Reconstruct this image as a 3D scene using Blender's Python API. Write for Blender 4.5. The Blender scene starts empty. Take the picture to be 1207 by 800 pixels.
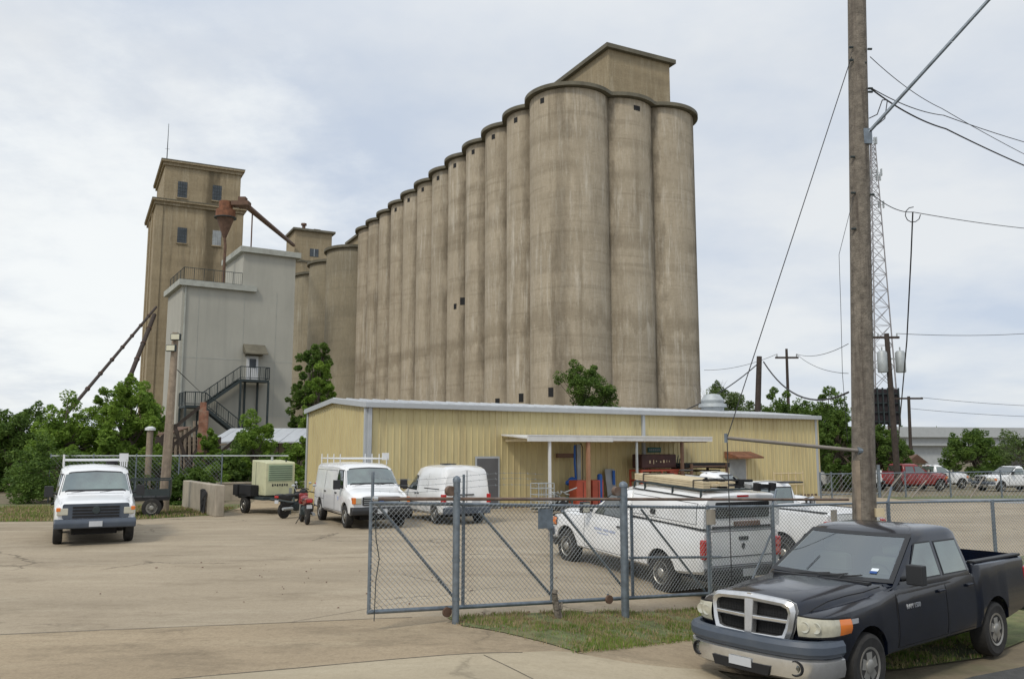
import bpy, bmesh, math, random
from mathutils import Vector, Matrix
R = math.radians
random.seed(7)
S = bpy.context.scene
COL = S.collection

# ------------------------------------------------------------------ camera, light, exposure
FOC = 1000.0; PIT = math.atan(130 / FOC); CAMH = 2.5
CS, SN = math.cos(PIT), math.sin(PIT)
cam_d = bpy.data.cameras.new('camera'); cam = bpy.data.objects.new('camera', cam_d); COL.objects.link(cam)
cam.location = (0, 0, CAMH); cam.rotation_euler = (R(90) + PIT, 0, 0)
cam_d.sensor_width = 36; cam_d.sensor_fit = 'HORIZONTAL'; cam_d.lens = 36 * FOC / 1207
cam_d.clip_start = 0.1; cam_d.clip_end = 6000
S.camera = cam
S.view_settings.view_transform = 'Standard'; S.view_settings.look = 'None'
S.view_settings.exposure = 0.1; S.view_settings.gamma = 1.0; S.view_settings.use_curve_mapping = False

SUN_EL, SUN_AZ = R(48), R(212)      # azimuth clockwise from +Y: behind the camera, to the left
sun_d = bpy.data.lights.new('sun', 'SUN'); sun = bpy.data.objects.new('sun', sun_d); COL.objects.link(sun)
sun_d.energy = 1.5; sun_d.angle = R(10); sun_d.color = (1.0, 0.93, 0.80)
sdir = Vector((math.sin(SUN_AZ) * math.cos(SUN_EL), math.cos(SUN_AZ) * math.cos(SUN_EL), math.sin(SUN_EL)))
sun.rotation_euler = sdir.to_track_quat('Z', 'Y').to_euler()

W = bpy.data.worlds.new('World'); S.world = W; W.use_nodes = True
nt = W.node_tree; nt.nodes.clear()
def N(tree, typ, **kw):
    n = tree.nodes.new(typ)
    for k, v in kw.items(): setattr(n, k, v)
    return n
def L(tree, a, b): tree.links.new(a, b)
def world():
    t = nt
    out = N(t, 'ShaderNodeOutputWorld'); bg = N(t, 'ShaderNodeBackground'); bg.inputs[1].default_value = 0.1
    sky = N(t, 'ShaderNodeTexSky', sky_type='NISHITA', sun_disc=False)
    sky.sun_elevation = SUN_EL; sky.sun_rotation = SUN_AZ
    tc = N(t, 'ShaderNodeTexCoord'); sep = N(t, 'ShaderNodeSeparateXYZ'); L(t, tc.outputs['Generated'], sep.inputs[0])
    def M(op, a, b=None, c=None):
        n = N(t, 'ShaderNodeMath', operation=op)
        for i, v in enumerate((a, b, c)):
            if v is None: continue
            if isinstance(v, (int, float)): n.inputs[i].default_value = v
            else: L(t, v, n.inputs[i])
        return n.outputs[0]
    den = M('ADD', M('MAXIMUM', sep.outputs[2], 0.0), 0.22)
    cx = N(t, 'ShaderNodeCombineXYZ'); L(t, M('DIVIDE', sep.outputs[0], den), cx.inputs[0]); L(t, M('DIVIDE', sep.outputs[1], den), cx.inputs[1])
    def noise(scale, det, rough, off):
        m = N(t, 'ShaderNodeMapping'); m.inputs['Location'].default_value = off; L(t, cx.outputs[0], m.inputs[0])
        n = N(t, 'ShaderNodeTexNoise'); n.inputs['Scale'].default_value = scale; n.inputs['Detail'].default_value = det
        n.inputs['Roughness'].default_value = rough; L(t, m.outputs[0], n.inputs['Vector']); return n.outputs[0]
    n1 = noise(0.9, 6, .5, (3.1, 1.7, 0)); n2 = noise(2.6, 8, .55, (9, 4, 2))
    n3 = noise(4.2, 10, .6, (2, 8, 5))
    r1 = N(t, 'ShaderNodeValToRGB'); L(t, M('ADD', M('MULTIPLY', n1, .62), M('MULTIPLY', n2, .38)), r1.inputs[0])
    e = r1.color_ramp.elements
    e[0].position = .38; e[0].color = (5.5, 6.2, 7.3, 1); e[1].position = .60; e[1].color = (7.7, 7.95, 8.15, 1)
    # a brighter, whiter bank of cloud low in the sky on the left
    vd = N(t, 'ShaderNodeVectorMath', operation='DISTANCE'); L(t, tc.outputs['Generated'], vd.inputs[0])
    vd.inputs[1].default_value = Vector((-0.40, .90, .19)).normalized()
    g = N(t, 'ShaderNodeMapRange', interpolation_type='SMOOTHSTEP'); L(t, M('ADD', vd.outputs['Value'], M('MULTIPLY', n3, .42)), g.inputs[0])
    g.inputs[1].default_value = .26; g.inputs[2].default_value = .52; g.inputs[3].default_value = 1; g.inputs[4].default_value = 0
    mx0 = N(t, 'ShaderNodeMix', data_type='RGBA'); L(t, M('MULTIPLY', g.outputs[0], .85), mx0.inputs[0]); L(t, r1.outputs[0], mx0.inputs[6])
    mx0.inputs[7].default_value = (9.4, 9.6, 9.5, 1)
    # overcast sky: brighter towards the zenith
    up = N(t, 'ShaderNodeMapRange'); L(t, sep.outputs[2], up.inputs[0]); up.inputs[1].default_value = .42; up.inputs[2].default_value = 1
    up.inputs[3].default_value = 1.0; up.inputs[4].default_value = 1.35
    sc = N(t, 'ShaderNodeVectorMath', operation='SCALE'); L(t, mx0.outputs[2], sc.inputs[0]); L(t, up.outputs[0], sc.inputs['Scale'])
    mx = N(t, 'ShaderNodeMix', data_type='RGBA'); mx.inputs[0].default_value = .93
    L(t, sky.outputs[0], mx.inputs[6]); L(t, sc.outputs[0], mx.inputs[7])
    L(t, mx.outputs[2], bg.inputs[0]); L(t, bg.outputs[0], out.inputs[0])
world()

# ------------------------------------------------------------------ picture -> world helpers
def ray(u, v):
    a = (u - 603.5) / FOC; b = -(v - 400) / FOC
    return (a, CS - b * SN, SN + b * CS)
def at(u, v, Y):
    r = ray(u, v); t = Y / r[1]; return Vector((r[0] * t, Y, CAMH + r[2] * t))
def G(u, v, z=0.0):
    r = ray(u, v); t = (z - CAMH) / r[2]; return (r[0] * t, r[1] * t)
class Fr:
    """a local frame: x along a wall (angle), y away from the street"""
    def __init__(s, x, y, deg, z=0.0):
        s.o = Vector((x, y, z)); s.a = R(deg); s.c, s.s = math.cos(s.a), math.sin(s.a)
    def w(s, x, y, z=0): return Vector((s.o.x + s.c * x - s.s * y, s.o.y + s.s * x + s.c * y, s.o.z + z))
    def loc(s, p):
        dx, dy = p[0] - s.o.x, p[1] - s.o.y
        return Vector((s.c * dx + s.s * dy, -s.s * dx + s.c * dy, (p[2] if len(p) > 2 else 0) - s.o.z))
    def hit(s, u, v, y=0.0):
        """local (x, z) where the picture ray meets the plane local y"""
        r = ray(u, v); ly0 = s.s * s.o.x - s.c * s.o.y
        ry = -s.s * r[0] + s.c * r[1]; t = (y - ly0) / ry
        p = s.loc((r[0] * t, r[1] * t, CAMH + r[2] * t)); return p.x, p.z

# ------------------------------------------------------------------ materials
def mat(name, col, rough=.8, metal=0, var=.15, scale=2.0, det=4, bump=0, bscale=30, spec=.5, coat=0, dirt=None, dscale=.6, damt=.5, streak=None, hue=None):
    m = bpy.data.materials.new(name); m.use_nodes = True; t = m.node_tree; b = t.nodes['Principled BSDF']
    b.inputs['Roughness'].default_value = rough; b.inputs['Metallic'].default_value = metal
    b.inputs['Specular IOR Level'].default_value = spec; b.inputs['Coat Weight'].default_value = coat; b.inputs['Coat Roughness'].default_value = .06
    geo = N(t, 'ShaderNodeNewGeometry'); pos = geo.outputs['Position']
    n = N(t, 'ShaderNodeTexNoise'); n.inputs['Scale'].default_value = scale; n.inputs['Detail'].default_value = det; n.inputs['Roughness'].default_value = .6
    L(t, pos, n.inputs['Vector'])
    r = N(t, 'ShaderNodeValToRGB'); L(t, n.outputs[0], r.inputs[0]); e = r.color_ramp.elements
    e[0].position = .3; e[1].position = .7
    e[0].color = tuple(max(0, c * (1 - var)) for c in col) + (1,)
    e[1].color = tuple(min(1, c * (1 + var)) for c in (hue or col)) + (1,)
    out = r.outputs[0]
    if dirt:
        n2 = N(t, 'ShaderNodeTexNoise'); n2.inputs['Scale'].default_value = dscale; n2.inputs['Detail'].default_value = 8; n2.inputs['Roughness'].default_value = .65
        if streak:
            mp = N(t, 'ShaderNodeMapping'); mp.inputs['Scale'].default_value = streak; L(t, pos, mp.inputs[0]); L(t, mp.outputs[0], n2.inputs['Vector'])
        else: L(t, pos, n2.inputs['Vector'])
        mr = N(t, 'ShaderNodeMapRange'); L(t, n2.outputs[0], mr.inputs[0]); mr.inputs[1].default_value = .48; mr.inputs[2].default_value = .72; mr.inputs[4].default_value = damt
        mx = N(t, 'ShaderNodeMix', data_type='RGBA'); L(t, mr.outputs[0], mx.inputs[0]); L(t, out, mx.inputs[6]); mx.inputs[7].default_value = tuple(dirt) + (1,)
        out = mx.outputs[2]
    L(t, out, b.inputs['Base Color'])
    if bump:
        nb = N(t, 'ShaderNodeTexNoise'); nb.inputs['Scale'].default_value = bscale; nb.inputs['Detail'].default_value = 5; L(t, pos, nb.inputs['Vector'])
        bp = N(t, 'ShaderNodeBump'); bp.inputs['Strength'].default_value = bump; bp.inputs['Distance'].default_value = .02
        L(t, nb.outputs[0], bp.inputs['Height']); L(t, bp.outputs[0], b.inputs['Normal'])
    return m

def silo_mat(name, base, dark, pale, groove=False, k=1.0, leak=None):
    """weathered slip-form concrete: pour bands, drip streaks, pale blooms"""
    m = bpy.data.materials.new(name); m.use_nodes = True; t = m.node_tree; b = t.nodes['Principled BSDF']
    b.inputs['Roughness'].default_value = .92; b.inputs['Specular IOR Level'].default_value = .2
    pos = N(t, 'ShaderNodeNewGeometry').outputs['Position']
    def noise(sc, scale=1.0, det=6, rough=.6, off=(0, 0, 0)):
        mp = N(t, 'ShaderNodeMapping'); mp.inputs['Scale'].default_value = sc; mp.inputs['Location'].default_value = off; L(t, pos, mp.inputs[0])
        n = N(t, 'ShaderNodeTexNoise'); n.inputs['Scale'].default_value = scale; n.inputs['Detail'].default_value = det; n.inputs['Roughness'].default_value = rough
        L(t, mp.outputs[0], n.inputs['Vector']); return n.outputs[0]
    def rng(v, a, c, lo=0., hi=1.):
        mr = N(t, 'ShaderNodeMapRange'); L(t, v, mr.inputs[0]); mr.inputs[1].default_value = a; mr.inputs[2].default_value = c; mr.inputs[3].default_value = lo; mr.inputs[4].default_value = hi; return mr.outputs[0]
    def mix(f, a, c):
        mx = N(t, 'ShaderNodeMix', data_type='RGBA'); L(t, f, mx.inputs[0])
        for i, v in ((6, a), (7, c)):
            if isinstance(v, tuple): mx.inputs[i].default_value = v + (1,)
            else: L(t, v, mx.inputs[i])
        return mx.outputs[2]
    def mul(a, c):
        n = N(t, 'ShaderNodeMath', operation='MULTIPLY'); L(t, a, n.inputs[0])
        if isinstance(c, float): n.inputs[1].default_value = c
        else: L(t, c, n.inputs[1])
        return n.outputs[0]
    c = mix(rng(noise((1, 1, 1), .22, 7), .35, .68), base, tuple(x * .83 for x in base))
    bands = noise((.05, .05, 1.0), .34, 3, .5, (2, 5, 1))          # broad tones between lifts
    c = mix(mul(rng(bands, .50, .60, 0, .50 * k), rng(noise((1, 1, .5), .15, 5, .6, (8, 1, 3)), .38, .58, .25, 1.)), c, dark)
    bl = noise((.03, .03, 1.0), 1.9, 2, .5, (1, 9, 4))             # thin lift lines
    c = mix(rng(bl, .58, .66, 0, .28 * k), c, dark)
    st = noise((1.0, 1.0, .045), 1.1, 6, .65)                      # drips
    c = mix(mul(rng(st, .52, .70), rng(noise((1, 1, 1), .12, 4), .4, .62, .15, .75)), c, dark)
    st2 = noise((1.5, 1.5, .11), 1.5, 8, .75, (7, 7, 0))
    c = mix(mul(rng(st2, .50, .66), rng(noise((1, 1, .7), .16, 5, .6, (4, 0, 3)), .45, .62, 0, .85)), c, pale)
    c = mix(rng(noise((1, 1, .6), 3.2, 4), .62, .8, 0, .25), c, pale)
    # grain of the form boards, fine
    c = mix(rng(noise((1, 1, .25), 5.5, 6, .75, (1, 2, 3)), .45, .72, 0, .30), c, dark)
    c = mix(rng(noise((1, 1, .10), 4.0, 5, .8, (6, 2, 3)), .54, .72, 0, .45), c, pale)
    c = mix(rng(noise((1, 1, 1), 1.4, 8, .8, (0, 5, 3)), .52, .70, 0, .32), c, dark)
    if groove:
        # one broad dark lift a third of the way up, then grime and painted shade in the grooves between silos
        sz = N(t, 'ShaderNodeSeparateXYZ'); L(t, pos, sz.inputs[0])
        za = N(t, 'ShaderNodeMath', operation='ADD'); L(t, sz.outputs[2], za.inputs[0]); L(t, rng(noise((1, 1, .3), .8, 6, .75, (4, 4, 4)), .3, .7, -1.1, 1.1), za.inputs[1])
        c = mix(mul(mul(rng(za.outputs[0], 13.2, 13.5), rng(za.outputs[0], 14.3, 15.3, 1, 0)), .42), c, tuple(x * 1.1 for x in dark))
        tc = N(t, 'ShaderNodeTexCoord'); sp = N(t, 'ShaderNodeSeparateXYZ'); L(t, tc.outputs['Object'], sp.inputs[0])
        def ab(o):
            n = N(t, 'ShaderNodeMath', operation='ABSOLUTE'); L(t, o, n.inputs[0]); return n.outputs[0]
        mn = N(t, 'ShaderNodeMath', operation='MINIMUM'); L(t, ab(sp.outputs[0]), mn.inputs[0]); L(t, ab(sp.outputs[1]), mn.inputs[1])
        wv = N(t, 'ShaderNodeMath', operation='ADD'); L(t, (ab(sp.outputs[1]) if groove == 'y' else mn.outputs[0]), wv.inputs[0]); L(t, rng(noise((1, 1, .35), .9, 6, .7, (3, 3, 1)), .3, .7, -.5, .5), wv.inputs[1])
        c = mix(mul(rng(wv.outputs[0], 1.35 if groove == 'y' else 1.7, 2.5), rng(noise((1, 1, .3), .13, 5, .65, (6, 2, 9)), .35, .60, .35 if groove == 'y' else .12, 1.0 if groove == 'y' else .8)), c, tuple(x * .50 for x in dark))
    if leak is not None:
        tc = N(t, 'ShaderNodeTexCoord'); sp = N(t, 'ShaderNodeSeparateXYZ'); L(t, tc.outputs['Object'], sp.inputs[0])
        sb = N(t, 'ShaderNodeMath', operation='SUBTRACT'); L(t, sp.outputs[0], sb.inputs[0]); sb.inputs[1].default_value = leak
        ab = N(t, 'ShaderNodeMath', operation='ABSOLUTE'); L(t, sb.outputs[0], ab.inputs[0])
        ad = N(t, 'ShaderNodeMath', operation='ADD'); L(t, ab.outputs[0], ad.inputs[0]); L(t, rng(noise((1, 1, .15), .9, 7, .7, (3, 1, 1)), .3, .7, -.7, .7), ad.inputs[1])
        c = mix(rng(ad.outputs[0], .35, 1.35, .75, 0), c, tuple(x * .55 for x in dark))
    L(t, c, b.inputs['Base Color'])
    nb = noise((1, 1, 2.2), 2.0, 8, .7); bp = N(t, 'ShaderNodeBump'); bp.inputs['Strength'].default_value = .35; bp.inputs['Distance'].default_value = .12
    L(t, nb, bp.inputs['Height']); L(t, bp.outputs[0], b.inputs['Normal'])
    return m

def leaf_mat(name, dark, light):
    m = bpy.data.materials.new(name); m.use_nodes = True; t = m.node_tree; b = t.nodes['Principled BSDF']
    b.inputs['Roughness'].default_value = .6; b.inputs['Specular IOR Level'].default_value = .25
    pos = N(t, 'ShaderNodeNewGeometry').outputs['Position']
    n = N(t, 'ShaderNodeTexNoise'); n.inputs['Scale'].default_value = 1.6; n.inputs['Detail'].default_value = 6; n.inputs['Roughness'].default_value = .75; L(t, pos, n.inputs['Vector'])
    r = N(t, 'ShaderNodeValToRGB'); L(t, n.outputs[0], r.inputs[0]); e = r.color_ramp.elements
    e[0].position = .36; e[0].color = dark + (1,); e[1].position = .66; e[1].color = light + (1,)
    L(t, r.outputs[0], b.inputs['Base Color'])
    tr = N(t, 'ShaderNodeBsdfTranslucent'); L(t, r.outputs[0], tr.inputs[0])
    ms = N(t, 'ShaderNodeMixShader'); ms.inputs[0].default_value = .36
    L(t, b.outputs[0], ms.inputs[1]); L(t, tr.outputs[0], ms.inputs[2]); L(t, ms.outputs[0], t.nodes['Material Output'].inputs[0])
    return m

def yard_mat(name, base, dark, pale, crack=.35):
    m = bpy.data.materials.new(name); m.use_nodes = True; t = m.node_tree; b = t.nodes['Principled BSDF']; b.inputs['Roughness'].default_value = .93
    b.inputs['Specular IOR Level'].default_value = .25
    pos = N(t, 'ShaderNodeNewGeometry').outputs['Position']
    def noise(sc, scale, det=6, rough=.6, off=(0, 0, 0)):
        mp = N(t, 'ShaderNodeMapping'); mp.inputs['Scale'].default_value = sc; mp.inputs['Location'].default_value = off; L(t, pos, mp.inputs[0])
        n = N(t, 'ShaderNodeTexNoise'); n.inputs['Scale'].default_value = scale; n.inputs['Detail'].default_value = det; n.inputs['Roughness'].default_value = rough; L(t, mp.outputs[0], n.inputs['Vector']); return n
    def rng(v, lo, hi, x=0., y=1.):
        mr = N(t, 'ShaderNodeMapRange'); L(t, v, mr.inputs[0]); mr.inputs[1].default_value = lo; mr.inputs[2].default_value = hi; mr.inputs[3].default_value = x; mr.inputs[4].default_value = y; return mr.outputs[0]
    def mix(f, p, q):
        mx = N(t, 'ShaderNodeMix', data_type='RGBA'); L(t, f, mx.inputs[0])
        for i, v in ((6, p), (7, q)):
            if isinstance(v, tuple): mx.inputs[i].default_value = v + (1,)
            else: L(t, v, mx.inputs[i])
        return mx.outputs[2]
    c = mix(rng(noise((.55, 1.3, 1), .30, 9, .62).outputs[0], .38, .64), base, tuple(x * .80 for x in base))
    c = mix(rng(noise((.4, 1.6, 1), .55, 9, .7, (5, 2, 0)).outputs[0], .50, .70, 0, .75), c, pale)
    c = mix(rng(noise((.6, 1.2, 1), .42, 10, .78, (9, 4, 0)).outputs[0], .51, .68, 0, .8), c, dark)
    c = mix(rng(noise((1, 1, 1), 1.7, 8, .8, (1, 7, 0)).outputs[0], .60, .72, 0, .45), c, dark)
    c = mix(rng(noise((1, 1, 1), 26, 4, .7).outputs[0], .40, .75, 0, .40), c, dark)
    c = mix(rng(noise((1, 1, 1), 8, 6, .8, (3, 0, 0)).outputs[0], .50, .72, 0, .50), c, dark)
    c = mix(rng(noise((1, 1, 1), 11, 6, .8, (3, 5, 0)).outputs[0], .54, .72, 0, .45), c, pale)
    # cracks: the edges of large warped cells
    nz = noise((1, 1, 1), 1.3, 5, .6, (2, 2, 2)); ad = N(t, 'ShaderNodeMix', data_type='RGBA', blend_type='ADD'); ad.inputs[0].default_value = .9; L(t, pos, ad.inputs[6]); L(t, nz.outputs['Color'], ad.inputs[7])
    vo = N(t, 'ShaderNodeTexVoronoi', feature='DISTANCE_TO_EDGE'); vo.inputs['Scale'].default_value = .19; L(t, ad.outputs[2], vo.inputs['Vector'])
    cr = N(t, 'ShaderNodeMath', operation='MULTIPLY'); L(t, rng(vo.outputs['Distance'], .0, .010, 1, 0), cr.inputs[0]); L(t, rng(noise((1, 1, 1), .35, 4, .5, (8, 8, 0)).outputs[0], .48, .56, 0, crack), cr.inputs[1])
    c = mix(cr.outputs[0], c, tuple(x * .35 for x in dark))
    L(t, c, b.inputs['Base Color'])
    bp = N(t, 'ShaderNodeBump'); bp.inputs['Strength'].default_value = .4; bp.inputs['Distance'].default_value = .02; L(t, noise((1, 1, 1), 45, 6, .7).outputs[0], bp.inputs['Height']); L(t, bp.outputs[0], b.inputs['Normal'])
    return m
M = {}
SC = ((.475, .405, .305), (.21, .172, .12), (.68, .63, .54))
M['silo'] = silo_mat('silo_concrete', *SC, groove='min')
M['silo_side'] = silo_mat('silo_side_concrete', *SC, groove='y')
M['silo_dark'] = silo_mat('older_silo_concrete', (.35, .305, .22), (.16, .145, .11), (.46, .43, .36), k=.6)
M['tower'] = silo_mat('tower_concrete', (.375, .305, .20), (.16, .13, .085), (.47, .41, .30), k=.5)
M['cap'] = mat('weathered_cap', (.14, .128, .095), .9, var=.25, scale=1)
M['ltconc'] = mat('annex_render', (.41, .40, .35), .85, var=.05, scale=.4, dirt=(.32, .315, .28), dscale=1.0, damt=.5, streak=(1, 1, .12))
M['annextrim'] = mat('annex_trim', (.40, .41, .37), .8, var=.1, dirt=(.28, .28, .25), dscale=1.5, damt=.7)
M['glassdark'] = mat('dark_window', (.05, .06, .07), .25, var=.4, scale=1.5)
M['board'] = mat('boarded_window', (.30, .32, .33), .5, var=.2)
M['rust'] = mat('rust', (.20, .085, .045), .85, var=.4, scale=3, dirt=(.10, .05, .03), damt=.8, dscale=2)
M['dullrust'] = mat('dull_brown_steel', (.17, .115, .085), .75, .2, var=.35, scale=7, dirt=(.20, .20, .20), dscale=3, damt=.6)
M['brownpost'] = mat('brown_painted_post', (.32, .17, .10), .7, var=.2)
M['lamped'] = mat('pale_red_lens', (.75, .18, .15), .25, var=.1)  # lighter red of the tail lamp circles
M['rustbrown'] = mat('rusty_brown_steel', (.13, .075, .05), .8, var=.3, scale=3)
M['strut'] = mat('dull_strut_steel', (.26, .23, .20), .6, .2, var=.15)
M['galvgrey'] = mat('grey_sheet', (.42, .45, .46), .55, .3, var=.15)
M['darksteel'] = mat('dark_green_steel', (.028, .040, .042), .6, var=.2)
M['galv'] = mat('galvanised_steel', (.20, .235, .27), .5, .55, var=.22, scale=9, dirt=(.12, .13, .14), dscale=5)
M['wire'] = mat('galvanised_wire', (.26, .28, .29), .55, .5, var=.2)
M['yellow'] = mat('yellow_sheet_steel', (.56, .475, .25), .55, var=.05, scale=.35, dirt=(.36, .28, .15), dscale=1.6, damt=.6, streak=(1, 1, .2))
M['whitetrim'] = mat('white_trim', (.42, .44, .455), .45, var=.05, dirt=(.38, .39, .40), dscale=3, damt=.5)
M['canopy'] = mat('canopy_white', (.66, .66, .65), .5, var=.06, dirt=(.45, .43, .38), dscale=3, damt=.5)
M['roofmetal'] = mat('roof_metal', (.50, .52, .54), .5, .2, var=.08)
M['door'] = mat('grey_door', (.11, .11, .115), .6, var=.1)
M['whitepaint'] = mat('white_vehicle_paint', (.80, .81, .82), .25, var=.03, scale=1.5, coat=.5, dirt=(.62, .60, .55), dscale=1.8, damt=.3)
M['blackpaint'] = mat('black_vehicle_paint', (.0035, .006, .014), .18, var=.3, scale=3, spec=.4, coat=.35, dirt=(.012, .012, .014), dscale=1.3, damt=.5)
M['redpaint'] = mat('red_vehicle_paint', (.24, .02, .02), .3, var=.1, coat=.5)
M['darkred'] = mat('maroon_paint', (.09, .015, .02), .3, var=.1, coat=.5)
M['blackplastic'] = mat('black_plastic', (.022, .023, .025), .55, var=.2)
M['greyplastic'] = mat('grey_plastic', (.065, .082, .11), .5, var=.12, dirt=(.10, .11, .12), dscale=4, damt=.4)
M['interior'] = mat('dark_interior', (.012, .012, .013), .8, var=.3)
M['glass'] = mat('vehicle_glass', (.020, .030, .028), .04, var=.3, spec=.9, coat=.6)
M['glassgreen'] = mat('green_vehicle_glass', (.065, .10, .085), .035, var=.6, scale=1.6, spec=.8, coat=.3)
M['glassgreen'].node_tree.nodes['Principled BSDF'].inputs['IOR'].default_value = 2.1
M['glass'].node_tree.nodes['Principled BSDF'].inputs['IOR'].default_value = 1.8
def screen_mat():
    m = bpy.data.materials.new('windscreen_glass'); m.use_nodes = True; t = m.node_tree; t.nodes.clear()
    o = N(t, 'ShaderNodeOutputMaterial'); tr = N(t, 'ShaderNodeBsdfTransparent'); tr.inputs[0].default_value = (.62, .74, .68, 1)
    gl = N(t, 'ShaderNodeBsdfGlossy'); gl.inputs['Roughness'].default_value = .02; gl.inputs[0].default_value = (.92, .97, .96, 1)
    ms = N(t, 'ShaderNodeMixShader'); fr = N(t, 'ShaderNodeFresnel'); fr.inputs[0].default_value = 3.0
    L(t, fr.outputs[0], ms.inputs[0]); L(t, tr.outputs[0], ms.inputs[1]); L(t, gl.outputs[0], ms.inputs[2]); L(t, ms.outputs[0], o.inputs[0]); return m
M['screen'] = screen_mat()
M['seat'] = mat('grey_seat_cloth', (.16, .16, .155), .9, var=.15)
M['dash'] = mat('dashboard', (.09, .09, .085), .7, var=.2)
M['chrome'] = mat('dull_chrome', (.66, .66, .66), .24, .85, var=.06, scale=8, dirt=(.42, .41, .38), dscale=6, damt=.35)
M['rim'] = mat('wheel_steel', (.42, .41, .38), .4, .7, var=.15, scale=8, dirt=(.16, .13, .10), dscale=8, damt=.6)
M['rubber'] = mat('tyre_rubber', (.022, .021, .020), .85, var=.3, scale=8, dirt=(.06, .055, .05), dscale=6, damt=.5)
M['redlens'] = mat('red_lens', (.45, .02, .02), .2, var=.15, coat=.6)
M['amber'] = mat('amber_lens', (.75, .20, .03), .2, var=.1, coat=.6)
M['lamplens'] = mat('clouded_lamp_lens', (.50, .48, .38), .18, var=.15, scale=14, coat=.8)
M['reflector'] = mat('lamp_reflector', (.58, .57, .48), .22, .3, var=.1)
M['plate'] = mat('number_plate', (.50, .52, .55), .5, var=.08)
M['wood'] = mat('old_timber', (.30, .24, .18), .9, var=.25, scale=6, dirt=(.14, .11, .09), dscale=3, damt=.8, streak=(1, 1, .08), bump=.4, bscale=25)
M['polewood'] = mat('creosote_pole', (.19, .165, .135), .9, var=.4, scale=8, det=8, dirt=(.075, .06, .05), dscale=9, damt=.95, streak=(1, 1, .05), bump=.9, bscale=40)
M['darkpole'] = mat('dark_pole', (.055, .042, .035), .9, var=.3, scale=4)
M['brick'] = mat('old_brick', (.27, .125, .08), .9, var=.35, scale=4, dirt=(.35, .28, .22), dscale=3, damt=.8)
M['oldconc'] = mat('stained_concrete', (.40, .35, .28), .9, var=.15, scale=1.2, dirt=(.17, .15, .12), dscale=1.6, damt=.85, streak=(1, 1, .35), bump=.3)
M['lot'] = yard_mat('worn_concrete_yard', (.415, .345, .25), (.215, .172, .118), (.50, .43, .32), .7)
M['apron'] = yard_mat('exposed_aggregate', (.41, .325, .22), (.17, .135, .09), (.47, .39, .27), .3)
M['walk'] = yard_mat('pale_concrete', (.47, .40, .285), (.31, .26, .18), (.51, .445, .325), .4)
M['asphalt'] = mat('asphalt', (.075, .075, .072), .95, var=.2, scale=8, bump=.5, bscale=90)
M['greyroad'] = mat('grey_road', (.26, .27, .28), .9, var=.15, scale=2)
M['joint'] = mat('joint_filler', (.085, .075, .062), .95, var=.3)
M['soil'] = mat('bare_soil', (.19, .155, .10), .97, var=.3, scale=1.5, dirt=(.10, .115, .05), dscale=.5, damt=.85, bump=.6, bscale=20)
M['turf'] = mat('turf', (.125, .145, .055), .95, var=.35, scale=5, dirt=(.23, .18, .10), dscale=1.4, damt=.8, bump=.8, bscale=40)
M['leafA'] = leaf_mat('bright_leaves', (.095, .18, .025), (.29, .42, .07))
M['leafB'] = leaf_mat('dark_leaves', (.05, .10, .02), (.18, .275, .055))
M['leafC'] = leaf_mat('olive_leaves', (.065, .105, .03), (.18, .25, .08))
M['bark'] = mat('bark', (.10, .08, .06), .95, var=.3, scale=6)
M['twig'] = mat('pale_twigs', (.22, .20, .18), .9, var=.2)
M['blade'] = leaf_mat('grass_blades', (.10, .18, .025), (.27, .35, .075))
M['dryblade'] = mat('dry_grass', (.33, .25, .14), .9, var=.3, scale=3)
M['cream'] = mat('cream_sheet', (.56, .56, .36), .5, var=.06, dirt=(.38, .38, .27), dscale=3, damt=.5)
M['palegreen'] = mat('pale_green_sheet', (.36, .46, .30), .5, var=.08)
M['orange'] = mat('orange_paint', (.46, .085, .045), .5, var=.12, scale=3)
M['blue'] = mat('blue_paint', (.015, .10, .38), .5, var=.2)
M['teal'] = mat('teal_paint', (.02, .14, .13), .5, var=.15)
M['maroon'] = mat('dark_maroon', (.055, .02, .018), .6, var=.4)
M['lumber'] = mat('pale_lumber', (.60, .50, .33), .8, var=.12, scale=5)
M['aluminium'] = mat('aluminium', (.55, .56, .56), .4, .6, var=.1)
M['white'] = mat('white_metal', (.68, .69, .70), .4, var=.05)
M['towersteel'] = mat('mast_steel', (.30, .29, .30), .6, .2, var=.2)
M['billboard'] = mat('billboard_back', (.030, .022, .026), .8, var=.3)
M['overpass'] = mat('overpass_concrete', (.44, .46, .47), .85, var=.06)
M['cable'] = mat('black_cable', (.03, .03, .033), .7, var=.2)
M['lampface'] = mat('floodlight_glass', (.62, .60, .46), .25, var=.1)
M['paperwhite'] = mat('paper_label', (.7, .75, .8), .6, var=.05)
M['bluepaper'] = mat('blue_label', (.02, .07, .25), .6, var=.05)
M['silverletters'] = mat('silver_letters', (.66, .67, .69), .3, .5, var=.05)
M['faintblue'] = mat('faded_blue_lettering', (.42, .47, .62), .5, var=.1)

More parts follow.
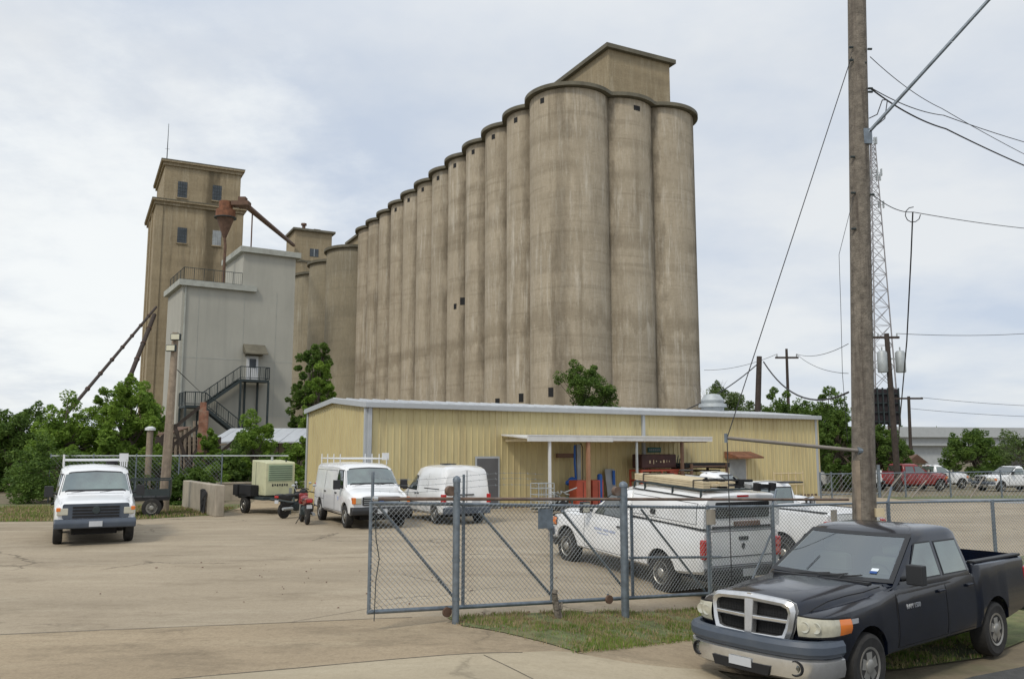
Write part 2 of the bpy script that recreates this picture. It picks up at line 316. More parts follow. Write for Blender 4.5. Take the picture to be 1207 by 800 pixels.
# ------------------------------------------------------------------ mesh helpers
class MB:
    def __init__(s): s.v = []; s.f = []; s.m = []; s.mi = 0
    def face(s, ids): s.f.append(tuple(ids)); s.m.append(s.mi)
    def quad(s, a, b, c, d):
        n = len(s.v); s.v += [tuple(a), tuple(b), tuple(c), tuple(d)]; s.face((n, n + 1, n + 2, n + 3)); return s
    def hexa(s, p):   # 8 points: bottom 4 ccw, top 4
        n = len(s.v); s.v += [tuple(q) for q in p]
        for f in ((3, 2, 1, 0), (4, 5, 6, 7), (0, 1, 5, 4), (1, 2, 6, 5), (2, 3, 7, 6), (3, 0, 4, 7)): s.face([n + i for i in f])
        return s
    def box(s, x0, x1, y0, y1, z0, z1):
        return s.hexa([(x0, y0, z0), (x1, y0, z0), (x1, y1, z0), (x0, y1, z0), (x0, y0, z1), (x1, y0, z1), (x1, y1, z1), (x0, y1, z1)])
    def prism(s, poly, y0, y1, axis='y'):   # poly in (a,b): axis y -> (x,z); axis x -> (y,z); axis z -> (x,y)
        n = len(s.v); k = len(poly)
        mp = {'y': lambda a, b, c: (a, c, b), 'x': lambda a, b, c: (c, a, b), 'z': lambda a, b, c: (a, b, c)}[axis]
        s.v += [mp(a, b, y0) for a, b in poly] + [mp(a, b, y1) for a, b in poly]
        s.face(range(n, n + k)); s.face(reversed(range(n + k, n + 2 * k)))
        for i in range(k): j = (i + 1) % k; s.face((n + i, n + k + i, n + k + j, n + j))
        return s
    def tube(s, p, q, r, r2=None, n=8, cap=True):
        p, q = Vector(p), Vector(q); r2 = r if r2 is None else r2; d = (q - p)
        if d.length < 1e-6: return s
        a = d.orthogonal().normalized(); b = d.normalized().cross(a); k = len(s.v)
        for c, rr in ((p, r), (q, r2)):
            for i in range(n):
                t = 2 * math.pi * i / n; s.v.append(tuple(c + a * math.cos(t) * rr + b * math.sin(t) * rr))
        for i in range(n): j = (i + 1) % n; s.face((k + i, k + j, k + n + j, k + n + i))
        if cap: s.face(reversed(range(k, k + n))); s.face(range(k + n, k + 2 * n))
        return s
    def path(s, pts, r, n=6, r2=None):
        m = len(pts) - 1
        for i in range(m):
            if r2 is None: ra = rb = r
            else: ra = r + (r2 - r) * i / m; rb = r + (r2 - r) * (i + 1) / m
            s.tube(pts[i], pts[i + 1], ra, rb, n)
        return s
    def lathe(s, prof, n=24, c=(0, 0, 0), axis='z', cap=True):   # prof: (radius, along)
        k = len(s.v); m = len(prof)
        for r, h in prof:
            for i in range(n):
                t = 2 * math.pi * i / n; a, b = r * math.cos(t), r * math.sin(t)
                p = {'z': (a, b, h), 'y': (a, h, b), 'x': (h, a, b)}[axis]
                s.v.append((p[0] + c[0], p[1] + c[1], p[2] + c[2]))
        for j in range(m - 1):
            for i in range(n): i2 = (i + 1) % n; s.face((k + j * n + i, k + j * n + i2, k + (j + 1) * n + i2, k + (j + 1) * n + i))
        if cap: s.face(reversed(range(k, k + n))); s.face(range(k + (m - 1) * n, k + m * n))
        return s
    def grid(s, fn, nu, nv):
        k = len(s.v)
        for j in range(nv + 1):
            for i in range(nu + 1): s.v.append(tuple(fn(i / nu, j / nv)))
        for j in range(nv):
            for i in range(nu): a = k + j * (nu + 1) + i; s.face((a, a + 1, a + nu + 2, a + nu + 1))
        return s
    def blob(s, c, r, n=10):
        prof = [(r[0] * math.sin(math.pi * i / 6) + 1e-4, -math.cos(math.pi * i / 6)) for i in range(7)]
        k = len(s.v); s.lathe([(p, h * r[2]) for p, h in prof], n, c)
        for i in range(k, len(s.v)):
            x, y, z = s.v[i]; s.v[i] = (x, c[1] + (y - c[1]) * r[1] / r[0], z)
        return s
    def build(s, name, mats, parent=None, smooth=None, bevel=0, seg=2, fixn=True):
        me = bpy.data.meshes.new(name); me.from_pydata(s.v, [], s.f)
        if not isinstance(mats, (list, tuple)): mats = [mats]
        for q in mats: me.materials.append(M[q] if isinstance(q, str) else q)
        if len(mats) > 1: me.polygons.foreach_set('material_index', s.m)
        if fixn:
            bm = bmesh.new(); bm.from_mesh(me); bmesh.ops.recalc_face_normals(bm, faces=bm.faces); bm.to_mesh(me); bm.free()
        if smooth:
            me.polygons.foreach_set('use_smooth', [True] * len(me.polygons)); me.set_sharp_from_angle(angle=R(smooth))
        me.update()
        o = bpy.data.objects.new(name, me); COL.objects.link(o)
        if parent: o.parent = parent
        if bevel:
            b = o.modifiers.new('bevel', 'BEVEL'); b.width = bevel; b.segments = seg; b.limit_method = 'ANGLE'; b.angle_limit = R(35)
        return o
def tag(o, label=None, cat=None, group=None, kind=None):
    if label: o['label'] = label
    if cat: o['category'] = cat
    if group: o['group'] = group
    if kind: o['kind'] = kind
    return o
def thing(name, label, cat, loc=(0, 0, 0), rz=0, group=None):
    o = bpy.data.objects.new(name, None); COL.objects.link(o); o.location = loc; o.rotation_euler = (0, 0, rz); o.empty_display_size = .3
    return tag(o, label, cat, group)
def kids(o): return [c for c in COL.objects if c.parent == o]
def copy_tree(o, parent=None):
    c = o.copy(); COL.objects.link(c); c.parent = parent
    for k in kids(o): copy_tree(k, c)
    return c
def text(name, s, size, mt, parent, matrix, ext=.002):
    cu = bpy.data.curves.new(name, 'FONT'); cu.body = s; cu.size = size; cu.extrude = ext; cu.align_x = 'CENTER'; cu.align_y = 'CENTER'
    t = bpy.data.objects.new(name, cu); COL.objects.link(t); dg = bpy.context.evaluated_depsgraph_get(); dg.update()
    me = bpy.data.meshes.new_from_object(t.evaluated_get(dg)); bpy.data.objects.remove(t); bpy.data.curves.remove(cu)
    me.materials.clear(); me.materials.append(M[mt]); me.name = name
    o = bpy.data.objects.new(name, me); COL.objects.link(o); o.parent = parent; o.matrix_local = matrix; return o
def sag(a, b, d, n=14):
    a, b = Vector(a), Vector(b)
    return [a.lerp(b, i / n) - Vector((0, 0, 4 * d * (i / n) * (1 - i / n))) for i in range(n + 1)]

# ------------------------------------------------------------------ the ground
def sm(t): t = max(0., min(1., t)); return t * t * (3 - 2 * t)
FA = R(33); FX, FY = -.82, 12.73
def zg(x, y):
    """the yard falls away gently towards the street corner on the right, and again beyond the shed"""
    f = 1 if y < 12 else 1 / (1 + ((y - 12) / 8) ** 2)
    s = x * .89 + y * .455
    return -.52 * sm((x + 1) / 5.6) * f * (1 if x < 8 else max(.0, 1 - (x - 8) / 60)) - min(1.6, .024 * max(0, s - 38)) * sm((x - 14) / 6)
def G(u, v, z=None):
    r = ray(u, v); zz = z if z is not None else 0.0
    for _ in range(12 if z is None else 1):
        t = (zz - CAMH) / r[2]; p = (r[0] * t, r[1] * t)
        if z is None: zz = zz * .5 + zg(*p) * .5
    return p
def sheet(name, mt, poly, off, dx=.35, box=(-1.5, 9, 8, 22), far=False):
    bm = bmesh.new(); vs = [bm.verts.new((x, y, 0)) for x, y in poly]; bm.faces.new(vs)
    def cut(co, no):
        bmesh.ops.bisect_plane(bm, geom=bm.verts[:] + bm.edges[:] + bm.faces[:], plane_co=co, plane_no=no)
    x = box[0]
    while x <= box[1]: cut((x, 0, 0), (1, 0, 0)); x += dx
    y = box[2]
    while y <= box[3]: cut((0, y, 0), (0, 1, 0)); y += dx
    if far:
        for x in (11, 14, 16, 18, 20, 24, 30, 40, 55, 75, 100, 140): cut((x, 0, 0), (1, 0, 0))
        for y in (24, 32, 40, 50, 60, 75, 95, 130, 200): cut((0, y, 0), (0, 1, 0))
    bmesh.ops.triangulate(bm, faces=bm.faces[:])
    for v in bm.verts: v.co.z = zg(v.co.x, v.co.y) + off
    bmesh.ops.recalc_face_normals(bm, faces=bm.faces[:])
    for f in bm.faces:
        if f.normal.z < 0: f.normal_flip()
    me = bpy.data.meshes.new(name); bm.to_mesh(me); bm.free(); me.materials.append(M[mt])
    me.polygons.foreach_set('use_smooth', [True] * len(me.polygons))
    o = bpy.data.objects.new(name, me); COL.objects.link(o); o['kind'] = 'structure'; return o
sheet('ground', 'soil', [(-1500, -400), (1500, -400), (1500, 2500), (-1500, 2500)], -.012, far=True)
JL = G(-400, 768); JR = G(537, 725)
g = lambda *p: [G(u, v) for u, v in p]
fence_at = lambda s, o=0.0: (FX + s * math.cos(FA) - o * math.sin(FA), FY + s * math.sin(FA) + o * math.cos(FA))
LOT = [JL, (-5.75, 12.26), (-1.05, 13.30), fence_at(.1, .05), fence_at(4.7, .05), fence_at(22, .05), (32, 36), (28, 41), (10, 52), (-8, 44),
       (-10.9, 40.5), (-11.6, 33.2), (-13.3, 31.5), (-15.0, 30.6), (-40, 28)]
sheet('parking_lot', 'lot', LOT, .004, far=True)
sheet('access_road', 'greyroad', [(20, 44.5), (60, 66), (70, 60), (34, 40.2), (27.5, 41.2)], .008, far=True)
W1 = g((-300, 852), (237, 798), (618, 769), (650, 767.5), (676, 769))
FL = g((700, 774), (740, 781), (790, 787), (845, 790))
sheet('driveway', 'apron', [JL, (-5.75, 12.262), (-1.05, 13.302), (-.80, 12.80)] + g((545, 738), (585, 744), (640, 757), (680, 768.5)) + W1[::-1], .006)
sheet('kerb_flare', 'apron', g((680, 768.5), (740, 762), (820, 752.5)) + [(3.6, 12.4), (5.2, 11.4)] + FL[::-1], .006)
sheet('sidewalk', 'walk', W1 + FL + [(3.2, 9.6), (3.4, 7.5), (-8, 4.5), (-30, 2)], .010)
sheet('street', 'asphalt', [(3.4, 7.5), (3.2, 9.6), (4.2, 10.6), (6.2, 11.9), (26, 22.4), (34, 14), (20, 3), (2, -6)], .002)
sheet('grass_verge', 'turf', [fence_at(.15, .35), fence_at(4.7, .35), fence_at(24, .35), fence_at(24, -1.9), (6.9, 12.9), (5.3, 12.2), (3.6, 12.4)] +
      g((820, 752.5), (740, 762), (680, 768.5), (640, 757), (585, 744), (545, 738)), .015)
sheet('grass_patch', 'turf', [(-11.65, 33.2), (-13.3, 31.5), (-15.0, 30.6), (-40, 28), (-40, 40), (-12, 40)], .008)
sheet('grass_strip', 'turf', [(24, 50), (62, 74), (60, 66), (20, 44.5), (20, 47)], .004, far=True)
# expansion joints of the yard slabs
def joints():
    mb = MB()
    def line(a, b, w, z):
        a, b = Vector(a), Vector(b); d = (b - a).normalized(); n = Vector((-d.y, d.x)) * w
        k = max(1, int((b - a).length / .5)); pts = [a.lerp(b, i / k) for i in range(k + 1)]
        pts = [p + n / w * random.uniform(-.012, .012) for p in pts]
        for p, q in zip(pts, pts[1:]):
            mb.quad(*[(c.x, c.y, zg(c.x, c.y) + z) for c in (p - n, q - n, q + n, p + n)])
    line((-5.75 - 9.7, 12.26 - 2.25), (-5.75, 12.26), .012, .012); line((-5.75, 12.26), (-1.5, 13.19), .010, .012)
    line(G(570, 772.5), G(650, 812), .007, .014)
    line(G(-200, 836), G(237, 798), .012, .014); line(G(237, 798), G(616, 769.5), .010, .014)
    line(G(345, 733), G(600, 690), .005, .009); line(G(0, 668), G(700, 655), .006, .009); line(G(0, 640), G(640, 632), .006, .009)
    o = mb.build('slab_joints', 'joint'); o['kind'] = 'structure'
joints()
# grass blades: nobody could count them
def inside(p, poly):
    c = False; j = len(poly) - 1
    for i in range(len(poly)):
        if (poly[i][1] > p[1]) != (poly[j][1] > p[1]) and p[0] < (poly[j][0] - poly[i][0]) * (p[1] - poly[i][1]) / (poly[j][1] - poly[i][1]) + poly[i][0]: c = not c
        j = i
    return c
from mathutils import noise as MN
def grass(name, label, poly, n, h, w, thr, seed, dry=.3):
    rnd = random.Random(seed); mb = MB(); xs = [p[0] for p in poly]; ys = [p[1] for p in poly]; k = 0
    while k < n:
        x, y = rnd.uniform(min(xs), max(xs)), rnd.uniform(min(ys), max(ys)); k += 1
        if not inside((x, y), poly): continue
        nz = MN.noise((x * 1.1, y * 1.1, seed)) + .5 * MN.noise((x * 3.7, y * 3.7, 5))
        if nz < thr and rnd.random() > .12: continue
        z = zg(x, y) + .016; a = rnd.uniform(0, 6.28); hh = h * rnd.uniform(.4, 1.3) * (1 + .6 * max(0, nz)); ww = w * rnd.uniform(.6, 1.4); l = rnd.uniform(-.6, .6) * hh; b = rnd.uniform(0, 6.28)
        dx, dy = math.cos(a) * ww, math.sin(a) * ww; i = len(mb.v)
        mb.v += [(x - dx, y - dy, z), (x + dx, y + dy, z), (x + l * math.cos(b), y + l * math.sin(b), z + hh)]
        qf = (x - FX) * math.sin(FA) - (y - FY) * math.cos(FA); mb.mi = 1 if rnd.random() < dry + (.3 if nz < .1 else 0) + (.25 if qf < .45 + .5 * nz else 0) else 0; mb.face((i, i + 1, i + 2))
    o = mb.build(name, ['blade', 'dryblade'], fixn=False); return tag(o, label, 'grass', kind='stuff')
VERGE = [fence_at(.08, .38), fence_at(4.7, .38), fence_at(12, .38), fence_at(12, -1.9), (6.9, 12.9), (5.3, 12.2), (3.6, 12.32)] + g((820, 755.5), (740, 765.5), (680, 772), (640, 760), (585, 746), (543, 741))
grass('grass', 'patchy green and straw coloured grass along the foot of the chain link gate', VERGE, 190000, .05, .006, -.12, 3, .22)
grass('grass', 'rough grass round the foot of the floodlight pole', [(-11.65, 33.2), (-13.3, 31.5), (-15.0, 30.6), (-22, 29.8), (-22, 38), (-12, 38)], 26000, .10, .02, -.2, 4, .2)
def litter():
    rnd = random.Random(5); mb = MB()
    for i in range(400):
        if i < 340: x, y = fence_at(rnd.uniform(0, 8), rnd.gauss(-.05, .25))
        else: x, y = rnd.gauss(-3, 3), 13.5 + abs(rnd.gauss(0, 4))
        z = zg(x, y) + .012; s = rnd.uniform(.008, .03); a = rnd.uniform(0, 3.1); c, n = math.cos(a) * s, math.sin(a) * s
        mb.hexa([(x - c, y - n, z), (x + n * .6, y - c * .6, z), (x + c, y + n, z), (x - n * .6, y + c * .6, z), (x - c * .7, y - n * .7, z + s * .5), (x + n * .4, y - c * .4, z + s * .5), (x + c * .7, y + n * .7, z + s * .5), (x - n * .4, y + c * .4, z + s * .5)])
    tag(mb.build('leaf_litter', 'rustbrown'), 'brown scattered leaves and crumbs along the fence foot and yard', 'litter', kind='stuff')
litter()

# ------------------------------------------------------------------ grain elevator (the long block of joined silos)
def outline(nx, ny, s, r, seg=7):
    """outline of a grid of overlapping circles, counter-clockwise"""
    h = math.acos(min(1, s / 2 / r)); P = []
    def arc(i, j, a0, a1):
        n = max(3, int(abs(a1 - a0) / (math.pi / 2) * seg))
        for k in range(n + 1): a = a0 + (a1 - a0) * k / n; P.append((i * s + r * math.cos(a), j * s + r * math.sin(a)))
    q = math.pi / 2
    def side(i, j, mid, first, last):
        lo = mid - (q - h); hi = mid + (q - h)
        return lo, hi
    # bottom (mid=-q), right (0), top (q), left (2q)
    for i in range(nx): arc(i, 0, (-math.pi if i == 0 else -math.pi + h), (0 if i == nx - 1 else -h))
    # corner circles cover the quarter turns; trim them to the cusps of the next row
    for j in range(1, ny - 1): arc(nx - 1, j, -q + h, q - h)
    for i in reversed(range(nx)): arc(i, ny - 1, (0 if i == nx - 1 else h), (math.pi if i == 0 else math.pi - h))
    for j in reversed(range(1, ny - 1)): arc(0, j, q + h, 3 * q - h)
    return P
def outline2(nx, ny, s, r, seg=8):
    h = math.acos(min(1, s / 2 / r)); q = math.pi / 2; P = []
    def arc(i, j, a0, a1):
        n = max(3, int(abs(a1 - a0) / q * seg))
        for k in range(n + 1): a = a0 + (a1 - a0) * k / n; P.append((i * s + r * math.cos(a), j * s + r * math.sin(a)))
    if nx == 1:
        arc(0, 0, -math.pi - (q - h) + 0, (q - h))   # from left cusp round the bottom to right cusp
        for j in range(1, ny - 1): arc(0, j, -(q - h), q - h)
        arc(0, ny - 1, -(q - h), math.pi + (q - h))
        for j in reversed(range(1, ny - 1)): arc(0, j, math.pi - (q - h), math.pi + (q - h))
        return P
    arc(0, 0, math.pi - (q - h), 2 * math.pi - h)
    for i in range(1, nx - 1): arc(i, 0, math.pi + h, 2 * math.pi - h)
    arc(nx - 1, 0, math.pi + h, 2 * math.pi + (q - h))
    for j in range(1, ny - 1): arc(nx - 1, j, -(q - h), q - h)
    arc(nx - 1, ny - 1, -(q - h), math.pi - h)
    for i in reversed(range(1, nx - 1)): arc(i, ny - 1, h, math.pi - h)
    arc(0, ny - 1, h, math.pi + (q - h))
    for j in reversed(range(1, ny - 1)): arc(0, j, math.pi - (q - h), math.pi + (q - h))
    return P
THA = 27.1
SX, SY, SR, SP = 5.45, 77.3, 3.78, 5.0
E1 = Fr(SX, SY, THA)
ztop = 35.2
elev = thing('grain_elevator', 'long block of tall joined concrete silos standing behind the yellow shed', 'grain elevator', (SX, SY, 0), R(THA))
def cyl_mesh(r, h, n=40):
    mb = MB(); st = 14; mb.lathe([(r, h * i / st) for i in range(st + 1)], n, cap=False); return mb
CIR = {}
for j in range(12):
    for i in range(3):
        if 0 < i < 2 and 0 < j < 11: continue
        side_ = (i != 1) and 0 < j < 11
        r = 3.0 if side_ else SR
        CIR[i, j] = (i * SP + ((i - 1) * (SR - 3.0) if side_ else 0), j * SP, r, side_)
protos = {}
for (i, j), (x, y, r, side_) in CIR.items():
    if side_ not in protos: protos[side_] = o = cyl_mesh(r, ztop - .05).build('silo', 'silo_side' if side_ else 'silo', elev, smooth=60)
    else: o = protos[side_].copy(); COL.objects.link(o)
    o.parent = elev; o.location = (x, y, 0)
def union_outline(off):
    P = []; order = [((0, 0), 90, 360), ((1, 0), 180, 360), ((2, 0), 180, 450)] + [((2, j), -90, 90) for j in range(1, 11)] + [((2, 11), -90, 180), ((1, 11), 0, 180), ((0, 11), 0, 270)] + [((0, j), 90, 270) for j in range(10, 0, -1)]
    for k, a0, a1 in order:
        x, y, r, _ = CIR[k]; n = (a1 - a0) // 4
        for m in range(n + 1):
            a = R(a0 + (a1 - a0) * m / n); p = (x + (r + off) * math.cos(a), y + (r + off) * math.sin(a))
            if all(math.hypot(p[0] - c[0], p[1] - c[1]) > c[2] + off - .004 for q, c in CIR.items() if q != k) and not (0 < p[0] < 10 and 0 < p[1] < 55):
                if not P or math.hypot(P[-1][0] - p[0], P[-1][1] - p[1]) > .02: P.append(p)
    return P
MB().prism(union_outline(.48), ztop, ztop + .34, 'z').build('roof_slab', 'cap', elev)
# vents under the eave and the draw-off openings low down, hole in the front
def hole(x, y, r, a, z, w, h, nm='vent_opening', mt='interior'):
    a0 = a; mb = MB(); hw = w / 2 / r
    P = [(x + (r + .03) * math.cos(a0 + t), y + (r + .03) * math.sin(a0 + t)) for t in (-hw, 0, hw)]
    Q = [(x + (r - .2) * math.cos(a0 + t), y + (r - .2) * math.sin(a0 + t)) for t in (-hw, 0, hw)]
    mb.prism(P + Q[::-1], z, z + h, 'z'); return mb.build(nm, mt, elev)
for j in range(9): hole(CIR[0, j][0], j * SP, CIR[0, j][2], R(180 + 18), ztop - 1.1, .45, .5)
hole(SP, 0, SR, R(-88), ztop - 1.1, .7, .45)
for j, z in ((0, 7.1), (1, 6.9), (2, 6.7), (3, 6.5)): hole(CIR[0, j][0], j * SP, CIR[0, j][2], R(180 + 30), z, .5, .8, 'draw_off_opening')
hole(SP / 2 + .3, 0, SR, R(-62), 12.6, .5, .9, 'hole')
hole(CIR[0, 4][0], 4 * SP, 3.0, R(222), 18.3, .6, .8, 'hole'); hole(CIR[0, 4][0], 4 * SP, 3.0, R(203), 17.9, .4, .6, 'hole')
# gallery on the roof
gx, gz = E1.hit(717, 60, -1.0); ga = E1.hit(789, 80, -1.0)[0]; gt = E1.hit(717, 58, -1.0)[1]
gal = MB().box(gx, ga, -1.0, 88, ztop + .3, gt).build('gallery', 'tower', elev)
MB().box(gx - .45, ga + .5, -1.45, 88.4, gt + .002, gt + .42).build('roof', 'cap', gal)
for k in range(3):
    y = 6 + k * 16
    f = MB().box(gx - .06, gx + .05, y, y + 3.0, ztop + 2.0, ztop + 3.4).build('window', 'glassdark', gal)
    MB().box(gx - .10, gx - .05, y - .1, y + 3.1, ztop + 1.85, ztop + 2.0).build('sill', 'silo', f)

# ------------------------------------------------------------------ second row of silos and its head house
C2 = at(385, 300, 133.5); D2 = Vector((-math.sin(R(THA)), math.cos(R(THA))))
R2 = 4.9; azl = math.atan2(C2.x, C2.y); dist = math.hypot(C2.x, C2.y)
az_c = azl + math.asin(R2 / dist)
E2o = (math.sin(az_c) * dist, math.cos(az_c) * dist)
zt2 = at(402, 292, E2o[1] - R2 * .95).z
el2 = thing('grain_elevator', 'shorter row of broad round silos half hidden behind the long silo block', 'grain elevator', (E2o[0], E2o[1], 0), R(THA))
f2 = None
for j in range(3):
    if f2 is None: f2 = o = cyl_mesh(R2, zt2 - .05, 48).build('silo', 'silo_dark', el2, smooth=60)
    else: o = f2.copy(); COL.objects.link(o); o.parent = el2
    o.location = (0, j * 11.3, 0)
for j in range(3):
    MB().lathe([(R2 + .42, zt2), (R2 + .42, zt2 + .42)], 48, (0, j * 11.3, 0)).build('roof_slab', 'cap', el2)
MB().box(-R2 * .55, R2 * .55, 0, 22.6, 0, zt2 + .38).build('link_wall', 'silo_dark', el2)
HF = Fr(at(347, 300, 170).x, 170, THA)
hw = HF.hit(391, 290)[0]; hz = HF.hit(347, 271)[1]; hz2 = HF.hit(347, 309)[1]
hh = thing('head_house', 'small square concrete head house rising above the broad round silos', 'building', HF.o, HF.a)
MB().box(0, hw, 0, 8, 0, hz).build('wall', 'tower', hh)
MB().box(-.9, hw + .5, -.9, 8.5, 0, hz2).build('lower_wall', 'tower', hh)
MB().box(-1.1, hw + .7, -1.1, 8.7, hz2 + .002, hz2 + .4).build('ledge', 'cap', hh)
rf = MB().box(-.5, hw + .6, -.6, 8.6, hz + .002, hz + .45).build('roof', 'cap', hh)
MB().tube((2.2, 2, hz + .4), (2.2, 2, hz + 1.7), .35).tube((2.2, 2, hz + 1.7), (2.2, 2, hz + 2.1), .6).build('vent', 'rustbrown', rf)
MB().box(4.2, 5.6, 1.5, 3, hz + .4, hz + 1.1).build('hatch', 'cap', rf)
x0, z0 = HF.hit(365, 302); x1, z1 = HF.hit(375.5, 294)
wn = MB().box(x0, x1, -.05, .1, z0, z1).build('window', 'glassdark', hh); MB().box((x0 + x1) / 2 - .06, (x0 + x1) / 2 + .06, -.09, -.052, z0, z1).build('mullion', 'galvgrey', wn)

# ------------------------------------------------------------------ tall workhouse tower on the left
TF = Fr(at(189, 300, 112).x, 112, THA)
tw = TF.hit(284, 260)[0]; zt = TF.hit(189, 190)[1]; zb = TF.hit(189, 238)[1]
tow = thing('work_tower', 'tall square concrete tower with two cornices and antenna behind the grey annex', 'tower', TF.o, TF.a)
TD = 13.0
M['tower_front'] = silo_mat('tower_concrete_stained', (.375, .305, .20), (.16, .13, .085), (.47, .41, .30), k=.5, leak=TF.hit(247, 300, -.35)[0])
def cornice(x0, x1, y0, y1, z, nm):
    cn = MB().box(x0 - .22, x1 + .2, y0 - .22, y1 + .3, z - .55, z - .12).box(x0 - .5, x1 + .45, y0 - .5, y1 + .6, z - .118, z + .12).build(nm, 'tower', tow)
    MB().box(x0 - .54, x1 + .5, y0 - .54, y1 + .64, z + .122, z + .24).build('coping', 'cap', cn)
cornice(0, tw - .25, 0, TD, zt + .1, 'top_cornice'); cornice(-.9, tw + .2, -.35, TD + .6, zb + .12, 'belt_cornice')
MB().box(0, tw - .25, 0, TD, zb, zt).build('upper_wall', 'tower_front', tow)
MB().box(-.9, tw + .2, -.35, TD + .6, 0, zb).build('lower_wall', 'tower_front', tow)
MB().box(-.95, .0, -.50, -.352, 0, zb - .6).box(tw - .6, tw + .25, -.50, -.352, 0, zb - .6).box(-1.05, -.902, 4, 5, 0, zb - .6).box(-1.05, -.902, 9, 10, 0, zb - .6).build('pilaster', 'tower', tow)
for (u0, v0, u1, v1, mt, fy) in ((209, 215, 221, 232.5, 'glassdark', 0), (250, 219.5, 261.5, 236, 'glassdark', 0), (208.5, 269, 220.5, 286, 'glassdark', -.35), (250, 272.5, 261, 289, 'board', -.35)):
    xa, za = TF.hit(u0, v1, fy); xb, zc = TF.hit(u1, v0, fy)
    wd = MB().box(xa, xb, fy - .04, fy + .1, za, zc).build('window', mt, tow)
    bars = MB()
    for k in range(1, 4): x = xa + (xb - xa) * k / 4; bars.box(x - .025, x + .025, fy - .07, fy - .042, za, zc)
    for k in range(1, 5): z = za + (zc - za) * k / 5; bars.box(xa, xb, fy - .074, fy - .071, z - .02, z + .02)
    bars.build('glazing_bars', 'darksteel' if mt == 'glassdark' else 'galvgrey', wd)
    MB().box(xa - .1, xb + .1, fy - .15, fy - .002, za - .15, za).build('sill', 'tower', wd)
MB().tube((0.2, .4, zt + .3), (0.2, .4, zt + 5.6), .07, .03).tube((-.1, .4, zt + 2), (.5, .4, zt + 2), .02).build('antenna', 'darksteel', tow)
# dark stain down the front where a gutter leaks
sx = TF.hit(246, 300, -.35)[0]
# two rusty conveyor spouts leaning on the tower's left side
for lab, pa, pb, r in (('upper rusty conveyor spout slanting down left from the concrete tower', (184, 362, 108), (100, 462, 78), .16),
                       ('steeper rusty conveyor spout behind the big tree left of the tower', (182, 371, 108), (150, 452, 96), .26)):
    a, b = at(*pa), at(*pb); b2 = a + (b - a) * ((a.z - .0) / (a.z - b.z)) if 'steeper' in lab else a + (b - a) * 1.25
    c = thing('conveyor_spout', lab, 'conveyor', (b2.x, b2.y, b2.z)); d = a - b2
    MB().tube((0, 0, 0), d, r, n=10).build('pipe', 'darkpole', c, smooth=40)
    fl = MB()
    for k in range(1, 9): q = d * (k / 9); fl.tube(q - d.normalized() * .06, q + d.normalized() * .06, r + .07, n=10)
    fl.build('flange', 'rustbrown', c)

# ------------------------------------------------------------------ grey annex
AF = Fr(at(212, 400, 72.2).x, 72.2, 32.0)
aw = AF.hit(345.5, 400)[0]; AD = 6.6
az1 = AF.hit(212, 334)[1]; az2 = AF.hit(285, 297)[1]; ux = AF.hit(286.5, 320)[0]
anx = thing('annex_building', 'windowless pale grey annex with stepped roof in front of the tower', 'building', AF.o, AF.a)
MB().prism([(0, 0), (aw, 0), (aw, az2), (ux, az2), (ux, az1), (0, az1)], 0, AD, 'y').build('wall', 'ltconc', anx)
MB().box(-.35, ux + 1.2, -.35, -.002, az1 - .15, az1 + .35).box(-.35, -.002, -.002, AD + .3, az1 - .15, az1 + .35).box(-.002, ux - .002, 0, AD + .2, az1 + .002, az1 + .3).build('parapet', 'annextrim', anx)
MB().box(ux - .35, aw + .4, -.35, AD + .35, az2 + .002, az2 + .5).build('roof', 'annextrim', anx)
lines = MB()
for k in (.33, .62): z = az1 * k; lines.box(-.002, aw + .002, -.012, -.002, z, z + .06)
for k in (1.4, 5.3, 8.2): lines.box(k, k + .035, -.016, -.013, 0, az1)
lines.build('render_joint', 'annextrim', anx)
rail = MB(); zr = az1 + .3
def railrun(mb, a, b, h=1.05, n=8, r=.03, bars=True):
    a, b = Vector(a), Vector(b); mb.tube(a + Vector((0, 0, h)), b + Vector((0, 0, h)), r, n=5).tube(a + Vector((0, 0, h * .12)), b + Vector((0, 0, h * .12)), r * .8, n=5)
    for i in range(n + 1): p = a.lerp(b, i / n); mb.tube(p, p + Vector((0, 0, h)), r, n=5)
    if bars:
        m = n * 5
        for i in range(m): p = a.lerp(b, i / m); mb.tube(p + Vector((0, 0, h * .12)), p + Vector((0, 0, h)), r * .35, n=4, cap=False)
railrun(rail, (.1, .1, zr), (ux + .0, .1, zr), 1.2, 6); railrun(rail, (.1, .1, zr), (.1, AD - .2, zr), 1.2, 4)
rail.build('roof_railing', 'darksteel', anx)
dx0, dz0 = AF.hit(289.5, 447.5); dx1, dz1 = AF.hit(304.5, 420)
dr = MB().box(dx0, dx1, -.08, -.002, dz0, dz1).build('door', 'white', anx)
MB().box(dx0 + .25, dx1 - .2, -.10, -.081, dz0 + 1.1, dz1 - .25).build('door_window', 'glassdark', dr)
MB().prism([(-1.2, dz1 + .15), (0, dz1 + 1.05), (0, dz1 + .35), (-1.2, dz1 + .05)], dx0 - .35, dx1 + .55, 'x').box(dx0 - .2, dx1 + .3, -.5, -.003, dz1 + .02, dz1 + .35).build('door_canopy', 'cap', anx)
MB().box(.2, .32, -.14, -.002, 0, az1 - .2).build('downpipe', 'annextrim', anx)
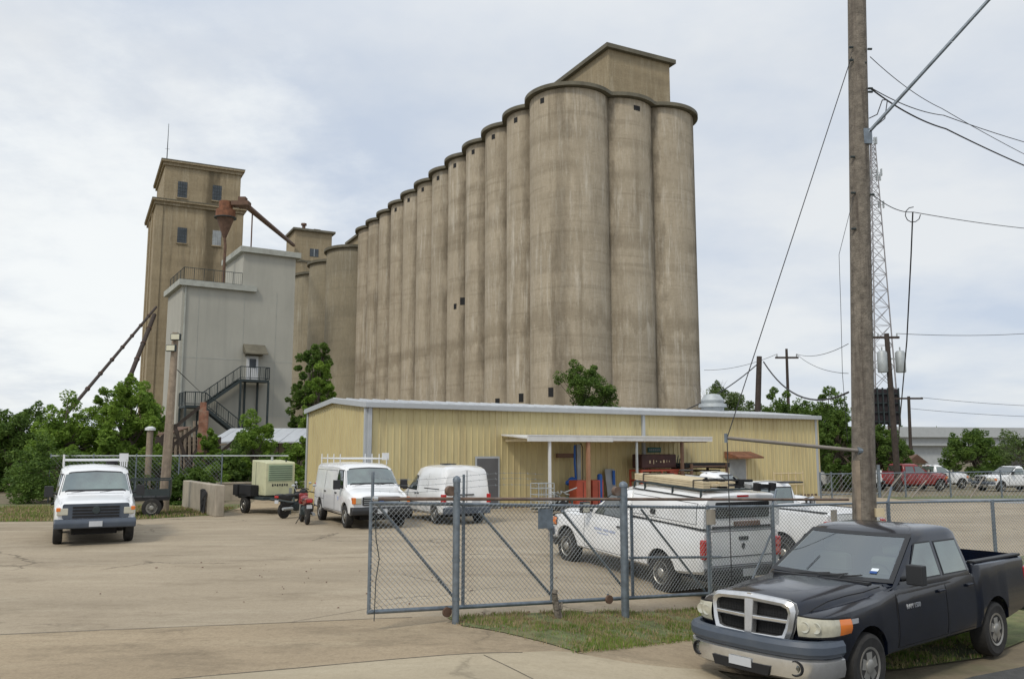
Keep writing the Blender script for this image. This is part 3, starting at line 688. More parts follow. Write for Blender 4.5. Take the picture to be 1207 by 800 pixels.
# steel stair on the annex
SF = Fr(*AF.w(0, -.05)[:2], 32.0)
st = thing('outdoor_stair', 'dark steel two flight stair climbing to the white door of the grey annex', 'stair', SF.o, SF.a)
Y0, Y1 = -1.35, -.10
xl, zl = AF.hit(283, 447, -1.3); xr, _ = AF.hit(317, 447, -1.3)
MB().box(xl, xr, Y0, Y1, dz0 - .25, dz0 - .05).build('top_landing', 'darksteel', st)
xm0, zm = AF.hit(214, 478, -1.3); xm1, _ = AF.hit(237, 478, -1.3)
MB().box(xm0, xm1, Y0 - 1.3, Y1, zm - .2, zm).build('middle_landing', 'darksteel', st)
def flight(a, b, y0, y1, nm):
    mb = MB(); n = max(4, int(abs(a[1] - b[1]) / .18)); sg = 1 if b[0] > a[0] else -1
    for y in (y0, y1): mb.prism([(a[0], a[1] - .30), (a[0], a[1]), (b[0], b[1]), (b[0], b[1] - .30)], y - .03, y + .03, 'y')
    for i in range(n): t = (i + .5) / n; x = a[0] + (b[0] - a[0]) * t; z = a[1] + (b[1] - a[1]) * t; mb.box(x - .14, x + .14, y0 + .03, y1 - .03, z - .05, z)
    return mb.build(nm, 'darksteel', st)
flight((xl, dz0 - .08), (xm1, zm), Y0, Y1 - .1, 'stair_flight')
xb = xm1 + (zm - 0) * (xl - xm1) / (dz0 - zm); flight((xm1, zm - .02), (xb, .1), Y0 - 1.3, Y0 - .1, 'stair_flight')
rl = MB(); railrun(rl, (xl, Y0, dz0 - .05), (xr, Y0, dz0 - .05), 1.1, 3, .04); railrun(rl, (xr, Y0, dz0 - .05), (xr, Y1, dz0 - .05), 1.1, 1, .04)
railrun(rl, (xl, Y0, dz0 - .05), (xm1, Y0, zm), 1.1, 5, .045); railrun(rl, (xm1, Y0 - 1.3, zm), (xb, Y0 - 1.3, .1), 1.1, 8, .045)
railrun(rl, (xm0, Y0 - 1.3, zm), (xm1, Y0 - 1.3, zm), 1.1, 2, .045); railrun(rl, (xm0, Y0 - 1.3, zm), (xm0, Y1, zm), 1.1, 2, .045)
rl.build('railing', 'darksteel', st)
for x, y, z in ((xl + .05, Y0 + .05, dz0 - .25), (xl + .7, Y1 - .1, dz0 - .25), (xr - .05, Y0 + .05, dz0 - .25), (xr - .7, Y1 - .1, dz0 - .25), (xm0 + .05, Y0 - 1.2, zm - .2), (xm1 - .05, Y1 - .1, zm - .2), (xm0 + .05, Y1 - .1, zm - .2)):
    MB().box(x - .08, x + .08, y - .08, y + .08, 0, z - .002).build('leg', 'darksteel', st)
# rusty dust cyclone with its pipe on the annex roof
cy = at(266, 250, 76.5); cz = lambda v: at(266, v, 76.5).z; rz = az1 + .3
cyc = thing('dust_cyclone', 'rusty funnel shaped dust cyclone on a thin pipe above the annex roof', 'dust collector', (cy.x, cy.y, rz))
MB().lathe([(.68, cz(257) - rz), (.88, cz(256.8) - rz), (.88, cz(248) - rz), (.62, cz(247.8) - rz), (.62, cz(238) - rz), (.1, cz(236.5) - rz)], 20).build('drum', 'rust', cyc, smooth=40)
MB().lathe([(.16, cz(280) - rz), (.80, cz(257) - rz)], 20).build('cone', M['rustbrown'], cyc, smooth=40)
MB().tube((0, 0, cz(257.5) - rz), (0, 0, cz(256.6) - rz), 1.0, n=20).build('rim', 'darksteel', cyc)
MB().path([(0, 0, cz(279) - rz), (.1, 0, cz(290) - rz), (.06, 0, 0)], .13, 8).build('pipe', 'rustbrown', cyc)
MB().box(.6, 2.2, -.45, .45, cz(243) - rz, cz(238) - rz).build('inlet_duct', 'rustbrown', cyc)
a, b = at(286, 239, 78), at(346, 289, 169.5)
sp = thing('grain_spout', 'long rusty spout slanting from the dust cyclone down to the head house', 'grain spout', a)
d = b - a; MB().tube((0, 0, 0), d, .30, .36, n=10).build('pipe', 'rustbrown', sp, smooth=40)
q = d * .10; MB().box(-.35, .35, -.35, .35, -.5, .5).build('spout_box', 'rustbrown', sp)
MB().tube(q, (q.x, q.y, az2 + .5 - a.z), .08, n=6).build('support_post', 'rustbrown', sp)

# ------------------------------------------------------------------ yellow sheet steel shed
BF = Fr(-5.77, 33.9, 31.5)
bl = BF.hit(961, 500)[0]; BD = 7.3; eh = 4.36
shed = thing('steel_shed', 'long low yellow ribbed steel shed with white trim in front of the silos', 'building', BF.o, BF.a)
def ribs(mb, x0, x1, z0, z1f, y, sgn=-1):
    """vertical ribbed sheet: wide pans with narrow raised ribs"""
    x = x0
    while x < x1 - .05:
        w = min(.30, x1 - x)
        for (a, b, d) in ((0, .215, 0), (.215, .235, None), (.235, .28, .03), (.28, .30, None)):
            pass
        za, zb2 = z1f(x), z1f(x + w)
        xs = [x, x + .21, x + .228, x + .272, x + w]; ds = [0, 0, .03, .03, 0]
        for i in range(4):
            p, q = xs[i], xs[i + 1]
            mb.quad((p, y + sgn * ds[i], z0), (q, y + sgn * ds[i + 1], z0), (q, y + sgn * ds[i + 1], z1f(q)), (p, y + sgn * ds[i], z1f(p)))
        x += w
mb = MB(); ribs(mb, .0, bl, -1.0, lambda x: eh - .16, 0); mb.build('front_wall', 'yellow', shed, fixn=False)
apx = 4.70
mb = MB(); ribs(mb, 0, BD, -1.0, lambda y: eh - .1 + (apx - eh) * (1 - abs(y - BD / 2) / (BD / 2)), 0, 1)
o = mb.build('gable_wall', 'yellow', shed, fixn=False); o.matrix_local = Matrix.Rotation(R(90), 4, 'Z')
MB().prism([(.08, -1), (BD - .02, -1), (BD - .02, eh - .1), (BD / 2, apx - .1), (.08, eh - .1)], .06, bl - .06, 'x').build('inner_wall', 'yellow', shed)
rf = MB()
for s in (0, 1):
    y0, z0 = (-.16, eh - .005) if s == 0 else (BD + .16, eh - .005)
    n = int(bl / .6)
    for i in range(n):
        x = -.12 + (bl + .24) * i / n; x2 = -.12 + (bl + .24) * (i + 1) / n
        rf.hexa([(x, y0, z0 - .02), (x2, y0, z0 - .02), (x2, BD / 2, apx - .02), (x, BD / 2, apx - .02), (x, y0, z0 + .02), (x2, y0, z0 + .02), (x2, BD / 2, apx + .02), (x, BD / 2, apx + .02)] if s == 0 else
                [(x, BD / 2, apx - .02), (x2, BD / 2, apx - .02), (x2, y0, z0 - .02), (x, y0, z0 - .02), (x, BD / 2, apx + .02), (x2, BD / 2, apx + .02), (x2, y0, z0 + .02), (x, y0, z0 + .02)])
        if s == 0: rf.tube((x, y0 + .01, z0 + .035), (x, BD / 2, apx + .035), .03, n=5)
roof = rf.build('roof', 'roofmetal', shed)
MB().box(-.2, bl + .2, -.30, -.163, eh - .19, eh + .03).build('gutter', 'whitetrim', shed, bevel=.02)
tr = MB().prism([(-.16, eh - .18), (BD / 2, apx - .18), (BD + .16, eh - .18), (BD + .16, eh + .03), (BD / 2, apx + .03), (-.16, eh + .03)], -.18, -.13, 'x')
tr.build('gable_trim', 'whitetrim', shed)
for x in (.08, 14.15): MB().box(x - .07, x + .07, -.16, -.035, 0, eh - .2).build('downpipe', 'whitetrim', shed)
MB().box(-.10, .02, -.05, .09, -1, eh - .2).box(bl - .10, bl + .06, -.06, .1, -1, eh - .19).build('corner_trim', 'whitetrim', shed)
MB().box(-.08, -.03, BD - .1, BD + .04, -1, eh - .15).build('corner_trim', 'whitetrim', shed)
for k in range(1, 9):
    x = k * 3.0 + .0; MB().box(x - .012, x + .012, -.008, -.001, 0, eh - .2).build('lap_seam', 'brownpost' if k in (4,) else 'lumber', shed)
MB().box(.1, bl - .1, -.012, -.001, .0, .10).build('base_flashing', 'dullrust', shed)
# personnel door at the left
xa, za = BF.hit(561, 603.5); xb, zb_ = BF.hit(586, 540)
f = MB().box(xa - .08, xb + .08, -.075, -.04, 0, zb_ + .09).build('door_frame', 'whitetrim', shed)
d = MB().box(xa, xb, -.09, -.0755, .02, zb_).build('door', 'door', shed); MB().blob((xa + .1, -.13, 1.0), (.035, .035, .035)).build('handle', 'aluminium', d)
# rusty hooded door at the right
xa, _ = BF.hit(858, 550); xb, zb_ = BF.hit(877, 541)
MB().box(xa - .1, xb + .1, -.09, -.04, -.6, zb_ + .1).build('door_frame', 'lumber', shed)
d = MB().box(xa, xb, -.11, -.0905, -.5, zb_).build('door', 'board', shed)
hz_ = BF.hit(866, 533)[1]
MB().prism([(-.95, hz_ - .22), (-.03, hz_ + .05), (-.03, hz_ - .30), (-.95, hz_ - .30)], xa - .25, xb + .45, 'x').build('door_hood', 'rust', shed)
# roof vents
for u, v, kind in ((613, 476, 0), (736, 481, 0), (840, 478, 1)):
    p = at(u, v + 4, 44 if u < 700 else 48); l = BF.loc(p); y = min(l.y, BD - .6); z = apx - abs(y - BD / 2) * .1
    if kind == 0: MB().lathe([(.22, z - .1), (.24, z + .12), (.62, z + .14), (.60, z + .24), (.3, z + .32)], 18, (l.x, y, 0)).build('roof_vent', 'white', roof, smooth=40)
    else: MB().lathe([(.62, z - .2), (.64, z + .22), (.80, z + .24), (.76, z + .42), (.60, z + .46), (.66, z + .62), (.42, z + .95), (.12, z + 1.0)], 20, (l.x, y, 0)).build('roof_vent', 'galvgrey', roof, smooth=40)
mb = MB()
for a_, b_ in (((616, 474), (655, 471)),): 
    pa, pb = at(*a_, 43), at(*b_, 44); la, lb = BF.loc(pa), BF.loc(pb); mb.path([la, lb], .04)
# utility rack of pipes on the wall at the right end
rk = MB(); xa, za = BF.hit(913, 558, -.3); xb, _ = BF.hit(947, 558, -.3)
for i in range(5): x = xa + (xb - xa) * i / 4; rk.tube((x, -.25, 0), (x, -.25, za + .1), .03, n=5)
rk.tube((xa, -.25, za), (xb, -.25, za), .03, n=5).tube((xa, -.25, za - .6), (xb, -.25, za - .6), .03, n=5); rk.build('pipe_rail', 'lumber', shed)

# canopy against the shed
cxa, cza = BF.hit(622, 513, -2.2); cxb, _ = BF.hit(838, 518, -2.2); cxa0 = cxa
can = thing('canopy', 'white flat roofed lean-to canopy on thin posts against the yellow shed', 'canopy', BF.w(cxa, -.04), BF.a)
cl = cxb - cxa; cm = BF.hit(721, 516, -2.2)[0] - cxa; zc = cza
r_ = MB().hexa([(0, -2.16, zc - .14), (cl, -2.16, zc - .14), (cl, -.02, zc + .02), (0, -.02, zc + .02), (0, -2.16, zc - .08), (cl, -2.16, zc - .08), (cl, -.02, zc + .08), (0, -.02, zc + .08)]).build('roof', 'canopy', can)
MB().box(-.03, cm, -2.26, -2.165, zc - .24, zc + .02).box(cm + .002, cl + .03, -2.23, -2.166, zc - .20, zc + .03).build('fascia', 'canopy', can)
MB().box(-.02, cl, -2.275, -2.262, zc - .01, zc + .03).build('drip_edge', 'white', can)
raf = MB()
for k in range(14): x = .2 + (cl - .4) * k / 13; raf.box(x - .03, x + .03, -2.1, -.1, zc - .24, zc - .13)
raf.build('rafter', 'lumber', can)
for u, mt, w in ((647, 'white', .05), (692.5, 'brownpost', .07), (750, 'galvgrey', .04), (803.5, 'rustbrown', .06)):
    x = BF.hit(u, 560, -2.1)[0] - cxa; MB().box(x - w, x + w, -2.12 - w, -2.12 + w, -.02, zc - .24).build('post', mt, can)

# things under the canopy
def uloc(u, v, off): x, z = BF.hit(u, v, off); return BF.w(x, off), z
p, z = uloc(683, 566, -1.2)
cb = thing('tool_cabinet', 'tall bright orange red steel cabinet beside the rusty canopy post', 'cabinet', (p.x, p.y, 0), BF.a)
MB().box(-.36, .30, -.3, .3, 0, 1.18).build('body', 'orange', cb, bevel=.015); MB().box(-.03, -.01, -.31, -.301, .1, 1.1).build('door_gap', 'interior', cb)
MB().tube((.22, -.33, .7), (.22, -.33, .95), .015).build('handle', 'aluminium', cb)
p, z = uloc(700, 566, -.8)
cb = thing('tool_cabinet', 'darker red steel cabinet half hidden behind the rusty canopy post', 'cabinet', (p.x, p.y, 0), BF.a)
MB().box(-.3, .32, -.3, .3, 0, 1.16).build('body', 'orange', cb, bevel=.015); MB().box(.0, .02, -.31, -.301, .1, 1.1).build('door_gap', 'interior', cb)
p, z = uloc(678, 530, -.5)
bm_ = thing('column_drill', 'tall grey column with blue hose and motor under the canopy', 'machine', (p.x, p.y, 0), BF.a)
MB().box(.02, .22, -.12, .1, 0, 2.75).build('column', 'board', bm_); MB().box(-.1, .35, -.2, .2, 0, .12).build('base', 'darksteel', bm_)
MB().path([(-.10, -.1, 2.7), (-.12, -.12, 1.9), (-.05, -.14, 1.0)], .05).build('hose', 'blue', bm_); MB().blob((-.28, -.15, 1.15), (.22, .16, .16)).blob((-.5, -.12, 1.05), (.12, .12, .12)).build('motor', 'blue', bm_)
MB().box(-1.0, -.1, -.1, .1, 2.15, 2.35).build('shelf_bracket', 'rustbrown', bm_)
MB().path([(.22, 0, 2.65), (.32, 0, 2.8), (.42, 0, 2.6), (.40, 0, .2)], .02).build('cable', 'cable', bm_)
p, z = uloc(707, 566, -1.0)
bb = thing('plastic_drum', 'narrow blue upright drum right of the orange cabinets', 'drum', (p.x, p.y, 0), BF.a)
MB().lathe([(.10, 0), (.12, .05), (.12, 1.35), (.09, 1.42), (.03, 1.44)], 14).build('drum_body', 'blue', bb, smooth=40)
p, z = uloc(718, 552, -.3)
pn = thing('leaning_panel', 'pale grey panel leaning on the yellow wall under the canopy', 'panel', (p.x, p.y, 0), BF.a)
MB().hexa([(-.25, -.25, 0), (.3, -.25, 0), (.3, -.21, 0), (-.25, -.21, 0), (-.25, .0, 1.62), (.3, .0, 1.62), (.3, .04, 1.62), (-.25, .04, 1.62)]).build('sheet', 'board', pn); MB().box(.1, .22, -.16, -.10, .9, 1.55).build('tool', 'blue', pn)
p, z = uloc(773, 545, -1.0)
rk = thing('machine_rack', 'orange steel rack carrying a dark maroon machine under the canopy', 'rack', (p.x, p.y, 0), BF.a)
fr_ = MB(); rw = 1.22
for x in (-rw, 0, rw):
    for y in (-.4, .4): fr_.box(x - .04, x + .04, y - .04, y + .04, 0, 1.60)
for z in (.35, 1.15, 1.60): fr_.box(-rw, rw, -.445, -.402, z - .09, z).box(-rw, rw, .402, .445, z - .09, z).box(-rw - .035, -rw + .035, -.402, .402, z - .085, z - .005).box(rw - .035, rw + .035, -.402, .402, z - .085, z - .005)
fr_.build('frame', 'orange', rk); MB().box(-rw, rw, -.4, .4, 1.54, 1.60).box(-rw, rw, -.4, .4, 1.05, 1.1).build('shelf', 'rustbrown', rk)
MB().box(-1.15, .95, -.38, .35, 1.66, 2.30).build('machine', 'maroon', rk, bevel=.05); MB().tube((1.0, -.3, 1.66), (1.15, -.3, 2.25), .025).tube((1.15, -.3, 1.66), (1.25, -.3, 2.1), .025).build('lever', 'darksteel', rk)
MB().box(.5, 1.0, -.42, -.2, 1.2, 1.5).build('box', 'orange', rk)
mb = MB(); rr = random.Random(3)
for i in range(7): x = -.7 + i * .2 + rr.uniform(-.05, .05); mb.box(x, x + rr.uniform(.03, .09), -.40, -.381, 1.9 + rr.uniform(-.05, .05), 1.97 + rr.uniform(0, .08))
mb.build('worn_marking', 'lumber', rk)
x, z = BF.hit(771, 530, -.05); p = BF.w(x, -.05)
sg = thing('wall_sign', 'small green rectangular sign on the yellow wall above the orange rack', 'sign', (p.x, p.y, z), BF.a)
MB().box(-.42, .42, -.04, 0, -.12, .12).build('plate', 'teal', sg, bevel=.02)
mb = MB()
for k in range(6): mb.box(-.34 + k * .115, -.34 + k * .115 + .07, -.045, -.041, -.04, .05)
mb.build('faded_lettering', 'board', sg)
p, z = uloc(822, 548, -1.3)
tk = thing('steel_stock_rack', 'dark rack of long steel stock under the right end of the canopy', 'rack', (p.x, p.y, 0), BF.a)
mb = MB()
for i in range(16): y = rr.uniform(-.6, .6); z = 1.2 + .25 * (i % 3); mb.tube((-1.2 + rr.uniform(-.3, .2), y, z + .06), (1.7 + rr.uniform(-.3, .3), y, z + .03), .05, n=6)
mb.box(-1.3, 1.6, -.55, .55, 1.66, 1.88); mb.build('stock', 'interior', tk)
mb = MB()
for x in (-1.0, 1.3):
    for y in (-.65, .65): mb.box(x - .05, x + .05, y - .05, y + .05, 0, 1.85)
    for z in (1.15, 1.4, 1.65): mb.box(x - .04, x + .04, -.64, .64, z - .05, z)
for y in (-.65, .65): mb.box(-1.0, 1.3, y - .03, y + .03, 1.70, 1.76)
mb.build('frame', 'rustbrown', tk)
# frames and junk left of the canopy post
for u, lab, hgt in ((640, 'grey wire cage trolley standing left of the white canopy post', 1.15), (661, 'low heap of grey pipe offcuts and green hose right of the white canopy post', .8)):
    p, z = uloc(u, 595, -2.6 if u < 650 else -1.9)
    t = thing('cage_trolley' if u < 650 else 'scrap_heap', lab, 'trolley' if u < 650 else 'scrap heap', (p.x, p.y, 0), BF.a)
    mb = MB()
    if u < 650:
        for x in (-.4, .35):
            for y in (-.3, .3): mb.tube((x, y, .1), (x, y, hgt), .02, n=5)
        for z in (.2, .45, .7, .95, 1.15): mb.path([(-.4, -.3, z), (.35, -.3, z), (.35, .3, z), (-.4, .3, z), (-.4, -.3, z)], .015, 5)
        for i in range(6): x = -.4 + .125 * i; mb.tube((x, -.3, .2), (x, -.3, hgt), .008, n=4)
        mb.build('cage', 'galvgrey', t); MB().box(-.4, .35, -.3, .3, .1, .14).build('base', 'darksteel', t)
        w = MB()
        for x in (-.35, .3): w.tube((x, -.3, .05), (x, -.26, .05), .05, n=12)
        w.build('castors', 'rubber', t)
    else:
        for i in range(26): a = rr.uniform(0, 3.14); z = rr.uniform(.05, .75); l = rr.uniform(.3, .7); x, y = rr.uniform(-.3, .5), rr.uniform(-.3, .3); dz = rr.uniform(-.12, .2); mb.tube((x - l * math.cos(a) / 2, y - l * math.sin(a) / 2, z), (x + l * math.cos(a) / 2, y + l * math.sin(a) / 2, z + dz), .03, n=6)
        mb.build('pipes', 'galvgrey', t); m2 = MB(); m2.path([(.3 + .18 * math.cos(k * .6), -.1 + .1 * math.sin(k), .3 + .22 * math.sin(k * .6)) for k in range(12)], .025); m2.build('hose', 'teal', t)
        MB().box(-.5, .6, -.3, .3, 0, .12).box(-.3, .2, -.25, .2, .12, .5).build('crate', 'blackplastic', t)

# ------------------------------------------------------------------ chain link helpers
def link_mesh(mb, a, b, z0, z1, pitch=.075, r=.0028, y=0.0):
    """woven wires of a chain link panel from a to b (xy), between heights"""
    a, b = Vector((a[0], a[1], 0)), Vector((b[0], b[1], 0)); Ld = (b - a).length; d = (b - a) / Ld; n = Vector((-d.y, d.x, 0)); H = z1 - z0
    def P(s, z, o): return tuple(a + d * s + n * (y + o) + Vector((0, 0, z0 + z)))
    k = -int(H / pitch) - 1
    while k * pitch < Ld + H:
        c = k * pitch
        for sg, o in ((1, r * .9), (-1, -r * .9)):
            if sg == 1: s0, s1 = max(0, c), min(Ld, c + H); za, zb = s0 - c, s1 - c
            else: s0, s1 = max(0, c), min(Ld, c + H); za, zb = H - (s0 - c), H - (s1 - c)
            if s1 - s0 > .01: mb.tube(P(s0, za, o), P(s1, zb, o), r, n=3, cap=False)
        k += 1
# sliding gate in front
GF = Fr(FX, FY, 33.0)
def fx(u, v=700, off=0): return GF.hit(u, v, off)
gate = thing('sliding_gate', 'long galvanised chain link sliding gate with diagonal braces and wooden prop', 'gate', GF.w(0, .16), GF.a)
offY = .16
def gz(u, v): return GF.hit(u, v, offY)
s0 = gz(433.5, 700)[0]; s1 = gz(838, 690)[0]
zb0 = gz(433.5, 721)[1]; zb1 = gz(838, 699)[1]; zt0 = gz(438, 590)[1]; zt1 = gz(835, 596)[1]; ztl = gz(640, 596)[1]
zbot = lambda s: zb0 + (zb1 - zb0) * (s - s0) / (s1 - s0)
ztop2 = lambda s: zt0 + (zt1 - zt0) * (s - s0) / (s1 - s0)
fr_ = MB(); fr_.tube((s0, 0, zbot(s0)), (s1, 0, zbot(s1)), .032).tube((s0, 0, ztop2(s0) - .03), (s1, 0, ztop2(s1) - .03), .026)
ups = [s0 + .02] + [gz(u, 650)[0] for u in (546, 650, 745)] + [s1]
fr_.build('rail', 'galv', gate, smooth=50)
for s in ups: MB().tube((s, 0, zbot(s)), (s, 0, ztop2(s) - .03), .027).build('upright', 'galv', gate, smooth=50)
MB().tube((ups[0] + .02, -.0, ztop2(s0)), (ups[0] + .02, 0, gz(436, 556)[1]), .024).tube((ups[1], 0, ztop2(ups[1])), (ups[1], 0, gz(541, 559)[1]), .02).build('barb_post', 'galv', gate, smooth=50)
for (ua, va, ub, vb) in ((444, 592, 541, 710), (566, 603, 653, 704), (664, 602, 742, 700), (757, 600, 832, 696)):
    xa, za = gz(ua, va); xb, zb_ = gz(ub, vb); MB().tube((xa, .03, za), (xb, .03, zb_), .022).build('brace', 'galv', gate, smooth=50)
lm = MB()
for i in range(len(ups) - 1):
    a, b = ups[i], ups[i + 1]; link_mesh(lm, (a, 0), (b, 0), zbot(a) + .02, ztop2(a) - .04, .078, .0036, -.03)
lm.build('wire_mesh', 'wire', gate, fixn=False)
xa, za = gz(742, 657); xb, zb_ = gz(850, 656); MB().tube((xa, 0, za), (xb, 0, zb_), .022).build('mid_rail', 'galv', gate, smooth=50)
for v in (563, 570, 578):
    pts = []; brb = MB()
    for i in range(21):
        s = s0 + (gz(640, 600)[0] - s0) * i / 20; pts.append((s, -.01, GF.hit(440, v, offY)[1] - .012 * math.sin(i * .31) * 3 - .0 * i))
    brb.path(pts, .0032, 4)
    for p_ in pts[1:-1]: brb.tube((p_[0], p_[1] - .015, p_[2] - .015), (p_[0], p_[1] + .015, p_[2] + .015), .0026, n=3)
    brb.build('barbed_wire', 'wire', gate, fixn=False)
# rusty roller rail across the top, held on posts: part of the gate run
xa, za = GF.hit(440, 587.5, .02); xb, zb_ = GF.hit(1000, 588.5, .02)
track = thing('roller_track', 'rusty brown pipe track running along the top of the sliding gate', 'pipe', GF.w(0, .02), GF.a)
MB().tube((xa, 0, za), (xb, 0, zb_), .025, n=10).build('pipe', 'dullrust', track, smooth=50)
MB().tube((xa, 0, za), (xa + .06, 0, za), .034, n=10).build('end_sleeve', 'aluminium', track)
for u in (531, 727):
    x, z = GF.hit(u, 580, .02); MB().tube((x, -.03, z + .02), (x, .05, z + .02), .075, n=16).build('roller_wheel', 'dullrust', track, smooth=40)
for u in (527, 718):
    x, z = GF.hit(u, 721 if u < 600 else 706, .1); wh = thing('gate_wheel', 'small rusty wheel under the gate beside the ' + ('left thick' if u < 600 else 'middle') + ' galvanised post', 'wheel', GF.w(x, .1, z), GF.a)
    MB().lathe([(.05, -.02), (.07, -.02), (.07, .02), (.05, .02)], 18, axis='y').build('tyre', 'rustbrown', wh, smooth=40); MB().box(-.018, .018, .022, .04, -.02, .085).build('fork', 'galv', wh)
# fixed fence: thick posts
fl_ = 'thick galvanised fence post at the '
for u, vb, vt, r, lab in ((537, 735, 564, .052, 'thick leftmost galvanised gate post with rusty roller at its head'), (737, 716, 570, .066, 'galvanised post behind which the white pickup stands, grey cap and roller on top')):
    x, _ = GF.hit(u, vb); gw = GF.w(x, 0); gw.z = zg(gw.x, gw.y); zt_ = GF.hit(u, vt)[1] - gw.z; po = thing('fence_post', lab, 'post', gw, GF.a)
    MB().tube((0, 0, -.1), (0, 0, zt_), r, n=16).build('post', 'galv', po, smooth=50)
    MB().lathe([(r + .008, zt_ - .05), (r + .008, zt_), (r * .7, zt_ + .03), (.01, zt_ + .045)], 16).build('cap', 'galv', po, smooth=50)
    for z in (.35, .9, zt_ - .28, zt_ - .18): MB().lathe([(r + .006, z - .02), (r + .006, z + .02)], 14).build('clamp', 'galv', po)
    MB().box(-.02, .02, -.07, .14, zt_ - .25, zt_ - .21).build('bracket', 'galv', po)
FB = GF.w(GF.hit(912, 650)[0], 0); FN = Fr(FB.x, FB.y, 20.0)
fen = thing('chain_link_fence', 'galvanised chain link fence continuing behind the black pickup', 'fence', GF.w(0, 0), GF.a)
LP = lambda p: GF.loc(p)
pa, pb_ = GF.w(GF.hit(835, 650)[0], 0), FN.w(0, 0); pc = FN.w(FN.hit(1047, 600)[0], 0); pd = FN.w(FN.hit(1170, 600)[0], 0); pe = FN.w(FN.hit(1170, 600)[0] + 7, 0)
FP = [(pa, GF.hit(835, 597)[1]), (pb_, GF.hit(912, 596)[1]), (pc, FN.hit(1047, 592)[1]), (pd, FN.hit(1170, 590)[1]), (pe, FN.hit(1170, 590)[1])]
for i, (p, h) in enumerate(FP): l = LP(p); MB().tube((l.x, l.y, -.8), (l.x, l.y, h + .03), .038 if i else .028, n=12).build('post', 'galv', fen, smooth=50)
tops = [Vector((LP(p).x, LP(p).y, h)) for p, h in FP]; bots = [Vector((LP(p).x, LP(p).y, zg(p.x, p.y) + .08)) for p, h in FP]
MB().path(tops, .024, 10).path(bots, .02, 8).build('rail', 'galv', fen, smooth=50)
lm = MB()
for i in range(4): link_mesh(lm, tops[i], tops[i + 1], bots[i].z, tops[i].z - .02, .078, .0036, -.03)
lm.build('wire_mesh', 'wire', fen, fixn=False)
for i, dx in ((1, .26), (2, .30)): MB().tube(tops[i], tops[i] + Vector((dx, .1, .30)), .024).build('barb_arm', 'galv', fen, smooth=50)
MB().tube(bots[1] + Vector((-.9, .03, 0)), tops[1] + Vector((0, .03, -.5)), .02).build('brace', 'galv', fen)
# backs of small metal notices wired to the fence
for u, v, w, h, mt, lab in ((643, 611, .24, .30, 'galv', 'square metal notice wired to the gate left of the white pickup'), (838, 609, .19, .27, 'oldconc', 'worn grey notice wired to the fence over the pickup tailgate'),
                            (983, 608, .16, .25, 'oldconc', 'small grey notice wired to the fence left of the utility pole')):
    x, z = GF.hit(u, v, offY - .1 if u < 700 else -.05)
    n_ = thing('notice_plate', lab, 'sign', GF.w(x, offY - .1 if u < 700 else -.05, z), GF.a, 'metal notices on the fence')
    MB().box(-w / 1.7, w / 1.7, -.004, .004, -h / 2, h / 2).build('plate', mt, n_); MB().tube((-w / 2.2, -.01, h / 2.3), (-w / 2.2, .02, h / 2.3), .008).tube((w / 2.2, -.01, h / 2.3), (w / 2.2, .02, h / 2.3), .008).build('bolt', 'darksteel', n_)
# wooden stump propping the gate
x, z = GF.hit(657, 728, -.02); gw = GF.w(x, -.02); gw.z = zg(gw.x, gw.y); stp = thing('driftwood_stump', 'gnarled grey broken wooden stump standing against the gate bottom', 'stump', gw, GF.a)
MB().path([(.03, 0, 0), (.0, 0, .14), (-.02, .02, .26), (-.05, 0, .38), (-.03, .01, .44)], .068, 7, .04).path([(.0, 0, .10), (.07, -.02, .17), (.08, 0, .24)], .035, 6, .02).path([(-.02, 0, .2), (-.09, 0, .27)], .03, 6, .015).build('trunk', 'polewood', stp)
# hanging chain at the gate's leading end
x, z = gz(441, 605); ch = thing('hanging_chain', 'thin loose chain dangling from the leading end of the gate', 'chain', GF.w(x, .16, 0), GF.a)
MB().path([(0, -.04, z), (.02, -.04, z - .35), (.07, -.05, z - .62), (.03, -.04, z - .9), (.01, -.05, .15)], .007, 5).build('chain_strand', 'darksteel', ch)

# ------------------------------------------------------------------ utility poles and wires
def pole(name, label, u, vb, vt, Y, r0, r1, mt='polewood', lean=0, base=None, n=20):
    b = at(u, vb, Y); t_ = at(u + lean, vt, Y); z0 = zg(b.x, b.y) if base is None else base
    o = thing(name, label, 'utility pole', (b.x, b.y, z0 - .1)); top = Vector((t_.x - b.x, 0, t_.z - z0 + .1))
    k = 12; mb = MB(); mb.path([top * (i / k) for i in range(k + 1)], r0, n, r1); mb.build('shaft', mt, o, smooth=60); return o, b, top, z0 - .1
# the big one
PY = 15.7
bp, pb, ptop, pz = pole('utility_pole', 'big weathered wooden utility pole rising out of frame behind the black pickup', 1014, 600, -60, PY, .215, .165, lean=-5)
def pp(v): t = (at(1012, v, PY).z - pz) / ptop.z; return Vector((pb.x, pb.y, pz)) + ptop * t
c_ = bp.location
def rel(p): return Vector(p) - c_
a = pp(160) + Vector((.12, -.15, 0)); b = at(1102, 70, 15.0)
MB().path([rel(a), rel(b), rel(b + (b - a) * .9)], .032, 8).build('lamp_arm', 'galv', bp, smooth=50)
MB().box(a.x - c_.x - .10, a.x - c_.x + .06, a.y - c_.y - .03, a.y - c_.y + .06, a.z - c_.z - .22, a.z - c_.z + .08).build('arm_bracket', 'galv', bp)
for v, s in ((60, -1), (62, 1), (75, -1), (78, .5), (108, 1), (112, 1), (188, -1), (230, -1), (232, 1), (272, -1)): p = pp(v); MB().tube(rel(p + Vector((s * .14, -.14, 0))), rel(p + Vector((s * .22, -.14, 0))), .022, n=6).build('bolt', 'darksteel', bp)
p = pp(603); MB().box(p.x - c_.x + .10, p.x - c_.x + .25, -.27, -.20, p.z - c_.z - .07, p.z - c_.z + .08).build('meter_box', 'lumber', bp)
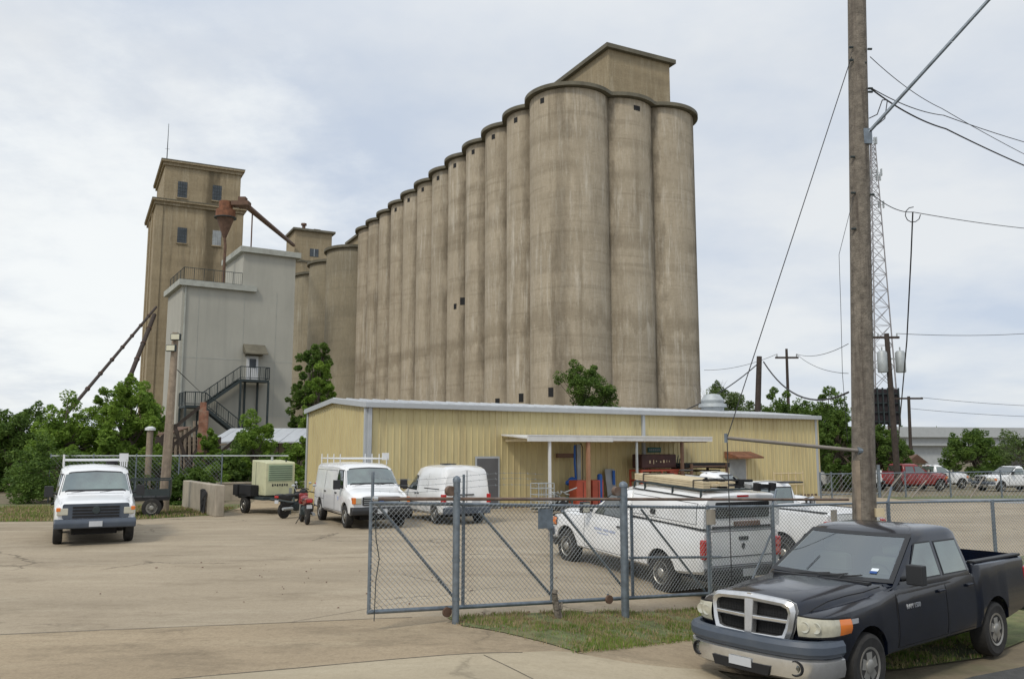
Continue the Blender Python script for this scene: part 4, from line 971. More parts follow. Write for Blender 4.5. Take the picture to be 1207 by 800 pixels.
p = pp(575); MB().box(p.x - c_.x - .20, p.x - c_.x - .12, -.16, .02, p.z - c_.z - 1.2, p.z - c_.z + .5).build('conduit_board', 'wood', bp)
# guy strut with wires
a = pp(531) + Vector((-.12, -.12, 0)); b = at(857, 516, 14.9)
gs = thing('guy_strut', 'horizontal grey steel strut sticking out left of the big pole with its guy wire', 'guy strut', a)
MB().tube((0, 0, 0), b - a, .036, .030, n=10).build('strut', 'strut', gs, smooth=50); MB().lathe([(.07, -.04), (.07, .04)], 12, axis='x').build('collar', 'galv', gs)
top = pp(70) + Vector((-.16, -.1, 0)); 
MB().path([top - a, b - a, Vector((b.x, b.y, zg(b.x, b.y))) - a], .009, 5).build('guy_wire', 'cable', gs)
MB().tube(b - a + Vector((-.02, 0, -.08)), b - a + Vector((-.02, 0, .08)), .03, n=8).build('end_clamp', 'galv', gs)
mb = MB(); a2 = pp(235) + Vector((-.16, -.1, 0)); mb.path([a2 - a, at(989, 300, 15.4) - a, at(991, 360, 15.3) - a, at(993, 440, 15.2) - a, at(999, 520, 15.5) - a], .005, 5); mb.build('slack_wire', 'cable', gs)
def wire(name, label, pts, r, mt='cable', sg_=.0):
    P0 = Vector(pts[0]); mb = MB()
    for p, q in zip(pts, pts[1:]): mb.path([x - P0 for x in sag(p, q, sg_)], r, 5)
    o = mb.build(name, mt, fixn=False); o.location = P0; return tag(o, label, 'wire', 'overhead wires')
wire('overhead_wire', 'uppermost thin wire running right from the big wooden pole', [pp(70) + Vector((.2, -.1, 0)), at(1110, 128, 19), at(1300, 225, 24)], .008, sg_=.1)
wire('overhead_wire', 'thin wire just above the thick cable right of the big pole', [pp(106) + Vector((.2, -.1, 0)), at(1112, 136, 19), at(1300, 190, 24)], .010, sg_=.1)
wire('overhead_wire', 'thick black cable sagging right from the big wooden pole', [pp(108) + Vector((.2, -.12, 0)), at(1115, 152, 18), at(1300, 230, 24)], .016, sg_=.1)
nx = at(1076, 250, 18)
wire('overhead_wire', 'wire from the middle of the big pole to the hanging drop cable', [pp(231) + Vector((.2, -.1, 0)), nx, at(1300, 275, 24)], .009, sg_=.1)
dc = wire('drop_cable', 'black service cable hanging down right of the lattice mast', [nx, at(1074, 300, 18.5), at(1069, 400, 20), at(1062, 480, 24), at(1058, 530, 30)], .016); dc['category'] = 'cable'
mb = MB(); P0 = nx; mb.path([at(1076 + 9 * math.cos(k * .6), 253 + 9 * math.sin(k * .6), 18) - P0 for k in range(9)], .010, 5); o = mb.build('cable_loop', 'cable'); o.location = P0; tag(o, 'small loop of spare black cable hung on the wire near the mast', 'cable')
mb = MB(); P0 = pp(130); mb.path([rel(x) + c_ - P0 for x in (pp(142) + Vector((.16, -.1, 0)), at(1034, 135, 15.6), at(1040, 118, 15.7), at(1046, 118, 16), at(1043, 140, 15.7), at(1026, 154, 15.5))], .010, 5); o = mb.build('cable_loop', 'cable'); o.location = P0; tag(o, 'looped lamp cable beside the bracket of the big pole', 'cable')

# distant poles
p1, b1, t1, z1 = pole('utility_pole', 'short dark pole without crossarm rising behind the yellow shed roof', 890, 560, 420, 62, .26, .19, 'darkpole', lean=5, n=10)
p2, b2, t2, z2 = pole('utility_pole', 'slim pole with small crossarm beyond the dark pole and trees', 932, 560, 411, 95, .22, .14, 'darkpole', lean=-5, n=10)
MB().box(t2.x - 1.3, t2.x + 1.3, -.1, .1, t2.z - 1.1, t2.z - .9).build('crossarm', 'darkpole', p2)
MB().tube((t2.x - 1.1, 0, t2.z - .9), (t2.x - 1.1, 0, t2.z - .6), .07).tube((t2.x + 1.1, 0, t2.z - .9), (t2.x + 1.1, 0, t2.z - .6), .07).build('insulator', 'galvgrey', p2)
p3, b3, t3, z3 = pole('utility_pole', 'dark leaning pole carrying two grey transformers in front of the billboard', 1058, 558, 393, 58, .22, .16, 'darkpole', lean=-13, n=10)
MB().box(t3.x - 1.05, t3.x + .85, -.08, .08, t3.z - .35, t3.z - .2).build('crossarm', 'darkpole', p3)
for s in (-1, 1): MB().lathe([(.30, -.75), (.33, -.7), (.33, .6), (.24, .72), (.1, .75)], 14, (t3.x + .18 + s * .62, -.1, t3.z - 1.95)).tube((t3.x + .18 + s * .62, -.1, t3.z - 1.2), (t3.x + .18 + s * .62, -.1, t3.z - .95), .05).box(t3.x + .1, t3.x + .18 + s * .4, -.06, .06, t3.z - 1.8, t3.z - 1.7).build('transformer', 'galvgrey', p3, smooth=40)
ins = MB()
for x in (-.9, -.6, .7): ins.tube((t3.x + x, 0, t3.z - .2), (t3.x + x, 0, t3.z + .02), .05, n=6)
ins.build('insulator', 'galvgrey', p3)
p4, b4, t4, z4 = pole('utility_pole', 'thin brown pole with crossarm in front of the overpass', 1074, 555, 467, 85, .18, .14, 'darkpole', lean=-3, n=10)
MB().box(t4.x - 1.5, t4.x + 1.4, -.08, .08, t4.z - .3, t4.z - .12).build('crossarm', 'darkpole', p4)
T = lambda b, t, z, dx=0, dz=0: Vector((b.x + t.x + dx, b.y, z + t.z + dz))
wire('overhead_wire', 'thick sagging cable from the dark pole behind the shed to the right', [T(b1, t1, z1, .3, -.4), at(1000, 462, 40)], .05, sg_=1.3)
wire('overhead_wire', 'cable sloping down left from the dark pole across the silo base', [T(b1, t1, z1, -.2, -.6), at(760, 498, 50)], .04, sg_=.6)
wire('overhead_wire', 'faint wire from the slim far pole up towards the big pole', [T(b2, t2, z2, 1.1, -.6), at(1000, 405, 60)], .025, sg_=.5)
wire('overhead_wire', 'faint lower wire right of the slim far pole', [T(b2, t2, z2, 1.1, -.6), at(1000, 440, 60)], .022, sg_=.5)
wire('overhead_wire', 'faint wire left of the slim far pole going behind the silos', [T(b2, t2, z2, -1.1, -.6), at(830, 436, 110)], .025, sg_=.5)
wire('overhead_wire', 'faint low wire running right from the transformer pole past the mast', [T(b3, t3, z3, .7, 0), at(1320, 380, 70)], .02, sg_=.5)
wire('overhead_wire', 'upper of two faint wires in front of the overpass', [T(b4, t4, z4, 1.2, -.1), at(1320, 480, 85)], .02, sg_=.3)
wire('overhead_wire', 'lower of two faint wires in front of the overpass', [T(b4, t4, z4, 0, -1.2), at(1320, 492, 85)], .02, sg_=.3)
# bare stems seen against the sky beside the silo block

# lattice mast
LY = 165; lb = at(1040, 545, LY); lt = at(1028, 166, LY); mh = lt.z
mast = thing('lattice_mast', 'very tall grey steel lattice radio mast right of the big pole', 'mast', (lb.x, lb.y, -2))
mb = MB(); wb, wt_ = 3.7, .55; topx = lt.x - lb.x
def leg(k, t):
    a = R(90 + 120 * k + 20); w = wb + (wt_ - wb) * t
    return Vector((topx * t + w * math.cos(a), w * math.sin(a), (mh + 2) * t))
for k in range(3): mb.tube(leg(k, 0), leg(k, 1), .16, .10, n=6)
mb.build('legs', 'towersteel', mast)
mb = MB(); ts = [0]; 
while ts[-1] < 1: w = wb + (wt_ - wb) * ts[-1]; ts.append(ts[-1] + max(.014, w * 1.55 / (mh + 2)))
for t0, t1_ in zip(ts, ts[1:]):
    if t1_ > 1: break
    for k in range(3): mb.tube(leg(k, t0), leg((k + 1) % 3, t1_), .06, n=4, cap=False).tube(leg((k + 1) % 3, t0), leg(k, t1_), .06, n=4, cap=False).tube(leg(k, t1_), leg((k + 1) % 3, t1_), .05, n=4, cap=False)
mb.build('lattice', 'towersteel', mast, fixn=False)
mb = MB()
for t_, w in ((1.0, .8), (.90, 1.6), (.885, 1.3), (.80, 1.8)):
    z = (mh + 2) * t_; x = topx * t_
    for s in (-1, -.3, .5, 1): mb.box(x + s * w - .12, x + s * w + .12, -.3, .1, z - .7, z + .7)
    mb.tube((x - w, 0, z), (x + w, 0, z), .06)
mb.build('aerial', 'galvgrey', mast)
# billboard seen from behind
p = at(1038, 480, 92); bbd = thing('billboard', 'dark back of a large billboard with its walkway lattice behind the pole', 'billboard', (p.x, p.y, -1.5), R(12))
z0, z1_ = at(1038, 500, 92).z + 1.5, at(1038, 458, 92).z + 1.5
MB().box(-1.9, 2.2, 0, .25, z0, z1_).build('panel', 'billboard', bbd)
mb = MB()
for i in range(7): x = -1.8 + i * .65; mb.box(x - .06, x + .06, -.35, -.2, z0 - .2, z1_ + .1)
for i in range(4): z = z0 + .3 + i * 1.0; mb.box(-1.9, 2.2, -.2, -.05, z - .06, z + .06)
mb.build('frame', 'darksteel', bbd); mb = MB()
for x in (-.9, .9): mb.tube((x, -.1, 0), (x, -.1, z0), .2)
mb.build('column', 'darkpole', bbd)
# overpass
op = thing('overpass', 'pale concrete motorway overpass deck on piers at the far right', 'overpass', (at(1060, 500, 125).x, 125, -2), R(14))
zt_ = at(1080, 503, 126).z + 2; zm_ = at(1080, 515, 126).z + 2; zl_ = at(1080, 525, 126).z + 2
MB().box(-9, 90, 0, 12, zm_, zt_).build('parapet', 'overpass', op); MB().box(-9, 90, .6, 11.4, zl_, zm_ - .01).build('deck', 'overpass', op)
for x in (4.5, 26, 48, 70): MB().box(x - 1.2, x + 5, 1.5, 10.5, 0, zl_ - .005).build('pier', 'overpass', op)
mb = MB()
for x in (9, 30): mb.box(-2 + x - 9, x - 5.9, 1.4, 2.5, 1.0, zl_ - .7)
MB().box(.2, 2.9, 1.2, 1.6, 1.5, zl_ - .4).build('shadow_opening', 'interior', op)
# pale low building far away seen right of the shed
p = at(992, 545, 80); lb_ = thing('low_building', 'pale low building beyond the trees right of the yellow shed', 'building', (p.x, p.y, -1.6), R(10))
MB().box(-2, 3, 0, 8, 0, at(992, 527, 80).z + 1.6).build('wall', 'white', lb_); MB().box(-2.2, 3.2, -.2, 8.2, at(992, 527, 80).z + 1.602, at(992, 527, 80).z + 1.85).build('roof', 'roofmetal', lb_)
mb = MB()
for x in (-1.4, .6): mb.box(x, x + 1.2, -.06, .05, 1.4, 2.3)
mb.build('window', 'glassdark', lb_)
p = at(1093, 548, 78); lb_ = thing('brick_hut', 'small tan brick hut beside the thin brown pole', 'building', (p.x, p.y, -1.8), R(20))
MB().box(-2.4, -.2, 0, 3, 0, 3.1).build('wall', 'lumber', lb_); MB().prism([(-2.6, 3.102), (0, 3.102), (-1.3, 3.9)], -.2, 3.2, 'y').build('roof', 'rustbrown', lb_); MB().box(-1.6, -1.0, -.05, .05, .2, 2.0).build('door', 'glassdark', lb_)
# far chain link fence with tan brace pipes
FF = Fr(at(966, 590, 45).x, 45, 22, -.45)
ff = thing('chain_link_fence', 'far chain link fence with tan brace pipes before the red pickup', 'fence', FF.o, FF.a)
us = [967, 980, 1036, 1067, 1120, 1180, 1250]; xs2 = [FF.hit(u, 570)[0] for u in us]; hh2 = FF.hit(980, 556)[1]
for i, x in enumerate(xs2): MB().tube((x, 0, -1.2), (x, 0, hh2 + (.35 if i == 2 else 0)), .09 if i == 2 else .045, n=8).build('post', 'galv', ff)
mb = MB(); mb.tube((xs2[0], 0, hh2 - .1), (xs2[-1], 0, hh2 - .1), .03).tube((xs2[0], 0, hh2 * .35), (xs2[2], 0, hh2 * .35), .025); mb.build('rail', 'galv', ff)
for (ua, va, ub, vb) in ((1037, 590, 1063, 558), (1068, 594, 1092, 566), (1140, 592, 1160, 562)):
    xa, za = FF.hit(ua, va, -.1); xb, zb_ = FF.hit(ub, vb, -.1); MB().tube((xa, -.1, za), (xb, -.1, zb_), .038).build('brace', 'strut', ff)
lm = MB(); link_mesh(lm, (xs2[0], 0), (xs2[-1], 0), -.8, hh2 - .15, .30, .009, -.04); lm.build('wire_mesh', 'wire', ff, fixn=False)

# ------------------------------------------------------------------ left side: floodlight pole, walls, ruin, fence
fb = Vector(G(192.5, 602.5) + (0,)); ft = at(207, 392, fb.y)
fp = thing('floodlight_pole', 'leaning weathered wooden pole with two floodlights at its head', 'lamp post', fb)
MB().path([(0, 0, -.1), (ft - fb) * .5, ft - fb], .21, 12, .13).build('shaft', 'wood', fp, smooth=60)
def cv(u, v): return at(u, v, fb.y) - fb
for u, v, s in ((210, 398, 1), (204.5, 411, -1)):
    c = cv(u, v); fl = MB().box(c.x - .20, c.x + .20, c.y - .32, c.y - .16, c.z - .14, c.z + .14).build('floodlight', 'darksteel', fp, bevel=.015)
    MB().box(c.x - .17, c.x + .17, c.y - .335, c.y - .322, c.z - .11, c.z + .11).build('lens', 'lampface', fl); MB().box(c.x - .05, c.x + .05, c.y - .16, c.y + .02, c.z - .04, c.z + .04).build('arm', 'darksteel', fl)
wire('overhead_wire', 'thin wire from the floodlight pole to the annex stair', [at(206, 433, fb.y), at(236, 462, 70)], .02)
sp2 = at(172, 600, 44); po = thing('fence_post', 'squat grey wooden post with white cap among the bushes at the left', 'post', (sp2.x, sp2.y, 0)); hgt = at(172, 507, 44).z
MB().tube((0, 0, 0), (0, 0, hgt), .16, n=12).build('shaft', 'wood', po, smooth=60); MB().lathe([(.26, hgt), (.26, hgt + .12), (.1, hgt + .2)], 14).build('cap', 'white', po, smooth=40)
# concrete wall stub and back wall
wa, wb_ = Vector(G(253, 609)), Vector(G(221, 600)); an = math.degrees(math.atan2(wb_.y - wa.y, wb_.x - wa.x)); Lw = (wb_ - wa).length
h1 = at(253, 571.5, wa.y).z
wl = thing('concrete_wall', 'short thick stained concrete wall stub with a hose hung on it', 'wall', (wa.x, wa.y, 0), R(an))
MB().box(0, Lw + 1.2, -.34, 0, 0, h1).build('slab', 'oldconc', wl, bevel=.03)
hp = at(236.5, 598, wa.y + 1.4); 
ho = thing('garden_hose', 'black hose coiled over the concrete wall stub hanging to the grass', 'hose', (wa.x + .3 * (wb_ - wa).x / Lw, wa.y + .3 * (wb_ - wa).y / Lw, 0), R(an))
mb = MB()
for k in range(7):
    x = 1.0 + .07 * k; mb.path([(x, .04 + .012 * k, h1 - .35 - .05 * k), (x + .1, .09, h1 - .22), (x + .35, .1, h1 - .25), (x + .38, .07, h1 - .9 - .1 * (k % 3)), (x + .05, .1, h1 - 1.1 - .06 * k), (x, .04, h1 - .35 - .05 * k)], .024, 6)
mb.path([(1.3, .1, .4), (1.5, .15, .05), (1.0, .5, .03), (.6, .9, .03), (1.2, 1.3, .03), (2.2, 1.2, .03)], .022, 6)
mb.build('hose_coil', 'cable', ho)
bwY = 42.5; xa = at(218, 580, bwY).x; xb = at(372, 580, 45).x
bw = thing('concrete_wall', 'long low stained concrete wall behind the compressor trailer', 'wall', (xa, bwY, 0), math.atan2(2.5, xb - xa))
hb = at(280, 570, 43.3).z; MB().box(0, math.hypot(xb - xa, 2.5), 0, .3, -.2, hb).box(0, math.hypot(xb - xa, 2.5), -.03, .33, hb + .002, hb + .08).build('slab', 'oldconc', bw)
# gravel bank behind the trailer
mb = MB(); p = G(268, 608)
# thin top rail fence at left
LFy = 41.5; x0, x1 = at(60, 540, LFy).x, at(262, 540, LFy).x; zr_ = at(200, 537, LFy).z
lf = thing('chain_link_fence', 'rusting chain link fence overgrown by bushes at the left', 'fence', (x0, LFy, 0))
for k in range(5): x = (x1 - x0) * k / 4; MB().tube((x, 0, 0), (x, 0, zr_ + .1), .035, n=8).build('post', 'galv', lf)
MB().tube((0, 0, zr_), (x1 - x0 + 3.2, 0, zr_), .03).build('rail', 'galvgrey', lf); lm = MB(); link_mesh(lm, (0, 0), (x1 - x0, 0), .1, zr_, .2, .006, -.04); lm.build('wire_mesh', 'wire', lf, fixn=False)
# brick pillar and collapsed timber trestle
p = at(237, 560, 50); zt_ = at(237, 474, 50).z; br = thing('brick_pillar', 'tall broken orange brick pillar standing among vines', 'pillar', (p.x, p.y, 0), R(15))
MB().box(-.25, .25, -.25, .25, 0, zt_ - .5).box(-.22, .12, -.20, .22, zt_ - .498, zt_).build('brickwork', 'brick', br, bevel=.02)
ru = thing('timber_trestle', 'collapsed dark timber loading trestle beside the brick pillar', 'ruin', (at(205, 560, 52).x, 52, 0), R(10))
rr = random.Random(11); mb = MB()
q = lambda u, v, Y=52: at(u, v, Y) - Vector((at(205, 560, 52).x, 52, 0))
for i in range(9): u = 196 + i * 5.2; mb.tube(q(u, 600), q(u + 1.0, 520 - i * 3.5 + rr.uniform(-5, 5)), .09, n=5)
mb.build('picket', 'wood', ru)
mb = MB()
for a_, b_ in (((190, 535), (238, 498)), ((192, 515), (236, 478)), ((196, 590), (240, 515)), ((236, 590), (205, 500)), ((250, 540), (286, 508)), ((210, 560), (262, 545))): mb.tube(q(*a_), q(*b_), .14, n=4)
mb.build('beam', 'darkpole', ru)
mb = MB()
for i in range(12): a_ = rr.uniform(192, 255); b_ = rr.uniform(520, 590); mb.hexa([tuple(q(a_, b_) + Vector(v)) for v in ((0, 0, 0), (1.1, .1, .15), (1.1, .5, .15), (0, .5, 0), (0, 0, .08), (1.1, .1, .23), (1.1, .5, .23), (0, .5, .08))])
mb.build('fallen_board', 'wood', ru)
mb = MB().box(-3, 2.5, .8, 1.0, 0, 3.3); mb.build('dark_boarding', 'darkpole', ru)
# small low roofs beyond the bushes
for u0, u1, v0, v1, Y, lab, mt in ((248, 368, 505, 521, 56, 'low grey sheet roofed lean-to in front of the grey annex', 'roofmetal'), (176, 200, 503, 512, 60, 'low tin roofed shelter left of the floodlight pole', 'rustbrown')):
    a_, b_ = at(u0, v1, Y), at(u1, v1 + 3, Y); ls = thing('lean_to', lab, 'shed', (a_.x, Y, 0)); w = b_.x - a_.x; zt_ = at(u0, v0, Y + 4).z; zf = a_.z
    r_ = MB(); n = max(3, int(w / .5))
    for i in range(n): x = w * i / n; x2 = w * (i + 1) / n - .02; r_.hexa([(x, -.3, zf - .05), (x2, -.3, zf - .05), (x2, 4, zt_ - .05), (x, 4, zt_ - .05), (x, -.3, zf + (.02 if i % 2 else .05)), (x2, -.3, zf + (.02 if i % 2 else .05)), (x2, 4, zt_ + .03), (x, 4, zt_ + .03)])
    r_.build('roof', mt, ls)
    MB().box(.1, w - .1, 3.7, 3.9, 0, zt_ - .06).build('back_wall', 'oldconc', ls)
    for k in range(4): x = .2 + (w - .4) * k / 3; MB().box(x - .08, x + .08, 0, .16, 0, zf - .07).build('post', 'darkpole', ls)

# ------------------------------------------------------------------ vehicles
def lerp(a, b, t): return a + (b - a) * t
class Body:
    """half sections (y,z) from bottom centre to top centre at stations along x, mirrored and capped"""
    def __init__(s, st): s.st = sorted(st, key=lambda q: q[0])
    def sec(s, x):
        st = s.st
        if x <= st[0][0]: return st[0][1]
        for (xa, a), (xb, b) in zip(st, st[1:]):
            if x <= xb: t = (x - xa) / (xb - xa); return [(lerp(p[0], q[0], t), lerp(p[1], q[1], t)) for p, q in zip(a, b)]
        return st[-1][1]
    def y(s, x, z):
        P = s.sec(x); best = None
        for p, q in zip(P[1:], P[2:]):
            if min(p[1], q[1]) - 1e-6 <= z <= max(p[1], q[1]) + 1e-6 and abs(p[1] - q[1]) > 1e-6:
                v = lerp(p[0], q[0], (z - p[1]) / (q[1] - p[1])); best = v if best is None else max(best, v)
        return best if best is not None else max(p[0] for p in P)
    def z(s, x, y):
        P = s.sec(x); y = abs(y)
        for p, q in zip(reversed(P[:-1]), reversed(P[1:])):     # from the top down
            lo, hi = min(p[0], q[0]), max(p[0], q[0])
            if lo - 1e-6 <= y <= hi + 1e-6 and hi - lo > 1e-6: return lerp(q[1], p[1], (y - q[0]) / (p[0] - q[0]))
        return P[-1][1]
    def mesh(s, arches=()):
        """arches: (x centre, radius, z centre): the lower edge of the skin rises over each wheel"""
        xs = {round(x, 4) for x, _ in s.st}
        for xc, r, zc in arches:
            for k in range(15): xs.add(round(xc - r * math.cos(math.pi * k / 14), 4))
        st = []
        for x in sorted(xs):
            P = list(s.sec(x)); za = max([zc + math.sqrt(max(0, r * r - (x - xc) ** 2)) for xc, r, zc in arches if abs(x - xc) <= r + 1e-5] or [0])
            if za > P[0][1]:
                Q = []
                for i, (y, z) in enumerate(P):
                    if i == 0: Q.append((0, za))
                    elif i == 1 and z < za: Q.append((s.y(x, za) - .05, za))
                    elif z < za and i < len(P) - 4: Q.append((s.y(x, za) - .001 * (6 - i), za))
                    else: Q.append((y, z))
                P = Q
            st.append((x, P))
        mb = MB(); n = len(st[0][1]); ring = 2 * n - 2
        for x, P in st: mb.v += [(x, p[0], p[1]) for p in P] + [(x, -p[0], p[1]) for p in reversed(P[1:-1])]
        for j in range(len(st) - 1):
            for i in range(ring):
                i2 = (i + 1) % ring; mb.mi = 1 if (i in (0, ring - 1)) else 0
                mb.face((j * ring + i, j * ring + i2, (j + 1) * ring + i2, (j + 1) * ring + i))
        mb.mi = 0; mb.face(reversed(range(ring))); m = (len(st) - 1) * ring; mb.face(range(m, m + ring)); return mb
    def side(s, mb, poly, sg, off=.006, n=8):
        """patch on the side from a quad poly of (x,z): a,b,c,d ccw; bilinear grid"""
        a, b, c, d = poly
        def fn(u, v):
            x = lerp(lerp(a[0], b[0], u), lerp(d[0], c[0], u), v); z = lerp(lerp(a[1], b[1], u), lerp(d[1], c[1], u), v)
            return (x, sg * (s.y(x, z) + off), z)
        mb.grid(fn, n, n); return mb
    def top(s, mb, x0, x1, ya, yb, off=.006, n=10):
        """patch on the top between stations; half widths ya at x0, yb at x1"""
        def fn(u, v):
            x = lerp(x0, x1, v); w = lerp(ya, yb, v); y = (u * 2 - 1) * w
            e = .01; zx = (s.z(x + e, y) - s.z(x - e, y)) / (2 * e); L_ = math.hypot(1, zx)
            return (x - zx / L_ * off, y, s.z(x, y) + off / L_)
        mb.grid(fn, n, n); return mb
def wheel(root, x, y, r, w, style, rimr=None):
    rimr = rimr or r * .56; sg = 1 if y > 0 else -1
    prof = [(rimr, -w * .42), (r * .86, -w * .5), (r * .97, -w * .42), (r, -w * .25), (r, w * .25), (r * .97, w * .42), (r * .86, w * .5), (rimr, w * .42)]
    wh = MB().lathe(prof, 40, axis='y').build('wheel', 'rubber', root, smooth=35); wh.location = (x, y, r)
    o = w * .42 * sg
    m = MB()
    if style == 'spoke':
        m.lathe([(rimr * 1.02, o), (rimr * 1.02, o + .012 * sg), (rimr * .90, o + .004 * sg), (rimr * .86, o - .10 * sg)], 40, axis='y', cap=False)
        for k in range(5):
            a = 2 * math.pi * k / 5 + .3; c, s = math.cos(a), math.sin(a); hw1, hw2 = .052, .068
            def q(rad, t, dy): return (c * rad - s * t, o + dy, s * rad + c * t)
            rr0, rr1 = .04, rimr * .93
            m.hexa([q(rr0, -hw1, -.03 * sg), q(rr1, -hw2, -.03 * sg), q(rr1, hw2, -.03 * sg), q(rr0, hw1, -.03 * sg), q(rr0, -hw1, .006 * sg), q(rr1, -hw2, -.002 * sg), q(rr1, hw2, -.002 * sg), q(rr0, hw1, .006 * sg)])
        m.lathe([(.085, o - .02 * sg), (.085, o + .012 * sg), (.06, o + .022 * sg), (.004, o + .024 * sg)], 20, axis='y')
    else:
        m.lathe([(rimr * 1.02, o), (rimr * 1.0, o + .012 * sg), (rimr * .90, o - .01 * sg), (rimr * .82, o - .05 * sg), (rimr * .55, o - .035 * sg), (rimr * .42, o + .0 * sg), (rimr * .32, o + .02 * sg), (rimr * .05, o + .025 * sg)], 32, axis='y')
    m.build('rim', 'rim', wh, smooth=35, fixn=True)
    d = MB().lathe([(rimr * .88, o - .11 * sg), (rimr * .85, o - .105 * sg), (.01, o - .10 * sg)], 24, axis='y')
    if style != 'spoke':
        for k in range(8): a = 2 * math.pi * k / 8; d.tube((math.cos(a) * rimr * .68, o - .035 * sg, math.sin(a) * rimr * .68), (math.cos(a) * rimr * .68, o - .052 * sg + .02 * sg, math.sin(a) * rimr * .68), rimr * .085, n=8)
    d.build('brake_disc', 'interior', wh, smooth=35)
    return wh
def rrect(hx, hy, r, n=4, cx=0, cy=0):
    P = []
    for (sx, sy, a0) in ((1, 1, 0), (-1, 1, 90), (-1, -1, 180), (1, -1, 270)):
        for k in range(n + 1): a = R(a0 + 90 * k / n); P.append((cx + sx * (hx - r) + r * math.cos(a), cy + sy * (hy - r) + r * math.sin(a)))
    return P

def pickup(label, paint='whitepaint', quad=True, style='steel', loc=(0, 0, 0), rz=0, group=None, glass='glass', nose=True, cap=False, name='pickup_truck', bulk='greyplastic'):
    root = thing(name, label, 'pickup truck', loc, rz, group)
    xb = -1.22 if quad else -.62      # back of the cab
    # ---- lower body
    def sec(w, zb, zsh, yt, zt, zc, ws=None):
        ws = ws if ws is not None else w - .035
        return [(0, zb), (w - .10, zb), (w - .03, zb + .05), (w - .005, zb + .20), (w, .80), (ws + .012, zsh - .07), (ws, zsh - .02), (ws - .05, zsh), (yt + .05, zsh + .012), (yt, zt - .03), (yt - .05, zt), (yt * .5, (zt + zc) / 2 + .004), (0, zc)]
    st = [(-3.02, sec(.965, .58, 1.33, .86, 1.355, 1.36)), (-2.98, sec(.985, .55, 1.355, .86, 1.375, 1.38)), (-2.6, sec(1.0, .50, 1.36, .86, 1.38, 1.385)), (-2.2, sec(1.025, .46, 1.36, .86, 1.38, 1.385)), (-1.785, sec(1.035, .44, 1.36, .86, 1.38, 1.385)),
          (-1.35, sec(1.02, .44, 1.36, .86, 1.38, 1.385)), (xb - .02, sec(.985, .42, 1.36, .86, 1.38, 1.385)), (xb + .02, sec(.985, .42, 1.245, .88, 1.27, 1.28)), (.95, sec(.985, .42, 1.235, .88, 1.26, 1.27)),
          (1.15, sec(.995, .42, 1.19, .80, 1.262, 1.29)), (1.45, sec(1.015, .42, 1.14, .755, 1.245, 1.285)), (1.785, sec(1.025, .44, 1.115, .725, 1.228, 1.275)), (2.15, sec(1.015, .46, 1.085, .68, 1.205, 1.26)),
          (2.42, sec(.975, .50, 1.055, .63, 1.18, 1.24)), (2.56, sec(.90, .56, 1.035, .58, 1.15, 1.215)), (2.63, sec(.82, .60, 1.02, .54, 1.13, 1.185)), (2.66, sec(.64, .64, .97, .48, 1.06, 1.10))]
    B = Body(st)
    def well(x, P): return P[:11] + [(P[10][0] - .015, .92), (0, .92)]
    bed = [(x, P) for x, P in st if x < xb - .01]
    st2 = [q for q in st if q[0] >= xb - .01] + [bed[0], (-2.945, B.sec(-2.945))] + [(x, well(x, B.sec(x))) for x in (-2.94, -2.6, -2.2, -1.785, -1.36, xb - .10)] + [(xb - .09, B.sec(xb - .09)), (xb - .02, B.sec(xb - .02))]
    o = Body(st2).mesh(((1.785, .47, .40), (-1.785, .47, .40))).build('body', [paint, 'interior'], root)
    me = o.data; me.polygons.foreach_set('use_smooth', [True] * len(me.polygons)); me.set_sharp_from_angle(angle=R(28))
    # black wheel arch liners and frame
    MB().box(-2.9, 2.4, -.45, .45, .30, .56).tube((1.785, -.8, .39), (1.785, .8, .39), .06).tube((-1.785, -.8, .39), (-1.785, .8, .39), .08).box(1.2, 2.4, -.62, .62, .45, 1.0).box(-2.4, -1.2, -.66, .66, .45, .90).build('chassis', 'interior', root)
    # ---- cab
    def ring(z, xf, xr, w, bow, rc):
        P = []; n = 9
        def yf(t): return lerp(-w + rc, w - rc, t)
        for k in range(n): y = yf(k / (n - 1)); P.append((xf - bow * (y / w) ** 2, y, z))
        for k in range(1, 4): a = R(90 - 90 * 0) ; t = k / 4; P.append((xf - bow - rc * .9 * t * t - .0, w - rc + rc * math.sin(t * math.pi / 2), z))
        for k in range(5): P.append((lerp(xf - bow - rc - .12, xr + rc, k / 4), w, z))
        for k in range(1, 4): t = k / 4; P.append((xr + rc * (1 - math.sin(t * math.pi / 2)), w - rc * (1 - math.cos(t * math.pi / 2)), z))
        for k in range(n): y = -yf(k / (n - 1)); P.append((xr, y, z))
        for k in range(1, 4): t = 1 - k / 4; P.append((xr + rc * (1 - math.sin(t * math.pi / 2)), -(w - rc * (1 - math.cos(t * math.pi / 2))), z))
        for k in range(5): P.append((lerp(xr + rc, xf - bow - rc - .12, k / 4), -w, z))
        for k in range(1, 4): t = 1 - k / 4; P.append((xf - bow - rc * .9 * t * t, -(w - rc + rc * math.sin(t * math.pi / 2)), z))
        return P
    lv = [(1.20, 1.22, xb, .955, .14, .12), (1.30, 1.08, xb, .945, .15, .12), (1.80, .30, xb + .10, .80, .16, .13), (1.86, .18, xb + .14, .765, .16, .14), (1.895, .05, xb + .22, .70, .15, .14), (1.915, -.12, xb + .36, .58, .12, .12), (1.922, -.35, xb + .55, .35, .05, .10)]
    mb = MB(); n0 = None
    for z, xf, xr, w, bow, rc in lv:
        P = ring(z, xf, xr, w, bow, rc); n0 = len(P); mb.v += P
    for j in range(len(lv) - 1):
        for i in range(n0):
            i2 = (i + 1) % n0
            if j == 1 and i < 8: continue          # the windscreen opening
            mb.face((j * n0 + i, j * n0 + i2, (j + 1) * n0 + i2, (j + 1) * n0 + i))
